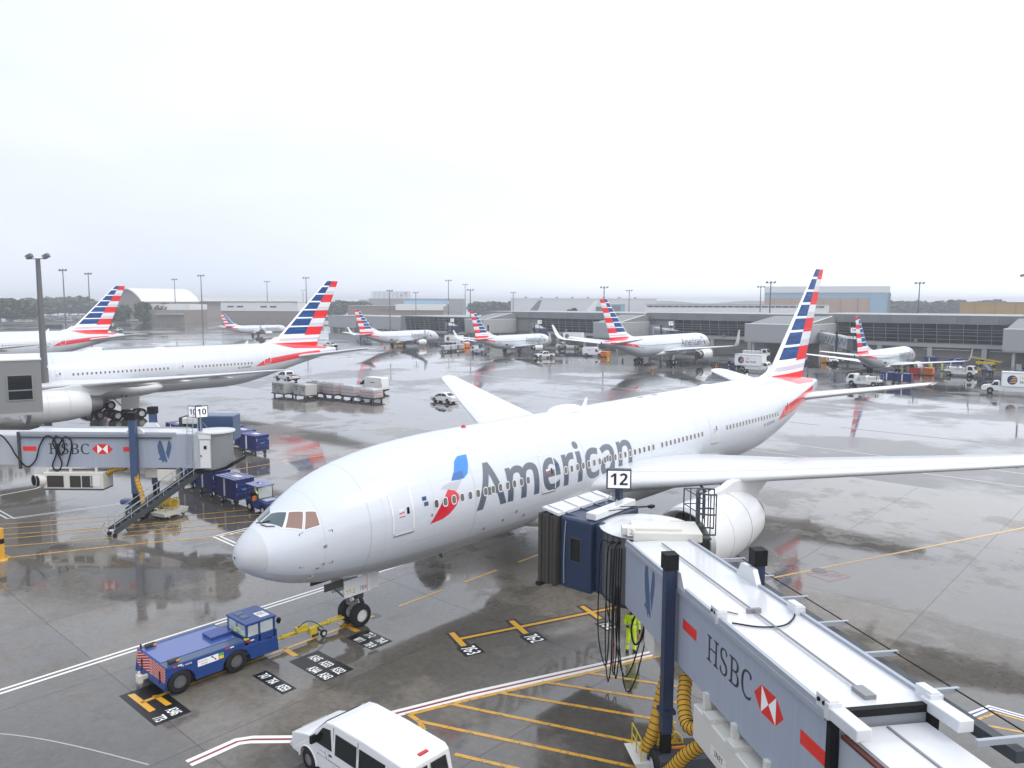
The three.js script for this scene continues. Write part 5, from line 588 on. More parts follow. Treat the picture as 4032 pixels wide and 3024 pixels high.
function farBridge(label, x, z, len, turn, y0, y1, no, print) { // local x from root to cab
  const o = thing('passenger_bridge', label, 'jet bridge', [x, 0, z], turn, 'passenger bridges'), K = (y1 - y0) / len, up = (q) => q.warp((a, y, c) => [a, y + K * a, c]);
  b().cyl(1.9, 1.9, 3.2, 0, y0 + 1.4, 0, 'y', 24).mesh('root_rotunda', M.panel2, o); up(b().span(1, len * .55, y0 + .1, y0 + 2.6, -1.1, 1.1)).mesh('inner_tunnel', M.bridge, o); up(b().span(len * .5, len, y0, y0 + 2.8, -1.3, 1.3)).mesh('tunnel', M.bridge, o); up(b().span(len * .5, len, y0 + 2.8, y0 + 2.9, -1.2, 1.2)).mesh('roof', M.bridgeRoof, o); up(b().span(1, len * .5, y0 + 2.6, y0 + 2.68, -1, 1)).mesh('roof', M.bridgeRoof, o);
  b().cyl(1.7, 1.7, 2.9, len + 1.2, y1 + 1.4, 0, 'y', 28).mesh('cab', M.bellowsGrey, o); b().cyl(1.85, 1.85, .12, len + 1.2, y1 + 2.9, 0, 'y', 28).mesh('cab_roof', M.bridgeRoof, o); b().rbox(1.6, 2.8, 3, .1, len + 2.6, y1 + 1.4, -.8, .6).mesh('cab_hood', M.navy, o); b().rbox(1.6, .5, 1.4, .05, len - .5, y1 + 3.1, 0).mesh('roof_unit', M.offWhite, o);
  for (const s of [1, -1]) { b().box(.45, y1 + 3.2, .45, len * .72, (y1 + 3.2) / 2 + .4, s * 1.6).mesh('lift_column', M.frameGrey, o); b().box(.6, .5, .6, len * .72, y1 + 3.9, s * 1.6).mesh('column_cap', M.black, o); wheel(o, len * .72, .5, s * 1.7, .5, .35); } b().box(1, .4, 3.6, len * .72, .8, 0).mesh('carriage', M.frameGrey, o); b().rbox(3, 1.2, 1.2, .05, len * .6, (y0 + y1) / 2 - .9, 0).mesh('air_conditioner', M.offWhite, o); b().cyl(.35, .35, y0, 0, y0 / 2, 0, 'y', 16).mesh('root_column', M.column, o);
  const pts = []; for (let i = 0; i <= 12; i++) pts.push([len * (.25 + .06 * i), (y0 + y1) / 2 + (i % 2 ? .6 : 2.2), 1.42]); b().tube(pts, .06, 60, 6).mesh('draped_cable', M.black, o);
  if (no) { b().box(.2, 2.2, .2, len + 1, y1 + 3.8, .3).mesh('sign_post', M.navy, o); numberSign(o, no, len + 1, y1 + 5, .3, 1.5, 1.3, print ?? 0, .25); } return o;
}
const face = (turn) => (-132 - turn) * D2R + Math.PI;       // turns a sign on a bridge to face the viewing terrace
farBridge('passenger bridge with gate 39 sign sloping down beside the airliner at the window band', 226, -84.5, 26, -142, 4.2, 3.2, '39', (-48 + 142) * D2R);
farBridge('passenger bridge with gate 37 sign above the winglet airliner nose', 228, -141, 22, -135, 4.2, 3.6, '37', (-48 + 135) * D2R);
farBridge('passenger bridge with gate 35 sign by the second single-aisle airliner', 228, -194, 22, -135, 3.8, 3.0, '35', (-48 + 135) * D2R);
{ const o = farBridge('passenger bridge with bank lettering by the leftmost single-aisle airliner', 229, -243, 24, -130, 3.4, 2.8, '31', (-48 + 130) * D2R); const t = canvasTex(512, 96, (c) => { c.fillStyle = '#b4bac4'; c.fillRect(0, 0, 512, 96); c.fillStyle = '#23262c'; c.font = '70px serif'; c.fillText('HSBC', 40, 72); c.fillStyle = '#d4261e'; c.fillRect(300, 38, 180, 22); c.beginPath(); c.moveTo(215, 48); c.lineTo(235, 24); c.lineTo(270, 24); c.lineTo(290, 48); c.lineTo(270, 72); c.lineTo(235, 72); c.fill(); c.fillStyle = '#fff'; c.beginPath(); c.moveTo(235, 24); c.lineTo(252, 48); c.lineTo(235, 72); c.moveTo(270, 24); c.lineTo(252, 48); c.lineTo(270, 72); c.fill(); }); b().put(new THREE.PlaneGeometry(11.5, 2.2), 17.5, 4.4, 1.34).mesh('printed_side', std([1, 1, 1], .5, 0, { map: t }), o); }
farBridge('pale passenger bridge without sign left of the leftmost single-aisle airliner', 222, -296, 18, -120, 2.8, 2.4);

// ---------- buildings beyond ----------
function block(name, label, category, x, z, turn, parts) { const o = thing(name, label, category, [x, 0, z], turn); for (const [nm, mat, x0, x1, y0, y1, z0, z1] of parts) b().span(x0, x1, y0, y1, z0, z1).mesh(nm, mat, o); return o; }
// local x runs to the right in the picture, z towards the viewer, for blocks turned -48
const arch = []; for (let i = 0; i <= 16; i++) { const t = i / 16 * 2 - 1; arch.push([t * 34, 14.2 + 11.4 * Math.pow(Math.cos(t * Math.PI / 2), .8)]); } arch.push([34, 0], [-34, 0]);
{ const o = thing('arched_hangar', 'big hangar with curved white roof behind the far left tail fins', 'hangar', [276, 0, -697], -89.3); mesh('end_wall', b().ext(arch.map(([x, y]) => [x * .98, y * .985]), 46, 0, 0, -25).geo(), M.brown, o); mesh('roof', b().ext([...arch.slice(0, 17), ...arch.slice(0, 17).reverse().map(([x, y]) => [x * .97, y - .8])], 50, 0, 0, -24).geo(), M.pale, o); b().span(-26, 30, 0, 17.4, -150, -49).mesh('annex_wall', M.brown, o); b().span(-27, 34, 14.5, 17.6, -150, -49).mesh('annex_roof', M.pale, o); for (let i = 0; i < 3; i++) b().box(.3, 1.2, 3, 34.2, 9, -12 - i * 12).mesh('window', M.glass, o); }
{ const o = block('cargo_shed', 'long white two-storey shed with four slit windows left of the second striped tail', 'building', 275, -478, -60, [['lower_wall', M.brown, -28, 29, 0, 8.3, -30, 0], ['upper_wall', M.pale, -28, 29, 8.3, 13.9, -30, .4], ['roof', M.roofGrey, -28.2, 29.2, 13.9, 14.2, -30, .6]]); for (const x of [-20.5, -13.5, 4, 11]) b().box(4.6, .9, .2, x, 11.2, .45).mesh('window', M.glass, o); for (let i = 0; i < 14; i++) b().box(2.2, 3.2, .2, -24 + i * 3.8, 2.4, .1).mesh('dock_door', i % 3 ? M.panel2 : M.under, o); }
{ const o = block('low_shed', 'low brown shed beside the long white shed, under the curved hangar roof', 'building', 240, -520, -60, [['wall', M.brown, -26, 4, 0, 8.8, -26, 0], ['roof', M.pale, -26.3, 4.3, 8.8, 12.6, -26, -6], ['canopy', M.roofGrey, -16, 4, 5.6, 6.3, 0, 3]]); for (let i = 0; i < 7; i++) b().box(2.4, 3, .2, -23 + i * 3.8, 2.2, .1).mesh('dock_door', M.under, o); }
block('cargo_terminal', 'wide brown cargo building with pale and blue upper blocks behind the left single-aisle jets', 'building', 305, -368, -48, [['wall', M.brown, -31, 27, 0, 12.2, -30, 0], ['upper_block', M.pale, -2, 27, 9.7, 13.2, -20, .5], ['blue_block', M.skyBlue, 1, 27, 13.2, 15.6, -40, -14], ['roof', M.roofGrey, -31.2, 0, 12.2, 12.5, -30, .2], ['louvre', M.under, -12, -2, 10, 11.4, -1, .3]]);
{ const o = block('tall_block', 'faint tall block with vertical piers far off on the skyline', 'building', 945, -1164, -48, [['wall', std([.5, .53, .58], .8), -36, 36, 0, 33.5, -20, 0], ['base', M.roofGrey, -60, 60, 0, 18, -30, -2]]); for (let i = 0; i < 9; i++) b().box(2.2, 33, .8, -34 + i * 8.4, 16.6, .4).mesh('pier', M.pale, o); for (const [x, y] of [[20, 26], [8, 28], [28, 30], [16, 22]]) b().box(4.5, 3, .6, x, y, .3).mesh('window', M.panel2, o); }
block('long_hall', 'faint low hall stretching along the skyline left of centre', 'building', 719, -830, -48, [['wall', M.panel, -66, 66, 0, 18, -40, 0], ['roof', M.roofGrey, -66.5, 66.5, 18, 18.8, -40, .5]]);
{ const o = block('freight_hall', 'huge pale freight hall behind the two white cargo jets', 'building', 520, -388, -53, [['wall', std([.56, .58, .61], .8), -62, 58, 0, 17.5, -60, 0], ['roof', M.pale, -62.3, 58.3, 17.5, 18, -60, .3]]); for (let i = 0; i < 8; i++) b().box(2, 1, 2, -50 + i * 13, 18.5, -8).mesh('roof_vent', M.panel2, o); for (let i = 0; i < 10; i++) b().box(3, 4, .2, -55 + i * 11, 3, .1).mesh('dock_door', M.panel2, o); }
{ const o = block('blue_shed', 'flat blue and grey shed behind the winglet airliner tail', 'building', 369, -258, -52, [['wall', M.panel2, -7.5, 0, 0, 12.3, -12, 0], ['blue_wall', M.skyBlue, 0, 8.5, 0, 13.5, -14, .4], ['roof', M.roofGrey, -.2, 8.7, 13.5, 13.8, -14, .6]]); b().box(5, 6, .2, 3.4, 10, .5).mesh('shutter', M.panel2, o); }
{ const o = block('ribbon_window_hall', 'long low white hall with ribbon windows right of centre', 'building', 540, -270, -60, [['wall', M.pale, -62, 70, 0, 13.2, -20, 0], ['roof', M.roofGrey, -62.4, 70.4, 13.2, 13.6, -20, .4]]); for (let i = 0; i < 26; i++) b().box(4.4, 1.1, .2, -58 + i * 4.9, 11.8, .1).mesh('window', M.glass, o); }
{ const o = block('blue_hangar', 'giant hangar, white above blue and tan bands, far behind the near tail fin', 'hangar', 655, -242, -69, [['tan_wall', M.hangarTan, -48, 34, 0, 18.8, -60, .3], ['blue_wall', M.skyBlue, -48, 34, 18.8, 23.2, -60, .2], ['blue_end', M.skyBlue, 34, 48, 0, 23.2, -60, .6], ['upper_wall', M.pale, -48.3, 48.3, 23.2, 28.4, -60, .8], ['end_pier', M.panel2, 47, 49, 0, 23.2, -61, 1]]); for (let i = 0; i < 6; i++) b().box(.5, 18.5, .4, -40 + i * 13, 9.3, .5).mesh('door_rib', M.brown, o); }
{ const o = block('tan_building', 'tan panelled building at the right edge above the concourse roof', 'building', 417, -60, -80, [['wall', M.tan, -30, 30, 0, 15.3, -20, 0], ['roof', M.roofGrey, -30.2, 30.2, 15.3, 15.6, -20, .2]]); for (let i = 0; i < 7; i++) b().box(.5, 15, .3, -24 + i * 8, 7.6, .1).mesh('wall_rib', std([.34, .23, .11], .8), o); }
for (const [x, z, t, label] of [[452, -404, -60, 'white cargo jet with a grey tail in front of the freight hall'], [474, -366, -60, 'white cargo jet with an all-white tail in front of the freight hall']]) { // distant freighters
  const o = thing('cargo_jet', label, 'airplane', [x, 0, z], t, 'white cargo jets'); const st = [[0, 5.5, 4.8, .3], [2, 7.6, 3.4, 2.2], [6, 8.6, 2.6, 3.1], [44, 8.4, 2.8, 3.1], [54, 8, 5, 1.6], [62, 7.6, 6.6, .3]], T = pch(st.map((q) => q[0]), st.map((q) => q[1])), Bo = pch(st.map((q) => q[0]), st.map((q) => q[2])), Wd = pch(st.map((q) => q[0]), st.map((q) => q[3]));
  const K = .62; o.scale.setScalar(K); mesh('fuselage', surface(40, 24, (i, j) => { const s = 62 * i, a = j * 2 * Math.PI; return [s - 31, (T(s) + Bo(s)) / 2 + (T(s) - Bo(s)) / 2 * Math.cos(a) + 4, Wd(s) * Math.sin(a)]; }), M.white, o); for (const w of [[sec(-12, 7.5, 0, 14, .12), sec(12, 10.5, 31, 3, .1)], mirror([sec(-12, 7.5, 0, 14, .12), sec(12, 10.5, 31, 3, .1)])]) mesh('wing', loft(w), M.white, o); mesh('fin', loft([sec(16, 12, 0, 11, .1), sec(28, 26, 0, 4.5, .1)].map((s) => ({ ...s, n: [0, 1] }))), label.includes('grey tail') ? M.panel2 : M.white, o);
  for (const l of [10, -10]) b().cyl(1.5, 1.2, 5, -8, 6, l, 'x', 16).mesh('engine', M.white, o); b().cyl(.3, .3, 7, -24, 3.5, 0).mesh('nose_gear', M.darkMetal, o); for (const l of [4, -4]) b().cyl(.5, .5, 7, 2, 3.5, l).mesh('main_gear', M.darkMetal, o);
}
// ---------- floodlight masts ----------
function mast(label, x, z, h, heads, mm = M.mast) {
  const o = thing('floodlight_mast', label, 'light mast', [x, 0, z], 0, 'floodlight masts'); b().cyl(h * .006 + .04, h * .012 + .06, h, 0, h / 2, 0, 'y', 12).mesh('pole', mm, o);
  const k = h / 25; b().box(.1 * k, .12 * k, 3.2 * k, 0, h, 0, .5).mesh('cross_arm', mm, o); const n = heads; for (let i = 0; i < n; i++) { const t = n > 1 ? i / (n - 1) * 2 - 1 : 0, dx = .5, q = b().rbox(.9 * k, .6 * k, .8 * k, .08 * k, t * 1.5 * k * Math.sin(.5), h + .35 * k, t * 1.5 * k * Math.cos(.5), -.75, 0, .5).mesh('floodlight', mm, o); b().box(.05, .42 * k, .6 * k, t * 1.5 * k * Math.sin(.5) - .4 * k, h + .2 * k, t * 1.5 * k * Math.cos(.5), -.75, 0, .5).mesh('lamp_glass', M.lampGlass, q); }
  return o;
}
function polar(px, D) { const az = Math.atan2(-.6665, .7379) + Math.atan((px - 1106) / 1678.7); return [D * Math.cos(az), D * Math.sin(az)]; }
const mastRow = [[144, 430, 29, 3, 'tall thin mast, first right of the big near mast, above the dark trees'], [198, 480, 29, 3, 'tall thin mast just left of the farthest tail fin'], [382, 620, 30, 3, 'faint mast above the curved white hangar roof'], [439, 500, 29.5, 3, 'mast in front of the low white shed roof'], [580, 660, 30, 3, 'mast right of the white shed beside the second tail fin'], [657, 740, 24.5, 2, 'short mast with forked head just left of a taller one'], [664, 520, 29.5, 3, 'tall mast right behind the top of the second tail fin'], [843, 345, 19.5, 3, 'mast in front of the leftmost glazed concourse hall'], [899, 420, 19.5, 3, 'mast over the brown cargo building'], [969, 520, 28.5, 3, 'tallest thin mast near the centre of the skyline'], [1005, 640, 28.5, 3, 'pale thin mast right of the tallest centre mast'], [1016, 320, 19.6, 3, 'mast with three splayed heads above a single-aisle tail'], [1108, 450, 20, 3, 'mast right of centre in front of the freight hall'], [1303, 300, 20.4, 3, 'mast with three splayed heads behind the winglet airliner tail'], [1357, 400, 20.6, 3, 'reddish-footed mast right of the winglet airliner tail'], [1639, 380, 22, 3, 'farther of the two masts left of the near tail fin'], [1660, 288, 21.8, 3, 'nearer of the two masts left of the near tail fin'], [1979, 330, 22.2, 3, 'mast above the long window band in front of the far jets'], [2209, 250, 22.2, 3, 'mast cut by the right edge of the picture']];
for (const [px, D, h, n, label] of mastRow) { const [x, z] = polar(px, D); mast(label, x, z, h, n); }
{ const o = mast('big dark floodlight mast near the left edge in front of the gate building', 31.6, -104.8, 20.1, 2, M.mast); o.getObjectByName('pole').scale.set(1.6, 1, 1.6); b().box(.5, .5, .5, 0, 14.5, 0).mesh('control_box', M.mast, o); b().box(.25, .3, .25, .3, 7.2, .3).mesh('camera_housing', M.pale, o); }
// ---------- trees ----------
const leafMats = [[.045, .07, .03], [.06, .085, .04], [.075, .1, .05]].map((c) => std(c, .9));
const blobG = []; for (let k = 0; k < 3; k++) { const g = b(); for (let i = 0; i < 420; i++) { const a = rnd() * 6.283, u = rr(-1, 1), r = Math.cbrt(rr(.25, 1)), lob = 1 + .22 * Math.sin(a * 3 + k) * Math.cos(u * 4 + k * 2), q = Math.sqrt(1 - u * u), s = rr(.16, .36); const p = new THREE.PlaneGeometry(s, s * rr(.6, 1)); g.put(p, r * q * Math.cos(a) * lob, u * r * .85, r * q * Math.sin(a) * lob, rr(-3, 3), rr(-3, 3), rr(-3, 3)); } blobG.push(g.geo()); }
const trunkG = b().cyl(.025, .05, 1, 0, .5, 0, 'y', 7).bar([0, .6, 0], [.18, .95, .1], .025).bar([0, .55, 0], [-.2, .9, -.08], .025).geo();
function tree(label, x, z, h, w, k) { const o = thing('tree', label, 'tree', [x, 0, z], rr(0, 360), 'trees along the car park'); const t = mesh('trunk', trunkG, std([.05, .04, .03], .9), o); t.scale.set(h * .6, h * .55, h * .6); const c = mesh('crown', blobG[k % 3], leafMats[k % 3], o); c.scale.set(w / 2, h * .5, w / 2); c.position.y = h * .54; const c2 = mesh('crown', blobG[(k + 1) % 3], leafMats[(k + 2) % 3], o); c2.scale.set(w * .42, h * .34, w * .42); c2.position.set(w * .25, h * .33, -w * .1); return o; }
{ const L = [[4, 470, 15.6, 17], [26, 480, 15.9, 18], [48, 470, 15.4, 17], [70, 490, 16, 18], [92, 470, 15.6, 16], [112, 480, 16.6, 17], [128, 500, 14.5, 13], [152, 520, 16.6, 16], [172, 510, 17.2, 20], [190, 520, 16, 15], [206, 540, 13, 12], [272, 600, 13, 10], [312, 590, 14.4, 12], [338, 600, 12, 8], [358, 590, 14.2, 12], [242, 560, 12, 12], [690, 800, 15, 18], [712, 820, 15.6, 20], [736, 800, 16, 22], [764, 820, 15.4, 18], [785, 830, 15.8, 20]]; const words = ['first', 'second', 'third', 'fourth', 'fifth', 'sixth', 'seventh', 'eighth', 'ninth', 'tenth', 'eleventh'];
  L.forEach(([px, D, h, w], i) => { if (i < 3) { D = 690; h += .9; w *= 1.4; } else if (i < 11) { h = 15.2 + (h - 15.2) * 1.9 + 1; w *= 1.9; D += 430; } const [x, z] = polar(px, D); const lab = i < 11 ? `dark green tree, ${words[i]} from the left edge of the tree line` : i < 16 ? ['round tree left of the arched hangar corner', 'rounded tree under the white hangar roof, left of two', 'narrow small tree between two rounded ones by the hangar', 'rounded tree beside the low shed, right of the narrow one', 'low tree hidden beside the farthest tail fin'][i - 11] : `hazy tree, ${words[i - 16]} right of the second striped tail`; tree(lab, x, z, h, w, i); });
  for (let i = 0; i < 8; i++) { const [x, z] = polar(1032 + i * 13, 860); tree(`hazy tree, ${words[i]} from left in the clump right of the cargo building`, x, z, rr(14.2, 16), 24, i); } for (let i = 0; i < 6; i++) { const [x, z] = polar(1280 + i * 18 + 4, 800); tree(`grey tree, ${words[i]} from left in the clump above the ribbon-window hall`, x, z, [16, 19, 17, 18.5, 17.5, 16][i], 24, i); } { const [x, z] = polar(1236, 480); tree('single dark bush by the blue shed', x, z, 11.5, 9, 1); } for (let i = 0; i < 7; i++) { const [x, z] = polar(1900 + i * 40, 1000); tree(`hazy tree, ${words[i]} from left on the skyline right of the blue hangar`, x, z, rr(17, 20), 34, i); } }
const lowHill = (px0, px1, D, h, name) => { const p = []; for (let i = 0; i <= 60; i++) { const [x, z] = polar(px0 + (px1 - px0) * i / 60, D); p.push([x, z]); } struct(mesh(name, surface(60, 4, (i, j) => { const k = Math.round(i * 60), [x, z] = p[k], s = 1 + .25 * j; return [x * s, h * Math.sin(Math.PI * Math.min(1, j * .55 + .02)) * (.75 + .25 * Math.sin(k * .7) * Math.sin(k * .23 + 2)), z * s]; }), std([.06, .075, .045], .95))); };
lowHill(1250, 2700, 2100, 22, 'hills'); { const [x0, z0] = polar(-60, 640), [x1, z1] = polar(330, 760); }
// ---------- car park: rows of parked cars beyond the fence ----------
{
  const carG = b().ext([[-2.2, .25], [2.2, .25], [2.25, .7], [1.2, .9], [.6, 1.4], [-1.2, 1.42], [-1.9, .95], [-2.25, .85]], 1.7, 0, 0, 0, 0, .08).geo(), winG = b().ext([[-1.6, .92], [1.05, .92], [.55, 1.34], [-1.1, 1.36]], 1.74, 0, 0, 0).geo(), mats = [[.6, .6, .6], [.5, .52, .55], [.25, .26, .28], [.06, .06, .07], [.3, .05, .04], [.08, .1, .2], [.42, .4, .36]].map((c) => phys(c, .3, { clearcoat: 1 })), names = ['white', 'silver', 'grey', 'black', 'red', 'blue', 'beige'];
  let n = 0; const rows = [[40, 330, 645], [50, 335, 675], [60, 330, 712], [75, 330, 756], [100, 330, 808]];
  rows.forEach(([a, c, D], r) => { for (let px = a; px < c; px += 8.4 * 645 / D) { if (rnd() < .14) continue; const [x, z] = polar(px + rr(-1, 1), D + rr(-3, 3)), k = Math.floor(rnd() * 7 * rnd() + rnd() * 2) % 7, o = mesh('parked_car', carG, mats[k]); o.position.set(x, 0, z); o.rotation.y = (-48 + (r % 2 ? 24 : 204) + rr(-3, 3)) * D2R; tag(o, `small ${names[k]} car parked among the rows in the far left car park`, 'car', `${names[k]} cars in the far car park`); mesh('glazing', winG, M.glass, o); n++; } });
  for (const [px, D, w] of [[745, 520, 0], [760, 500, 0], [720, 540, 0], [735, 480, 0], [708, 500, 0], [1040, 480, 0], [1056, 470, 0], [1070, 490, 0], [1024, 470, 0]]) { const [x, z] = polar(px, D), o = mesh('service_van', b().rbox(5.2, 2.1, 2, .25, 0, 1.35, 0).geo(), M.white); o.position.set(x, 0, z); o.rotation.y = rr(0, 3); tag(o, px < 900 ? 'white service van in the yard left of the cargo building' : 'white service van in the yard right of the cargo building', 'van', px < 900 ? 'yard vans on the left' : 'yard vans on the right'); mesh('windscreen', b().box(.06, .7, 1.7, 2.6, 1.75, 0).geo(), M.glass, o); for (const s of [-1.6, 1.6]) mesh('wheel_pair', b().cyl(.35, .35, 2.04, s, .35, 0, 'z', 10).geo(), M.rubber, o); }
  const fence = (label, p, q, h) => { const L = Math.hypot(q[0] - p[0], q[1] - p[1]), o = thing('fence', label, 'fence', [p[0], 0, p[1]], Math.atan2(-(q[1] - p[1]), q[0] - p[0]) / D2R); b().box(L, .16, .12, L / 2, h, 0).mesh('top_rail', M.mast, o); b().box(L, .12, .1, L / 2, h * .55, 0).mesh('lower_rail', M.mast, o); for (let i = 0; i <= L / 9; i++) b().box(.16, h, .16, i * 9, h / 2, 0).mesh('post', M.mast, o); };
  fence('long low fence between the far taxiway and the car park', polar(-20, 596), polar(345, 610), 2.2); fence('dark guard rail across the far taxiway left of the regional jet', polar(495, 425), polar(655, 405), 1.3);
  { const p = polar(-40, 605), q = polar(345, 618), L = Math.hypot(q[0] - p[0], q[1] - p[1]), o = thing('bank', 'dark earth bank running below the far car park', 'bank', [p[0], 0, p[1]], Math.atan2(-(q[1] - p[1]), q[0] - p[0]) / D2R); b().ext([[-5, 0], [0, .9], [3, .9], [8, 0]].map(([x, y]) => [x, y - .02]), L, 0, 0, 0).warp((x, y, z) => [z + L / 2, y, -x]).mesh('slope', std([.05, .052, .045], .9), o); }
  for (const [px, D, w, lab] of [[118, 470, 9, 'dark box marker on the taxiway beside the big mast'], [277, 480, 3.2, 'small dark cabinet on the far taxiway'], [553, 425, 4.2, 'dark cabinet by the guard rail']]) { const [x, z] = polar(px, D), o = thing('cabinet', lab, 'cabinet', [x, 0, z], -48); b().rbox(w, 2.4, 2, .1, 0, 1.3, 0).mesh('housing', M.frameGrey, o); b().box(w, .2, 2.1, 0, .1, 0).mesh('plinth', M.column, o); }
}
// ---------- vehicles ----------
// local axes: x forward, y up, z to the right-hand side... z > 0 is the side seen when the vehicle faces left
function arches(top, yb, axles, ra) { const x0 = top[0][0], x1 = top[top.length - 1][0], bot = [[x1, yb]]; for (const a of [...axles].sort((p, q) => q - p)) for (let i = 0; i <= 8; i++) { const t = i / 8 * Math.PI; bot.push([a + ra * Math.cos(t), yb + Math.max(0, ra * Math.sin(t) - (yb - .34) * 0)]); } bot.push([x0, yb]); return [...top, ...bot]; }
function taperer(w, belt, k, nose) { return (x, y, z) => { let s = y > belt ? 1 - k * (y - belt) : 1 - .05 * Math.max(0, (belt - .55 - y)); if (nose && x > nose[0]) s *= 1 - nose[1] * (x - nose[0]); if (nose && x < -nose[0] - .2) s *= 1 - nose[1] * .5 * (-nose[0] - .2 - x); return [x, y, z * s]; }; }
function vehicle(o, sp) {
  const { w, top, yb, axles, ra, belt, k, r, nose } = sp, tp = taperer(w, belt, k, nose), body = b().ext(arches(top, yb, axles, ra), w, 0, 0, 0, 0, .05).warp(tp).mesh('body', sp.paint || M.white, o);
  b().box(top[top.length - 1][0] - top[0][0] - .25, .2, w * .8, (top[0][0] + top[top.length - 1][0]) / 2, yb + .02, 0).mesh('underbody', M.black, o);
  for (const a of axles) for (const s of [1, -1]) { wheel(o, a, r, s * (w / 2 - .13), r, .24, 'wheel', M.dullMetal); if (sp.flare) b().put(new THREE.TorusGeometry(ra - .02, .035, 6, 20, Math.PI), a, yb, s * (w / 2 - .02)).mesh('arch_lip', sp.paint || M.white, o); b().cyl(ra - .04, ra - .04, .3, a, yb + .02, s * (w / 2 - .32), 'z', 20).mesh('wheel_well', M.black, o); }
  for (const [nm, pts, extra] of sp.side || []) for (const s of [1, -1]) { const q = b().ext(pts, .02, 0, 0, 0).warp((x, y, z) => { const t = tp(x, y, w / 2); return [x, y, s * (t[2] + .006 + z)]; }); q.mesh(nm, extra || M.glass, o); }
  for (const [nm, c, mat] of sp.quads || []) mesh(nm, b().add(surface(4, 4, (i, j) => [0, 1, 2].map((q) => (c[0][q] * (1 - i) + c[1][q] * i) * (1 - j) + (c[3][q] * (1 - i) + c[2][q] * i) * j))).geo(), mat || M.glass, o);
  for (const [nm, x, y, z, a, c, d, mat] of sp.boxes || []) b().rbox(a, c, d, Math.min(a, c, d) * .25, x, y, z).mesh(nm, mat || M.black, o);
  return o;
}
const mirrors = (x, y, z) => [1, -1].map((s) => ['mirror', x, y, s * z, .12, .26, .22, M.black]);
function vanNear() {
  const o = thing('passenger_van', 'white passenger van with dark windows at the bottom edge', 'van', [14.17, 0, -18.88], 90);
  vehicle(o, { w: 1.86, yb: .36, axles: [1.98, -1.65], ra: .5, r: .37, belt: 1.2, k: .08, nose: [2.3, .05], paint: M.white, flare: 1,
    top: [[-2.96, .42], [-2.98, .9], [-2.93, 1.35], [-2.82, 1.95], [-2.66, 2.08], [-1, 2.13], [.6, 2.1], [.98, 2.03], [1.3, 1.75], [1.82, 1.3], [2.2, 1.22], [2.75, 1.05], [2.93, .95], [2.98, .5]],
    side: [['front_window', [[.62, 1.22], [1.62, 1.22], [1.12, 1.8], [.72, 1.86]], M.glass], ['side_window', [[-.62, 1.18], [.44, 1.18], [.44, 1.84], [-.62, 1.84]], M.glass], ['side_window', [[-1.98, 1.18], [-.76, 1.18], [-.76, 1.84], [-1.98, 1.84]], M.glass], ['rear_side_window', [[-2.66, 1.2], [-2.1, 1.2], [-2.1, 1.82], [-2.58, 1.82]], M.glass], ['door_seam', [[.54, .5], [.56, .5], [.56, 2.0], [.54, 2.0]], M.dullMetal], ['door_seam', [[-.7, .5], [-.68, .5], [-.68, 2.0], [-.7, 2.0]], M.dullMetal], ['trim_line', [[-2.6, .86], [1.4, .86], [1.4, .88], [-2.6, .88]], M.dullMetal], ['door_handle', [[.62, 1.02], [.76, 1.02], [.76, 1.07], [.62, 1.07]], M.black]],
    quads: [['windscreen', [[1.09, 2.0, -.74], [1.09, 2.0, .74], [1.74, 1.42, .82], [1.74, 1.42, -.82]]], ['rear_window', [[-2.99, 1.3, .06], [-2.99, 1.3, .72], [-2.88, 1.86, .66], [-2.88, 1.86, .06]]], ['rear_window', [[-2.99, 1.3, -.72], [-2.99, 1.3, -.06], [-2.88, 1.86, -.06], [-2.88, 1.86, -.66]]]],
    boxes: [['front_bumper', 2.98, .52, 0, .16, .2, 1.8, M.silver], ['rear_bumper', -3.02, .5, 0, .16, .18, 1.8, M.silver], ['grille', 2.95, .82, 0, .08, .28, 1.0, M.dullMetal], ['brake_lamp', -2.62, 2.1, 0, .12, .05, .34, M.redLamp], ...mirrors(1.45, 1.35, 1.05), ...[1, -1].map((s) => ['headlamp', 2.9, .84, s * .7, .08, .2, .26, M.lampGlass]), ...[1, -1].map((s) => ['tail_lamp', -2.95, .95, s * .82, .06, .4, .12, M.redLamp])] });
  for (const [x, z] of [[-1.0, .35], [-1.55, .3], [-.2, .35], [.9, .4]]) b().rbox(.45, .5, .45, .15, x, 1.35, z).mesh('seat', std([.03, .06, .065], .8), o);
  const t = canvasTex(128, 96, (c) => { c.fillStyle = '#d9dbdf'; c.fillRect(0, 0, 128, 96); c.fillStyle = '#6b7280'; c.font = '24px sans-serif'; c.fillText('Airlines', 6, 40); c.fillStyle = '#22262c'; c.fillRect(86, 12, 6, 36); c.fillStyle = RED; c.beginPath(); c.moveTo(92, 46); c.lineTo(104, 52); c.lineTo(112, 86); c.lineTo(100, 74); c.fill(); }); const pl = new THREE.PlaneGeometry(.5, .36); for (const s of [1, -1]) b().put(pl.clone(), 1.05, .98, s * .943, 0, s < 0 ? Math.PI : 0).mesh('door_emblem', std([1, 1, 1], .4, 0, { map: t }), o);
  return o;
}
vanNear();
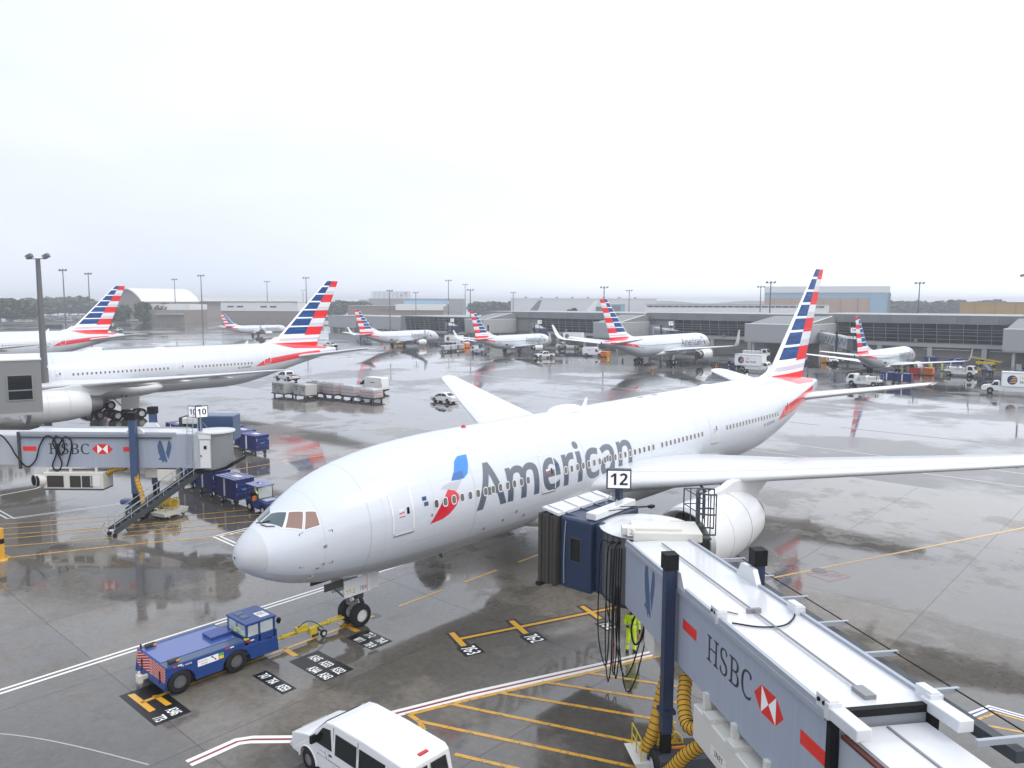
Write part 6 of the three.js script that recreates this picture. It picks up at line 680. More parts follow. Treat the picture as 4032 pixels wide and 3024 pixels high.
// tow tractor
{
  const o = thing('tow_tractor', 'blue aircraft tow tractor with red and white striped rear, by the near nose gear', 'tow tractor', [14.6, 0, -30.08], 0); const L = 2.42, w = 1.31, dk = 1.22;
  const bodyTop = [[-L, .38], [-L, dk], [.85, dk], [.85, 1.0], [2.36, .98], [2.42, .42]]; b().ext(arches(bodyTop, .34, [-1.86, .5], .62), 2 * w, 0, 0, 0, 0, .03).mesh('body', M.blue, o);
  b().box(3.1, .03, 1.75, -.8, dk + .015, -.15).mesh('deck_plate', phys([.05, .09, .3], .3, { clearcoat: .8, clearcoatRoughness: .1 }), o); b().box(3.25, .02, .5, -.78, dk + .012, w - .28).mesh('walkway', M.steelBlue, o); b().box(.9, .16, .75, .35, dk + .08, -.05).mesh('engine_cover', M.blue, o); b().box(.92, .015, .77, .35, dk + .165, -.05).mesh('cover_lid', phys([.03, .06, .25], .3), o);
  for (const [x, z] of [[-1.86, w], [.5, w], [-1.86, -w], [.5, -w]]) wheel(o, x, .49, z - Math.sign(z) * .2, .49, .42, 'wheel', M.rimGrey); for (const s of [1, -1]) for (const x of [-1.86, .5]) b().box(1.2, .5, .06, x, .7, s * (w - .5)).mesh('wheel_well', M.black, o);
  const st = canvasTex(256, 256, (c) => { c.fillStyle = '#d8d4cf'; c.fillRect(0, 0, 256, 256); c.strokeStyle = '#b3202a'; c.lineWidth = 17; for (let i = -8; i < 18; i++) { c.beginPath(); c.moveTo(128, i * 34 - 40); c.lineTo(0, i * 34 + 90); c.stroke(); c.beginPath(); c.moveTo(128, i * 34 - 40); c.lineTo(256, i * 34 + 90); c.stroke(); } }); b().put(new THREE.PlaneGeometry(2 * w - .06, .84), -L - .008, .8, 0, 0, -Math.PI / 2).mesh('striped_rear', std([1, 1, 1], .45, 0, { map: st }), o);
  b().box(.5, .14, .16, -L - .2, .42, -.3).box(.16, .3, .3, -L - .35, .42, -.3).cyl(.05, .05, .4, -L - .35, .5, -.3).mesh('rear_hitch', M.offWhite, o);
  // cab with glass
  const cx0 = .95, cx1 = 2.3, cz0 = -.3, cz1 = 1.27, cy = 1.86, post = (x, z) => b().box(.08, cy - 1, .08, x, (cy + 1) / 2, z); for (const x of [cx0 + .04, 1.55, cx1 - .06]) for (const z of [cz0 + .04, cz1 - .04]) post(x, z).mesh('cab_post', M.blue, o); b().rbox(cx1 - cx0 + .08, .09, cz1 - cz0 + .08, .03, (cx0 + cx1) / 2, cy, (cz0 + cz1) / 2).mesh('cab_roof', M.blue, o); b().span(cx0, cx1 + .06, .6, 1.28, cz0, cz1).mesh('cab_body', M.blue, o);
  for (const z of [.02, .48]) b().rbox(.34, .04, .4, .02, 1.3, cy + .05, z).mesh('roof_hatch', M.steelBlue, o); const em = canvasTex(128, 96, (c) => { c.fillStyle = '#e4e6ea'; c.fillRect(0, 0, 128, 96); c.fillStyle = RED; c.fillRect(20, 24, 14, 26); c.fillStyle = '#223'; c.fillRect(40, 20, 60, 6); c.fillRect(40, 36, 50, 5); c.fillRect(40, 50, 66, 5); }); b().put(new THREE.PlaneGeometry(.45, .62), 1.95, cy + .05, .75, -Math.PI / 2, 0).mesh('roof_placard', std([1, 1, 1], .5, 0, { map: em }), o);
  for (const [x0, x1] of [[cx0 + .08, 1.5], [1.6, cx1 - .12]]) for (const z of [cz1 - .02, cz0 + .02]) b().box(x1 - x0, .46, .015, (x0 + x1) / 2, 1.55, z).mesh('cab_window', M.cabinGlass, o); for (const x of [cx0 + .02, cx1 - .02]) for (const z of [.1, .87]) b().box(.015, .46, .68, x, 1.55, z).mesh('cab_window', M.cabinGlass, o);
  b().box(.3, .28, .02, 1.95, .88, cz1 + .012).mesh('door_grille', M.black, o); for (let i = 0; i < 3; i++) b().box(.65, .035, .02, 2.1, .52 + i * .07, cz1 + .015, 0, 0, -.12 + .06 * i).mesh('step_stripe', i ? M.yellow : M.paintWhite, o);
  const side = canvasTex(512, 128, (c) => { c.fillStyle = '#1f3a86'; c.fillRect(0, 0, 512, 128); c.fillStyle = '#e8eaee'; c.fillRect(4, 6, 400, 116); c.fillStyle = '#555b66'; c.font = '40px sans-serif'; c.fillText('American', 20, 56); c.fillText('Airlines', 60, 104); c.fillStyle = '#1b5fa8'; c.beginPath(); c.moveTo(250, 20); c.lineTo(290, 12); c.lineTo(330, 70); c.lineTo(300, 60); c.fill(); c.fillStyle = RED; c.beginPath(); c.moveTo(320, 62); c.lineTo(350, 68); c.lineTo(370, 110); c.lineTo(330, 96); c.fill(); c.fillStyle = '#58a05a'; c.fillRect(410, 10, 98, 50); c.fillStyle = '#e0c030'; c.fillRect(410, 62, 98, 54); }); b().put(new THREE.PlaneGeometry(1.1, .3), -.62, .98, w + .008).mesh('side_placard', std([1, 1, 1], .4, 0, { map: side }), o);
  const no = canvasTex(256, 64, (c) => { c.fillStyle = '#1a2f70'; c.fillRect(0, 0, 256, 64); c.fillStyle = '#d6dae2'; c.font = 'bold 44px sans-serif'; c.fillText('RS 10840', 12, 48); }); b().put(new THREE.PlaneGeometry(.62, .13), -1.55, 1.12, w + .008).mesh('fleet_number', std([1, 1, 1], .4, 0, { map: no }), o); for (const x of [-2.05, .1, 1.0]) b().box(.2, .05, .012, x, 1.17, w + .006).mesh('red_reflector', M.red, o), b().box(.16, .05, .012, x + .19, 1.17, w + .006).mesh('white_reflector', M.paintWhite, o);
  for (const z of [-1.0, 1.05]) b().rbox(.42, .14, .2, .04, -2.0, dk + .1, z).mesh('lamp_cluster', M.soot, o), b().rbox(.14, .1, .22, .03, -1.86, dk + .1, z).mesh('amber_lamp', M.amber, o); b().bar([-2.3, dk, -1.2], [-2.3, dk + .18, -1.2], .06).mesh('exhaust_stub', M.darkMetal, o); b().bar([2.4, 1.55, 1.3], [2.42, 1.75, 1.38], .1, .16).mesh('mirror', M.black, o); b().box(.18, .05, .14, .95, dk + .05, w - .05).mesh('step_plate', M.yellow, o);
}
{ const o = thing('tow_bar', 'yellow tow bar with small wheel between the tractor and the near nose gear', 'tow bar', [17.1, 0, -29.62], -2.5); b().cyl(.085, .085, 2.5, 1.75, .42, 0, 'x', 16).mesh('tube', M.yellow, o); b().cyl(.06, .06, .6, .3, .42, 0, 'x', 12).cyl(.11, .11, .06, .6, .42, 0, 'x', 16).cyl(.12, .12, .08, 2.85, .42, 0, 'x', 16).mesh('collar', M.yellow, o); b().box(.5, .16, .14, 1.6, .58, 0).box(.2, .2, .24, 1.3, .56, .05).box(.36, .3, .3, 2.0, .34, .1).mesh('pump_unit', M.yellow, o); b().box(.75, .1, .12, 3.3, .44, .1).box(.75, .1, .12, 3.3, .44, -.1).mesh('tow_head', M.yellow, o); wheel(o, 2.4, .17, .42, .17, .11); wheel(o, 2.4, .17, -.3, .17, .11); b().bar([2.3, .3, -.3], [2.3, .3, .42], .06).mesh('axle', M.darkMetal, o); b().tube([[1.2, .6, .1], [1.7, .85, .15], [2.1, .7, .2], [2.4, .4, .4]], .018).mesh('hydraulic_hose', M.black, o); const t = sign('RS 09045', .7, .1, { bg: '#c9a514', px: 256, font: 'bold 30px sans-serif' }); b().put(new THREE.PlaneGeometry(.8, .1), 1.1, .42, .09).mesh('stencil', std([1, 1, 1], .5, 0, { map: t }), o); }
// baggage carts and tug
function cart(label, x, z, turn, group = 'blue baggage carts') {
  const o = thing('baggage_cart', label, 'baggage cart', [x, 0, z], turn, group); const L = 1.35, w = .78; b().box(2 * L, .1, 2 * w, 0, .52, 0).mesh('bed', M.darkMetal, o); b().span(-L, L, .57, 1.98, -w, -w + .04).span(-L, -L + .04, .57, 1.98, -w + .04, w).span(L - .04, L, .57, 1.98, -w + .04, w).mesh('body_panel', M.cartBlue, o); b().span(-L + .06, L - .06, .58, 1.96, w - .05, w - .02).mesh('curtain', phys([.012, .018, .11], .55), o); b().box(.2, 1.3, .03, -.2, 1.28, w).mesh('curtain_strip', M.pale, o);
  b().rbox(2 * L + .1, .07, 2 * w + .12, .03, 0, 2.02, 0).mesh('roof', M.cartRoof, o); for (let i = 0; i < 4; i++) b().box(2 * L, .03, .05, 0, 2.07, -.6 + i * .4).mesh('roof_rib', M.cartRoof, o); b().box(.95, .012, .55, .35, 2.078, 0).mesh('roof_sticker', M.pale, o); for (const x2 of [-.85, .85]) for (const s of [1, -1]) wheel(o, x2, .2, s * .6, .2, .13);
  b().bar([L, .42, 0], [L + .55, .3, 0], .06).mesh('draw_bar', M.darkMetal, o); for (let i = 0; i < 3; i++) b().box(.02, .04, 1.4, L + .01, .95 + i * .34, 0).mesh('end_rib', M.cartRoof, o); for (const s of [1, -1]) b().box(.012, .26, .05, L + .014, 1.6, s * .66).mesh('white_reflector', M.paintWhite, o), b().box(.012, .18, .05, L + .014, .9, s * .66).mesh('red_reflector', M.red, o);
  const t = sign('', .5, .2, { px: 128, draw: (c, a, h) => { c.fillStyle = '#2a4fa0'; c.fillRect(0, 0, a, h); c.fillStyle = '#dfe3ea'; c.font = '28px sans-serif'; c.textAlign = 'left'; c.fillText('American', 4, h * .5); } }); b().put(new THREE.PlaneGeometry(.5, .2), L + .016, 1.25, 0, 0, Math.PI / 2).mesh('end_emblem', std([1, 1, 1], .4, 0, { map: t }), o); return o;
}
const cartSpots = [[28.75, -54.15, -88, 'blue baggage cart coupled right behind the left tug'], [28.9, -57.9, -90, 'second blue baggage cart behind the left tug, beside the stairs'], [29.2, -61.7, -90, 'third blue baggage cart behind the left tug, under the bridge'], [39.5, -70.3, -84, 'rightmost blue cart of the parked train right of gate 10 sign'], [40.0, -73.7, -82, 'middle blue cart of the parked train right of gate 10 sign'], [40.5, -77.1, -82, 'blue cart at the left end of the train beside gate 10 sign'], [37.5, -82.5, -90, 'blue cart seen just above the roof of gate 10 bridge']]; for (const [x, z, t, l] of cartSpots) cart(l, x, z, t);
function tug(label, x, z, turn, driver) {
  const o = thing('baggage_tug', label, 'baggage tug', [x, 0, z], turn, 'baggage tugs'); b().ext(arches([[-1.35, .4], [-1.35, .95], [-.2, .95], [-.2, .85], [.2, 1.05], [1.45, .9], [1.5, .42]], .34, [-.85, .95], .42), 1.35, 0, 0, 0, 0, .04).mesh('body', M.cartBlue, o); for (const x2 of [-.85, .95]) for (const s of [1, -1]) wheel(o, x2, .36, s * .58, .36, .24); for (const x2 of [-1.25, .28]) for (const s of [.58, -.58]) b().bar([x2, .9, s], [x2 + (x2 > 0 ? -.1 : 0), 1.92, s], .06).mesh('canopy_post', M.darkMetal, o); b().rbox(1.75, .07, 1.4, .03, -.5, 1.95, 0).mesh('canopy', M.cartRoof, o); const m = sign('', .8, .4, { px: 128, draw: (c, a, h) => { c.fillStyle = '#5a62a8'; c.fillRect(0, 0, a, h); c.fillStyle = '#fff'; c.font = 'bold 40px sans-serif'; c.fillText('28', a / 2, h / 2); } }); b().put(new THREE.PlaneGeometry(.8, .4), -.5, 1.99, 0, -Math.PI / 2, 0).mesh('canopy_number', std([1, 1, 1], .5, 0, { map: m }), o);
  b().box(.015, .75, 1.1, .24, 1.45, 0).mesh('windscreen', M.cabinGlass, o); b().rbox(.6, .1, .9, .04, .75, 1.0, 0).mesh('bonnet_lid', M.bridgeTrim, o); b().rbox(.4, .5, .9, .06, -.9, 1.1, 0).mesh('seat', M.black, o); b().rbox(.18, .34, .28, .03, -.2, 1.05, .62).mesh('orange_bag', M.orange, o); b().bar([.3, 1.5, .66], [.36, 1.65, .78], .08, .12).mesh('mirror', M.silver, o); return o;
}
tug('blue baggage tug with driver in yellow vest by the near nose', 28.85, -50.25, -90);
// containers and wrapped pallets on dollies
function dolly(label, x, z, turn) { const o = thing('cargo_dolly', label, 'dolly', [x, 0, z], turn, 'cargo dollies'); b().box(3.3, .14, 2.3, 0, .48, 0).mesh('deck', M.darkMetal, o); for (const x2 of [-1.2, 1.2]) for (const s of [1, -1]) wheel(o, x2, .22, s * .85, .22, .16); for (const s of [1, -1]) b().box(.1, .2, 2.2, s * 1.66, .5, 0).mesh('end_stop', M.frameGrey, o); b().bar([1.7, .4, 0], [2.4, .3, 0], .08).mesh('draw_bar', M.darkMetal, o); }
const dl = [[67.4, -110.3, 'left'], [68.4, -105.8, 'second'], [71.5, -107.2, 'third'], [72.0, -103.4, 'fourth'], [72.6, -99.2, 'fifth'], [73.2, -95.0, 'last']]; dl.forEach(([x, z, n], i) => dolly(`dark cargo dolly, ${['first', 'second', 'third', 'fourth', 'fifth', 'sixth'][i]} from the left in the row by the white pick-up`, x, z, -86));
for (const [x, z, n] of [[67.4, -111.2, 'leftmost'], [67.4, -109.4, 'second from left'], [68.4, -106.7, 'third from left'], [68.4, -104.8, 'rightmost']]) { const o = thing('air_container', `${n} white air cargo container in the dolly row`, 'container', [x, .55, z], -86, 'white air containers'); b().ext([[-.78, .3], [-.55, 0], [.78, 0], [.78, 1.6], [-.78, 1.6]], 2.1, 0, 0, 0, 0, .03).mesh('shell', std([.45, .45, .44], .5), o); b().box(1.2, .1, .02, 0, 1.25, 1.06).mesh('curtain_bar', M.darkMetal, o); b().box(.5, .4, .02, .1, .85, 1.06).mesh('data_plate', M.dullMetal, o); b().box(.06, 1.4, .03, .72, .85, 1.06).mesh('edge_rail', M.silver, o); b().box(1.56, .05, 2.12, 0, 1.63, 0).mesh('roof_panel', M.pale, o); }
function pallet(label, x, z, w, h, d, seed0) { const o = thing('wrapped_pallet', label, 'pallet load', [x, .56, z], -86, 'plastic-wrapped pallets'); const n = noise(64, 6, 4, seed0), N = (u, v) => n[(Math.floor((v % 1) * 63) * 64) + Math.floor((u % 1) * 63)]; const g = new RoundedBoxGeometry(w, h, d, 14, .18), p = g.attributes.position; for (let i = 0; i < p.count; i++) { const x2 = p.getX(i), y = p.getY(i), z2 = p.getZ(i), q = 1 + .34 * (N(Math.abs(x2 * .31 + z2 * .17 + 5), Math.abs(y * .4 + z2 * .23 + 7)) - .5); p.setXYZ(i, x2 * q, y * (y > 0 ? q : 1), z2 * q); } g.translate(0, h / 2, 0); const gg = g; gg.computeVertexNormals(); mesh('wrap', gg, M.wrap, o); for (const y of [.3, .62]) mesh('red_strap', b().box(w + .1, .05, .02, 0, h * y, d / 2 + .05).box(w + .1, .05, .02, 0, h * y, -d / 2 - .05).box(.02, .05, d + .1, w / 2 + .06, h * y, 0).box(.02, .05, d + .1, -w / 2 - .06, h * y, 0).geo(), M.red, o); for (let i = 0; i < 6; i++) b().rbox(rr(.5, .9), rr(.25, .5), rr(.5, .8), .03, rr(-w, w) * .28, h * rr(.75, .93), rr(-d, d) * .28, rr(-.3, .3)).mesh('carton', i % 2 ? M.wrap : std([.5, .47, .43], .7), o); }
pallet('wrapped pallet load behind the white containers, leftmost of four', 71.5, -107.2, 3.0, 1.75, 2.0, 3); pallet('tall wrapped pallet load with red straps, second of four', 72, -103.4, 3.1, 1.7, 2.0, 5); pallet('wrapped pallet load with smooth sides, third of four', 72.6, -99.2, 3.0, 1.6, 2.0, 8); pallet('low crumpled wrapped pallet load at the right end of the row', 73.2, -95, 3.1, 1.35, 2.0, 12);
// pick-ups, vans, saloon
function pickup(label, x, z, turn, group = 'white pick-up trucks') { const o = thing('pickup_truck', label, 'pickup truck', [x, 0, z], turn, group); return vehicle(o, { w: 1.95, yb: .5, axles: [1.85, -1.75], ra: .48, r: .4, belt: 1.15, k: .16, nose: [2.3, .1], top: [[-2.85, .6], [-2.88, 1.2], [-.95, 1.22], [-.85, 1.85], [-.5, 1.93], [.6, 1.92], [1.35, 1.25], [2.6, 1.15], [2.85, 1.0], [2.9, .55]], side: [['front_window', [[.1, 1.24], [1.1, 1.24], [.55, 1.78], [.1, 1.8]], M.glass], ['rear_side_window', [[-.75, 1.24], [0, 1.24], [0, 1.8], [-.68, 1.78]], M.glass]], quads: [['windscreen', [[.68, 1.86, -.7], [.68, 1.86, .7], [1.33, 1.3, .8], [1.33, 1.3, -.8]]], ['rear_window', [[-.95, 1.3, .7], [-.95, 1.3, -.7], [-.87, 1.78, -.6], [-.87, 1.78, .6]]]], boxes: [['bed_floor', -1.9, 1.225, 0, 1.75, .02, 1.6, M.black], ['front_bumper', 2.88, .62, 0, .2, .3, 1.9, M.black], ['grille', 2.86, .95, 0, .1, .3, 1.3, M.black], ['rear_bumper', -2.9, .6, 0, .16, .18, 1.85, M.black], ...[1, -1].map((s) => ['tail_lamp', -2.88, 1.0, s * .88, .06, .3, .14, M.redLamp]), ...mirrors(1.0, 1.3, 1.05)] }); }
pickup('white pick-up truck behind the containers, under the second tail', 80.6, -130.6, 92); pickup('white pick-up truck half hidden behind the second striped tail base', 148.5, -214, -90); pickup('white pick-up truck on the open apron between two airliners', 161.3, -134, 165); pickup('white pick-up truck beside the airliner at gate 39', 196, -70, -150); pickup('white pick-up truck seen just right of the farthest tail', 152, -394, -95);
function cargoVan(label, x, z, turn) { const o = thing('cargo_van', label, 'van', [x, 0, z], turn, 'white cargo vans'); return vehicle(o, { w: 2.0, yb: .42, axles: [1.95, -1.7], ra: .46, r: .36, belt: 1.2, k: .08, nose: [2.2, .13], top: [[-2.85, .5], [-2.9, 1.2], [-2.82, 2.45], [-2.6, 2.58], [.6, 2.6], [1.1, 2.5], [2.0, 1.5], [2.7, 1.2], [2.9, .95], [2.95, .5]], side: [['front_window', [[.85, 1.35], [1.85, 1.35], [1.2, 2.05], [.9, 2.1]], M.glass], ['side_logo', [[-1.4, 1.72], [-.4, 1.72], [-.4, 1.84], [-1.4, 1.84]], M.steelBlue], ['trim_strip', [[-2.7, .62], [2.5, .62], [2.5, .72], [-2.7, .72]], M.black]], quads: [['windscreen', [[1.2, 2.4, -.78], [1.2, 2.4, .78], [1.96, 1.58, .85], [1.96, 1.58, -.85]]]], boxes: [['front_bumper', 2.92, .6, 0, .16, .3, 1.9, M.black], ['rear_bumper', -2.9, .55, 0, .16, .2, 1.95, M.black], ...[1, -1].map((s) => ['tail_lamp', -2.86, 1.35, s * .93, .06, .6, .1, M.redLamp]), ...[1, -1].map((s) => ['headlamp', 2.72, 1.05, s * .8, .2, .2, .2, M.lampGlass]), ...mirrors(1.6, 1.5, 1.15)] }); }
cargoVan('white cargo van parked right of the wrapped pallets', 80.4, -104.2, 100); cargoVan('white cargo van by the tail of the winglet airliner', 176.6, -128.9, -70);
{ const o = thing('saloon_car', 'white saloon car beside the far wing tip of the nearest airliner', 'car', [79.9, 0, -86.0], 96); vehicle(o, { w: 1.75, yb: .3, axles: [1.3, -1.25], ra: .38, r: .32, belt: .95, k: .3, nose: [1.7, .14], top: [[-2.15, .4], [-2.2, .85], [-2.0, 1.0], [-1.5, 1.05], [-.85, 1.42], [-.3, 1.47], [.4, 1.43], [1.15, 1.0], [1.9, .85], [2.15, .7], [2.2, .38]], side: [['front_window', [[-.1, 1.0], [.95, 1.0], [.42, 1.34], [-.1, 1.38]], M.glass], ['rear_side_window', [[-1.2, 1.02], [-.18, 1.0], [-.18, 1.38], [-.75, 1.36]], M.glass]], quads: [['windscreen', [[.45, 1.42, -.55], [.45, 1.42, .55], [1.12, 1.03, .68], [1.12, 1.03, -.68]]], ['rear_window', [[-1.48, 1.09, .62], [-1.48, 1.09, -.62], [-.88, 1.42, -.52], [-.88, 1.42, .52]]]], boxes: [...[1, -1].map((s) => ['tail_lamp', -2.12, .85, s * .68, .12, .16, .26, M.redLamp]), ['number_plate', -2.2, .62, 0, .03, .12, .4, M.pale], ...mirrors(.8, 1.0, .95)] }); }
// catering trucks with round emblem
const chefTex = canvasTex(512, 160, (c) => { c.fillStyle = '#eceef0'; c.fillRect(0, 0, 512, 160); c.fillStyle = '#232c66'; c.beginPath(); c.arc(120, 80, 60, 0, 7); c.fill(); c.fillStyle = '#e8b93c'; for (let i = 0; i < 4; i++) c.fillRect(120 - 10 * i, 42 + i * 22, 62 + 4 * i, 9); c.fillStyle = '#d6a945'; c.font = 'bold 44px sans-serif'; c.fillText('LSG', 206, 66); c.fillStyle = '#232c4a'; c.font = 'bold 46px sans-serif'; c.fillText('Sky Chefs', 204, 120); });
function catering(label, x, z, turn, lift) {
  const o = thing('catering_truck', label, 'catering truck', [x, 0, z], turn, 'catering trucks'), y0 = 1.15 + lift, L = 6.4; b().rbox(L, 2.45, 2.35, .05, -1.2, y0 + 1.22, 0).mesh('box_body', M.pale, o); for (const s of [1, -1]) b().put(new THREE.PlaneGeometry(L - .2, 2.05), -1.2, y0 + 1.2, s * 1.185, 0, s < 0 ? Math.PI : 0).mesh('printed_side', std([1, 1, 1], .5, 0, { map: chefTex }), o); b().box(L, .1, 2.42, -1.2, y0 + 2.45, 0).mesh('box_roof', M.white, o); b().box(8.6, .3, .9, -.1, .85, 0).mesh('chassis', M.black, o);
  vehicle(o, { w: 2.1, yb: .55, axles: [3.5, -2.4], ra: .52, r: .46, belt: 1.35, k: .1, nose: [4.3, .1], top: [[2.2, .6], [2.2, 2.1], [2.5, 2.2], [3.0, 2.15], [3.45, 1.5], [4.5, 1.35], [4.8, 1.1], [4.85, .6]], side: [['cab_window', [[2.4, 1.45], [3.3, 1.45], [2.95, 2.02], [2.4, 2.05]], M.glass]], quads: [['windscreen', [[3.02, 2.1, -.8], [3.02, 2.1, .8], [3.48, 1.56, .88], [3.48, 1.56, -.88]]], ['grille', [[4.86, 1.2, -.7], [4.86, 1.2, .7], [4.88, .8, .7], [4.88, .8, -.7]], M.black]], boxes: [['front_bumper', 4.85, .62, 0, .16, .24, 2.0, M.black], ...mirrors(3.3, 1.7, 1.2)] });
  if (lift > 1) for (const s of [.8, -.8]) b().bar([-3.4, 1, s], [.8, y0, s], .14).bar([.8, 1, s], [-3.4, y0, s], .14).mesh('scissor_lift', M.darkMetal, o); for (const x2 of [-3.9, 1.6]) for (const s of [1, -1]) b().box(.14, .7, .14, x2, .5, s * 1.0).mesh('stabiliser', M.yellow, o); return o;
}
catering('white catering truck with round blue emblem behind the near tail fin', 162.5, -74.6, -92, .1); catering('white catering truck cut by the right edge of the picture', 152.3, -24.2, 100, .1); catering('white catering truck nose-on beside the leftmost single-aisle airliner', 183, -190.5, -80, .1); catering('raised catering truck on scissor lift behind the winglet', 199, -154.5, 100, 1.7);
// fuel dispensers, stake truck, loaders
function dispenser(label, x, z, turn) { const o = thing('fuel_truck', label, 'fuel truck', [x, 0, z], turn, 'hydrant fuel trucks'); b().box(6.2, .3, 1.1, -.4, .8, 0).mesh('chassis', M.darkMetal, o); vehicle(o, { w: 2.0, yb: .5, axles: [2.0, -1.9], ra: .5, r: .44, belt: 1.4, k: .08, top: [[1.3, .6], [1.3, 2.15], [1.5, 2.25], [2.5, 2.2], [2.95, 1.4], [3.0, .6]], side: [['cab_window', [[1.6, 1.4], [2.6, 1.4], [2.35, 2.05], [1.6, 2.08]], M.glass]], quads: [['windscreen', [[2.52, 2.16, -.85], [2.52, 2.16, .85], [2.97, 1.42, .9], [2.97, 1.42, -.9]]]], boxes: [['front_bumper', 3.02, .65, 0, .14, .24, 2, M.black]] }); b().cyl(.42, .42, 1.9, -.2, 1.55, 0, 'z', 20).mesh('filter_vessel', M.silver, o); b().cyl(.32, .32, 1.5, -1.3, 1.6, .2, 'x', 18).mesh('filter_vessel', M.offWhite, o); for (let i = 0; i < 3; i++) b().put(new THREE.TorusGeometry(.42, .07, 8, 20), -2.4 + i * .2, 1.55, 0, 0, Math.PI / 2).mesh('hose_reel', i % 2 ? M.darkMetal : M.offWhite, o); rail(b(), [.6, 1.0, .95], [-3.0, 1.0, .95], [1.25, .7], 4).mesh('side_rail', M.silver, o); rail(b(), [.6, 1.0, -.95], [-3.0, 1.0, -.95], [1.25, .7], 4).mesh('side_rail', M.silver, o); b().rbox(.7, .8, .7, .05, .7, 1.4, .5).mesh('meter_box', M.offWhite, o); b().rbox(3.2, .4, 1.9, .04, -1.2, 1.1, 0).mesh('locker', M.pale, o); return o; }
dispenser('white fuel truck with pipes and cab to the left, left of two blue carts', 148, -46.9, 88); dispenser('white fuel truck with cab to the right under the far wing at gate 39', 182.5, -38.9, -92);
{ const o = thing('stake_truck', 'white flatbed truck with cab to the left beside a yellow-vested worker', 'truck', [162, 0, -159.2], 88); vehicle(o, { w: 1.95, yb: .5, axles: [1.9, -1.8], ra: .46, r: .4, belt: 1.4, k: .08, top: [[1.2, .6], [1.2, 2.2], [2.4, 2.22], [2.85, 1.4], [2.9, .6]], side: [['cab_window', [[1.5, 1.4], [2.5, 1.4], [2.25, 2.05], [1.5, 2.08]], M.glass]], quads: [['windscreen', [[2.42, 2.18, -.8], [2.42, 2.18, .8], [2.87, 1.42, .88], [2.87, 1.42, -.88]]], ], boxes: [['front_bumper', 2.9, .62, 0, .14, .22, 1.9, M.black]] }); b().box(4.2, .14, 2, -1.1, 1.0, 0).mesh('bed', M.pale, o); b().box(4.2, .4, .05, -1.1, 1.28, 1).mesh('side_board', M.pale, o); b().box(4.2, .4, .05, -1.1, 1.28, -1).mesh('side_board', M.pale, o); b().box(.4, 1.5, 1.9, -3.3, 1.2, 0).mesh('tail_lift', M.bridgeTrim, o); b().box(5, .25, .9, -.6, .75, 0).mesh('chassis', M.black, o); }
function loader(label, x, z, turn, mat) { const o = thing('belt_loader', label, 'belt loader', [x, 0, z], turn, 'belt loaders'); b().rbox(4.2, .6, 1.7, .08, 0, .75, 0).mesh('body', mat, o); b().bar([-3.3, 1.0, 0], [3.6, 1.9, 0], .9, .16).mesh('conveyor', M.darkMetal, o); for (const s of [.5, -.5]) b().bar([-3.3, 1.1, s], [3.6, 2.0, s], .06, .22).mesh('conveyor_rail', mat, o); for (const x2 of [-1.4, 1.4]) for (const s of [1, -1]) wheel(o, x2, .36, s * .7, .36, .22); b().rbox(.7, .5, .6, .05, 1.2, 1.2, .7).mesh('driver_seat', M.black, o); return o; }
loader('blue belt loader right of the gate 39 airliner wing, left of another', 191, -35.5, 20, M.cartBlue); loader('blue belt loader at the right edge above the catering truck', 195, -30.5, 10, M.cartBlue); loader('yellow belt loader below the right gate room', 216, -40.5, 80, M.yellow); loader('blue belt loader under the nose of the leftmost single-aisle airliner', 184, -196, 40, M.cartBlue); loader('dark belt loader beside the second single-aisle airliner nose', 190, -150.5, 30, M.navy);
for (const [x, z, t, l] of [[157.6, -45.6, -85, 'blue baggage cart behind the white fuel truck, left of two'], [156.6, -42.6, -85, 'blue baggage cart right of another behind the white fuel truck'], [199, -44, -90, 'blue baggage cart under the wing by yellow-vested workers'], [207, -45, -90, 'blue baggage cart in the dark dock bay left of the wing tip'], [209, -51, -90, 'blue baggage cart in the dark dock bay by the gate 39 nose'], [172, -181.5, 10, 'blue baggage cart behind the white covered carts']]) cart(l, x, z, t, 'blue carts by the concourse');
for (const [x, z, l] of [[160, -171.5, 'nearest white covered cart left of the flatbed truck'], [163.6, -172.2, 'middle white covered cart left of the flatbed truck'], [167.2, -172.8, 'farthest white covered cart left of the flatbed truck']]) { const o = thing('covered_cart', l, 'baggage cart', [x, 0, z], 190, 'white covered carts'); b().rbox(2.9, 1.45, 1.6, .2, 0, 1.3, 0).mesh('cover', std([.5, .51, .52], .6), o); b().box(3.0, .12, 1.7, 0, .5, 0).mesh('bed', M.darkMetal, o); for (const x2 of [-.9, .9]) for (const s of [1, -1]) wheel(o, x2, .2, s * .62, .2, .13); b().box(.02, 1.0, 1.2, 1.46, 1.3, 0).mesh('end_flap', M.panel, o); }
tug('dark baggage tug right of the white covered carts', 172.5, -170.5, 195); tug('dark blue tug left of the white pick-up at gate 39', 193, -75.5, 190); tug('dark tug behind the catering truck near the winglet tip', 171, -84, -80);
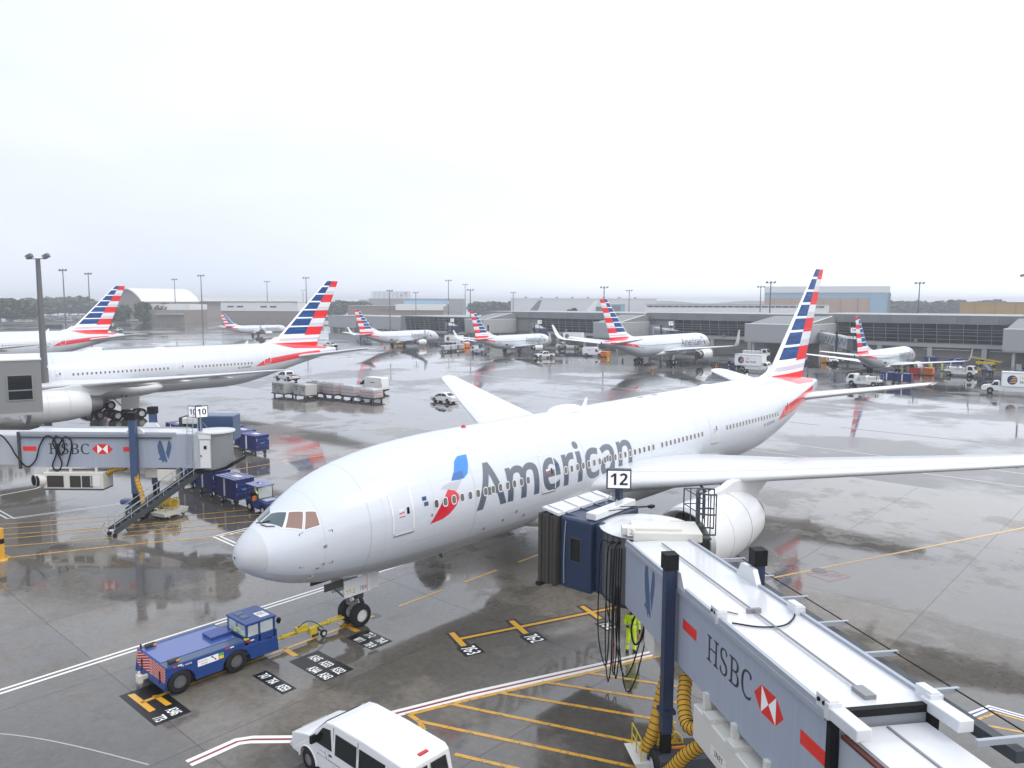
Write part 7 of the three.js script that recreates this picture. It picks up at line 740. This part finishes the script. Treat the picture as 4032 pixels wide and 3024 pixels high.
for (const [x, z, l, m] of [[178.8, -46.6, 'red equipment bin under the far wing left of the orange one', M.red], [179.8, -44.2, 'orange equipment bin under the far wing', M.orange], [176.4, -124.6, 'orange equipment bin beside the white cargo van', M.orange], [178.5, -181.8, 'orange equipment bin left of the second single-aisle tail', M.orange], [199, -72.5, 'orange equipment bin behind the white pick-up', M.amber], [178, -215, 'yellow equipment bin right of the second striped tail', M.amber]]) { const o = thing('equipment_bin', l, 'bin', [x, 0, z], 5, 'equipment bins'); b().ext([[-1, .2], [1, .2], [1.15, 1.5], [-1.15, 1.5]], 1.9, 0, 0, 0, 90 * D2R * 0, .05).mesh('bin_body', m, o); b().box(2.4, .1, 2.0, 0, 1.5, 0).mesh('rim', m, o); for (const s of [-.7, .7]) b().box(.2, .2, 1.8, s, .1, 0).mesh('skid', M.darkMetal, o); }
{ const o = thing('flat_truck', 'white cab truck behind the far wing left of the near tail fin', 'truck', [204, 0, -93], -85); vehicle(o, { w: 2.1, yb: .5, axles: [2, -2.2], ra: .5, r: .44, belt: 1.5, k: .06, top: [[1.1, .6], [1.1, 2.4], [2.6, 2.45], [2.95, 1.5], [3, .6]], side: [['cab_window', [[1.6, 1.5], [2.7, 1.5], [2.45, 2.25], [1.6, 2.28]], M.glass]], quads: [['windscreen', [[2.62, 2.4, -.88], [2.62, 2.4, .88], [2.97, 1.52, .95], [2.97, 1.52, -.95]]]], boxes: [['front_bumper', 3, .65, 0, .14, .24, 2, M.black]] }); b().box(5, .9, 2.1, -1.5, 1.4, 0).mesh('flat_bed', M.pale, o); b().box(5.6, .3, .9, -.9, .75, 0).mesh('chassis', M.black, o); for (let i = 0; i < 5; i++) b().box(.06, 1.1, 2.15, -3.9 + i * 1.2, 1.4, 0).mesh('stake', M.bridgeTrim, o); }
// cones, marker post, ground power
const cones = [[151.5, -187.5], [166, -188], [160, -200.5], [172, -217], [176, -222], [165, -168.5], [165.5, -85.5], [150, -93]]; cones.forEach(([x, z], i) => { const o = thing('traffic_cone', ['orange cone below the leftmost single-aisle tail', 'orange cone behind the leftmost single-aisle airliner', 'orange cone beside the second striped tail, nearer one', 'orange cone beside the second striped tail, farther left', 'orange cone farthest behind the second striped tail', 'orange cone by the white covered carts', 'orange cone right of the winglet airliner engine', 'orange cone on the apron left of the emblem truck'][i], 'traffic cone', [x, 0, z], 0, 'traffic cones'); b().lathe([[.001, 1.0], [.05, 1.0], [.07, .92], [.24, .06], [.001, .06]], 0, 0, 0).mesh('cone', M.orange, o); b().box(.55, .06, .55, 0, .03, 0).mesh('foot', M.black, o); });
{ const o = thing('marker_post', 'yellow safety post at the left edge of the hatched area', 'post', [12.82, 0, -51.95], 20); b().cyl(.17, .17, 1.9, 0, .95, 0, 'y', 20).mesh('post', M.paintYellow, o); b().cyl(.178, .178, .3, 0, 1.15, 0, 'y', 20).mesh('dark_band', M.black, o); b().cyl(.3, .34, .1, 0, .05, 0, 'y', 20).mesh('base_plate', M.paintYellow, o); b().bar([0, .35, 0], [.5, .03, .2], .05).mesh('brace', M.paintYellow, o); }
// ---------- people ----------
function makeBody(pose) {                          // capsules joined smoothly and meshed; colours by garment
  const H = 1.0, P = pose, caps = [];
  const seg = (a, c, r0, r1) => caps.push([...a, ...c, r0, r1]);
  seg([0, 1.0, 0], [0, 1.18, -.01], .165, .15); seg([0, 1.18, 0], [0, 1.42, 0], .165, .14); seg([-.17, 1.43, 0], [.17, 1.43, 0], .075, .075); seg([0, 1.47, 0], [0, 1.58, .02], .06, .055); seg([0, 1.66, .02], [0, 1.74, .01], .085, .095); seg([0, 1.63, .1], [0, 1.66, .06], .03, .05); seg([0, 1.675, .1], [0, 1.70, .09], .018, .02);
  for (const s of [1, -1]) { const A = P.arm[s > 0 ? 0 : 1], Lg = P.leg[s > 0 ? 0 : 1]; seg([s * .19, 1.42, 0], [s * A[0][0], A[0][1], A[0][2]], .072, .058); seg([s * A[0][0], A[0][1], A[0][2]], [s * A[1][0], A[1][1], A[1][2]], .058, .046); seg([s * A[1][0], A[1][1], A[1][2]], [s * A[2][0], A[2][1], A[2][2]], .04, .034); seg([s * .095, .98, 0], [s * Lg[0][0], Lg[0][1], Lg[0][2]], .105, .082); seg([s * Lg[0][0], Lg[0][1], Lg[0][2]], [s * Lg[1][0], Lg[1][1], Lg[1][2]], .082, .07); seg([s * Lg[1][0], Lg[1][1] - .03, Lg[1][2]], [s * (Lg[1][0] + .02), .045, Lg[1][2] + .15], .05, .045); }
  const R = 84, S = 1.0, mc = new MarchingCubes(R, new THREE.MeshBasicMaterial(), false, false, 120000); mc.isolation = 0; const hf = R / 2, f = mc.field;
  for (let k = 0; k < R; k++) for (let j = 0; j < R; j++) for (let i = 0; i < R; i++) { const x = (i - hf) / hf * S, y = (j - hf) / hf * S + .92, z = (k - hf) / hf * S; let d = 9; if (Math.abs(z) < .55 && Math.abs(x) < .7) for (const c of caps) { const bx = c[3] - c[0], by = c[4] - c[1], bz = c[5] - c[2], px = x - c[0], py = y - c[1], pz = z - c[2], t = Math.max(0, Math.min(1, (px * bx + py * by + pz * bz) / (bx * bx + by * by + bz * bz))), q = Math.hypot(px - t * bx, py - t * by, pz - t * bz) - (c[6] + (c[7] - c[6]) * t), h = Math.max(.035 - Math.abs(d - q), 0) / .035; d = Math.min(d, q) - h * h * .035 * .25; } f[i + j * R + k * R * R] = -d; }
  mc.update(); const n = mc.count, g = new THREE.BufferGeometry(), pos = mc.positionArray.slice(0, n * 3), nor = mc.normalArray.slice(0, n * 3); for (let i = 0; i < n; i++) pos[i * 3 + 1] += .92; g.setAttribute('position', new THREE.BufferAttribute(pos, 3)); g.setAttribute('normal', new THREE.BufferAttribute(nor, 3)); g.setAttribute('uv', new THREE.BufferAttribute(new Float32Array(n * 2), 2));
  const q = b().add(g); for (const s of [1, -1]) { const A = P.arm[s > 0 ? 0 : 1][2]; for (let i = 0; i < 4; i++) q.bar([s * A[0], A[1] - .02, A[2] + (i - 1.5) * .02], [s * A[0] * .99, A[1] - .085 - .01 * (i === 1 || i === 2), A[2] + (i - 1.5) * .021 + .01], .015); q.bar([s * A[0] * .97, A[1] + .01, A[2] + .03], [s * A[0] * .94, A[1] - .045, A[2] + .055], .017); }
  const G = q.geo(), p = G.attributes.position, col = new Float32Array(p.count * 3); for (let i = 0; i < p.count; i++) { const x = p.getX(i), y = p.getY(i), z = p.getZ(i); let c = [.62, .85, .02]; const hand = P.arm.some((A, k) => Math.hypot(x - (k ? -1 : 1) * A[2][0], y - A[2][1], z - A[2][2]) < .115); if (y > 1.6) c = y > 1.73 ? [.02, .02, .022] : [.28, .17, .12]; else if (y > 1.5) c = [.02, .02, .022]; else if (hand) c = [.02, .02, .022]; else if (y < .1) c = [.015, .014, .013]; else if ((y > 1.1 && y < 1.15) || (y > .3 && y < .36)) c = [.42, .44, .42]; else if (y > 1.16 && y < 1.38 && Math.abs(x) < .03 && z > .1) c = [.05, .06, .02]; col.set(c, i * 3); }
  G.setAttribute('color', new THREE.BufferAttribute(col, 3)); return G;
}
const bodyMat = std([1, 1, 1], .75, 0, { vertexColors: true });
const standG = makeBody({ arm: [[[.27, 1.15, -.02], [.3, .92, .05], [.3, .83, .06]], [[.26, 1.16, 0], [.22, 1.08, .2], [.14, 1.12, .27]]], leg: [[[.11, .52, .02], [.12, .08, -.02]], [[.12, .52, .01], [.15, .08, -.03]]] });
const walkG = makeBody({ arm: [[[.26, 1.16, -.08], [.28, .95, .06], [.28, .87, .1]], [[.26, 1.16, .08], [.28, .95, .16], [.27, .88, .2]]], leg: [[[.1, .54, .13], [.11, .1, .1]], [[.1, .52, -.04], [.11, .12, -.24]]] });
const sitG = makeBody({ arm: [[[.26, 1.18, .06], [.2, 1.1, .28], [.17, 1.12, .36]], [[.26, 1.18, .06], [.2, 1.1, .28], [.17, 1.12, .36]]], leg: [[[.13, .92, .38], [.13, .5, .42]], [[.13, .92, .38], [.13, .5, .42]]] });
function person(label, g, x, y, z, turn, k = 1, group = 'workers in yellow rain suits') { const o = thing('person', label, 'person', [x, y, z], turn, group); mesh('body', g, bodyMat, o); o.scale.setScalar(k); return o; }
{ const o = person('person in bright yellow rain suit holding an orange wand under the near bridge', standG, 27.67, 0, -17.93, -50, 1.13); const wd = thing('signal_wand', 'orange signal wand held by the person under the near bridge', 'wand', [0, 0, 0], 0); o.updateMatrixWorld(); const p = o.localToWorld(V3(.3, .8, .07)); wd.position.copy(p); b().cyl(.025, .03, .38, 0, -.22, 0, 'y', 12).mesh('wand_tube', M.orange, wd); b().cyl(.03, .03, .14, 0, .02, 0, 'y', 12).mesh('wand_grip', M.black, wd); }
person('person in yellow rain suit behind the white flatbed truck', walkG, 162.9, 0, -155.0, 60); person('person in yellow rain suit beside the dark tug at gate 39', standG, 194.6, 0, -76.6, -40); person('person in yellow rain suit near the wing engine at gate 39, left of two', walkG, 195.5, 0, -47.6, -30); person('person in yellow rain suit near the far wing, right of another', standG, 194.8, 0, -45.2, 10); person('person in yellow rain suit under the gate 39 airliner body', walkG, 197, 0, -54.2, 100); person('person in yellow rain suit by the winglet airliner tail', standG, 160.5, 0, -112.5, 80);
person('driver in yellow vest seated in the blue baggage tug', sitG, 28.85, .38, -51.0, 0, .92, 'drivers'); person('driver in yellow vest inside the tow tractor cab', sitG, 15.75, .08, -29.35, 90, .92, 'drivers'); person('second crew member in yellow vest inside the tow tractor cab', sitG, 15.75, .08, -29.95, 90, .92, 'drivers');
renderer.render(scene, camera);
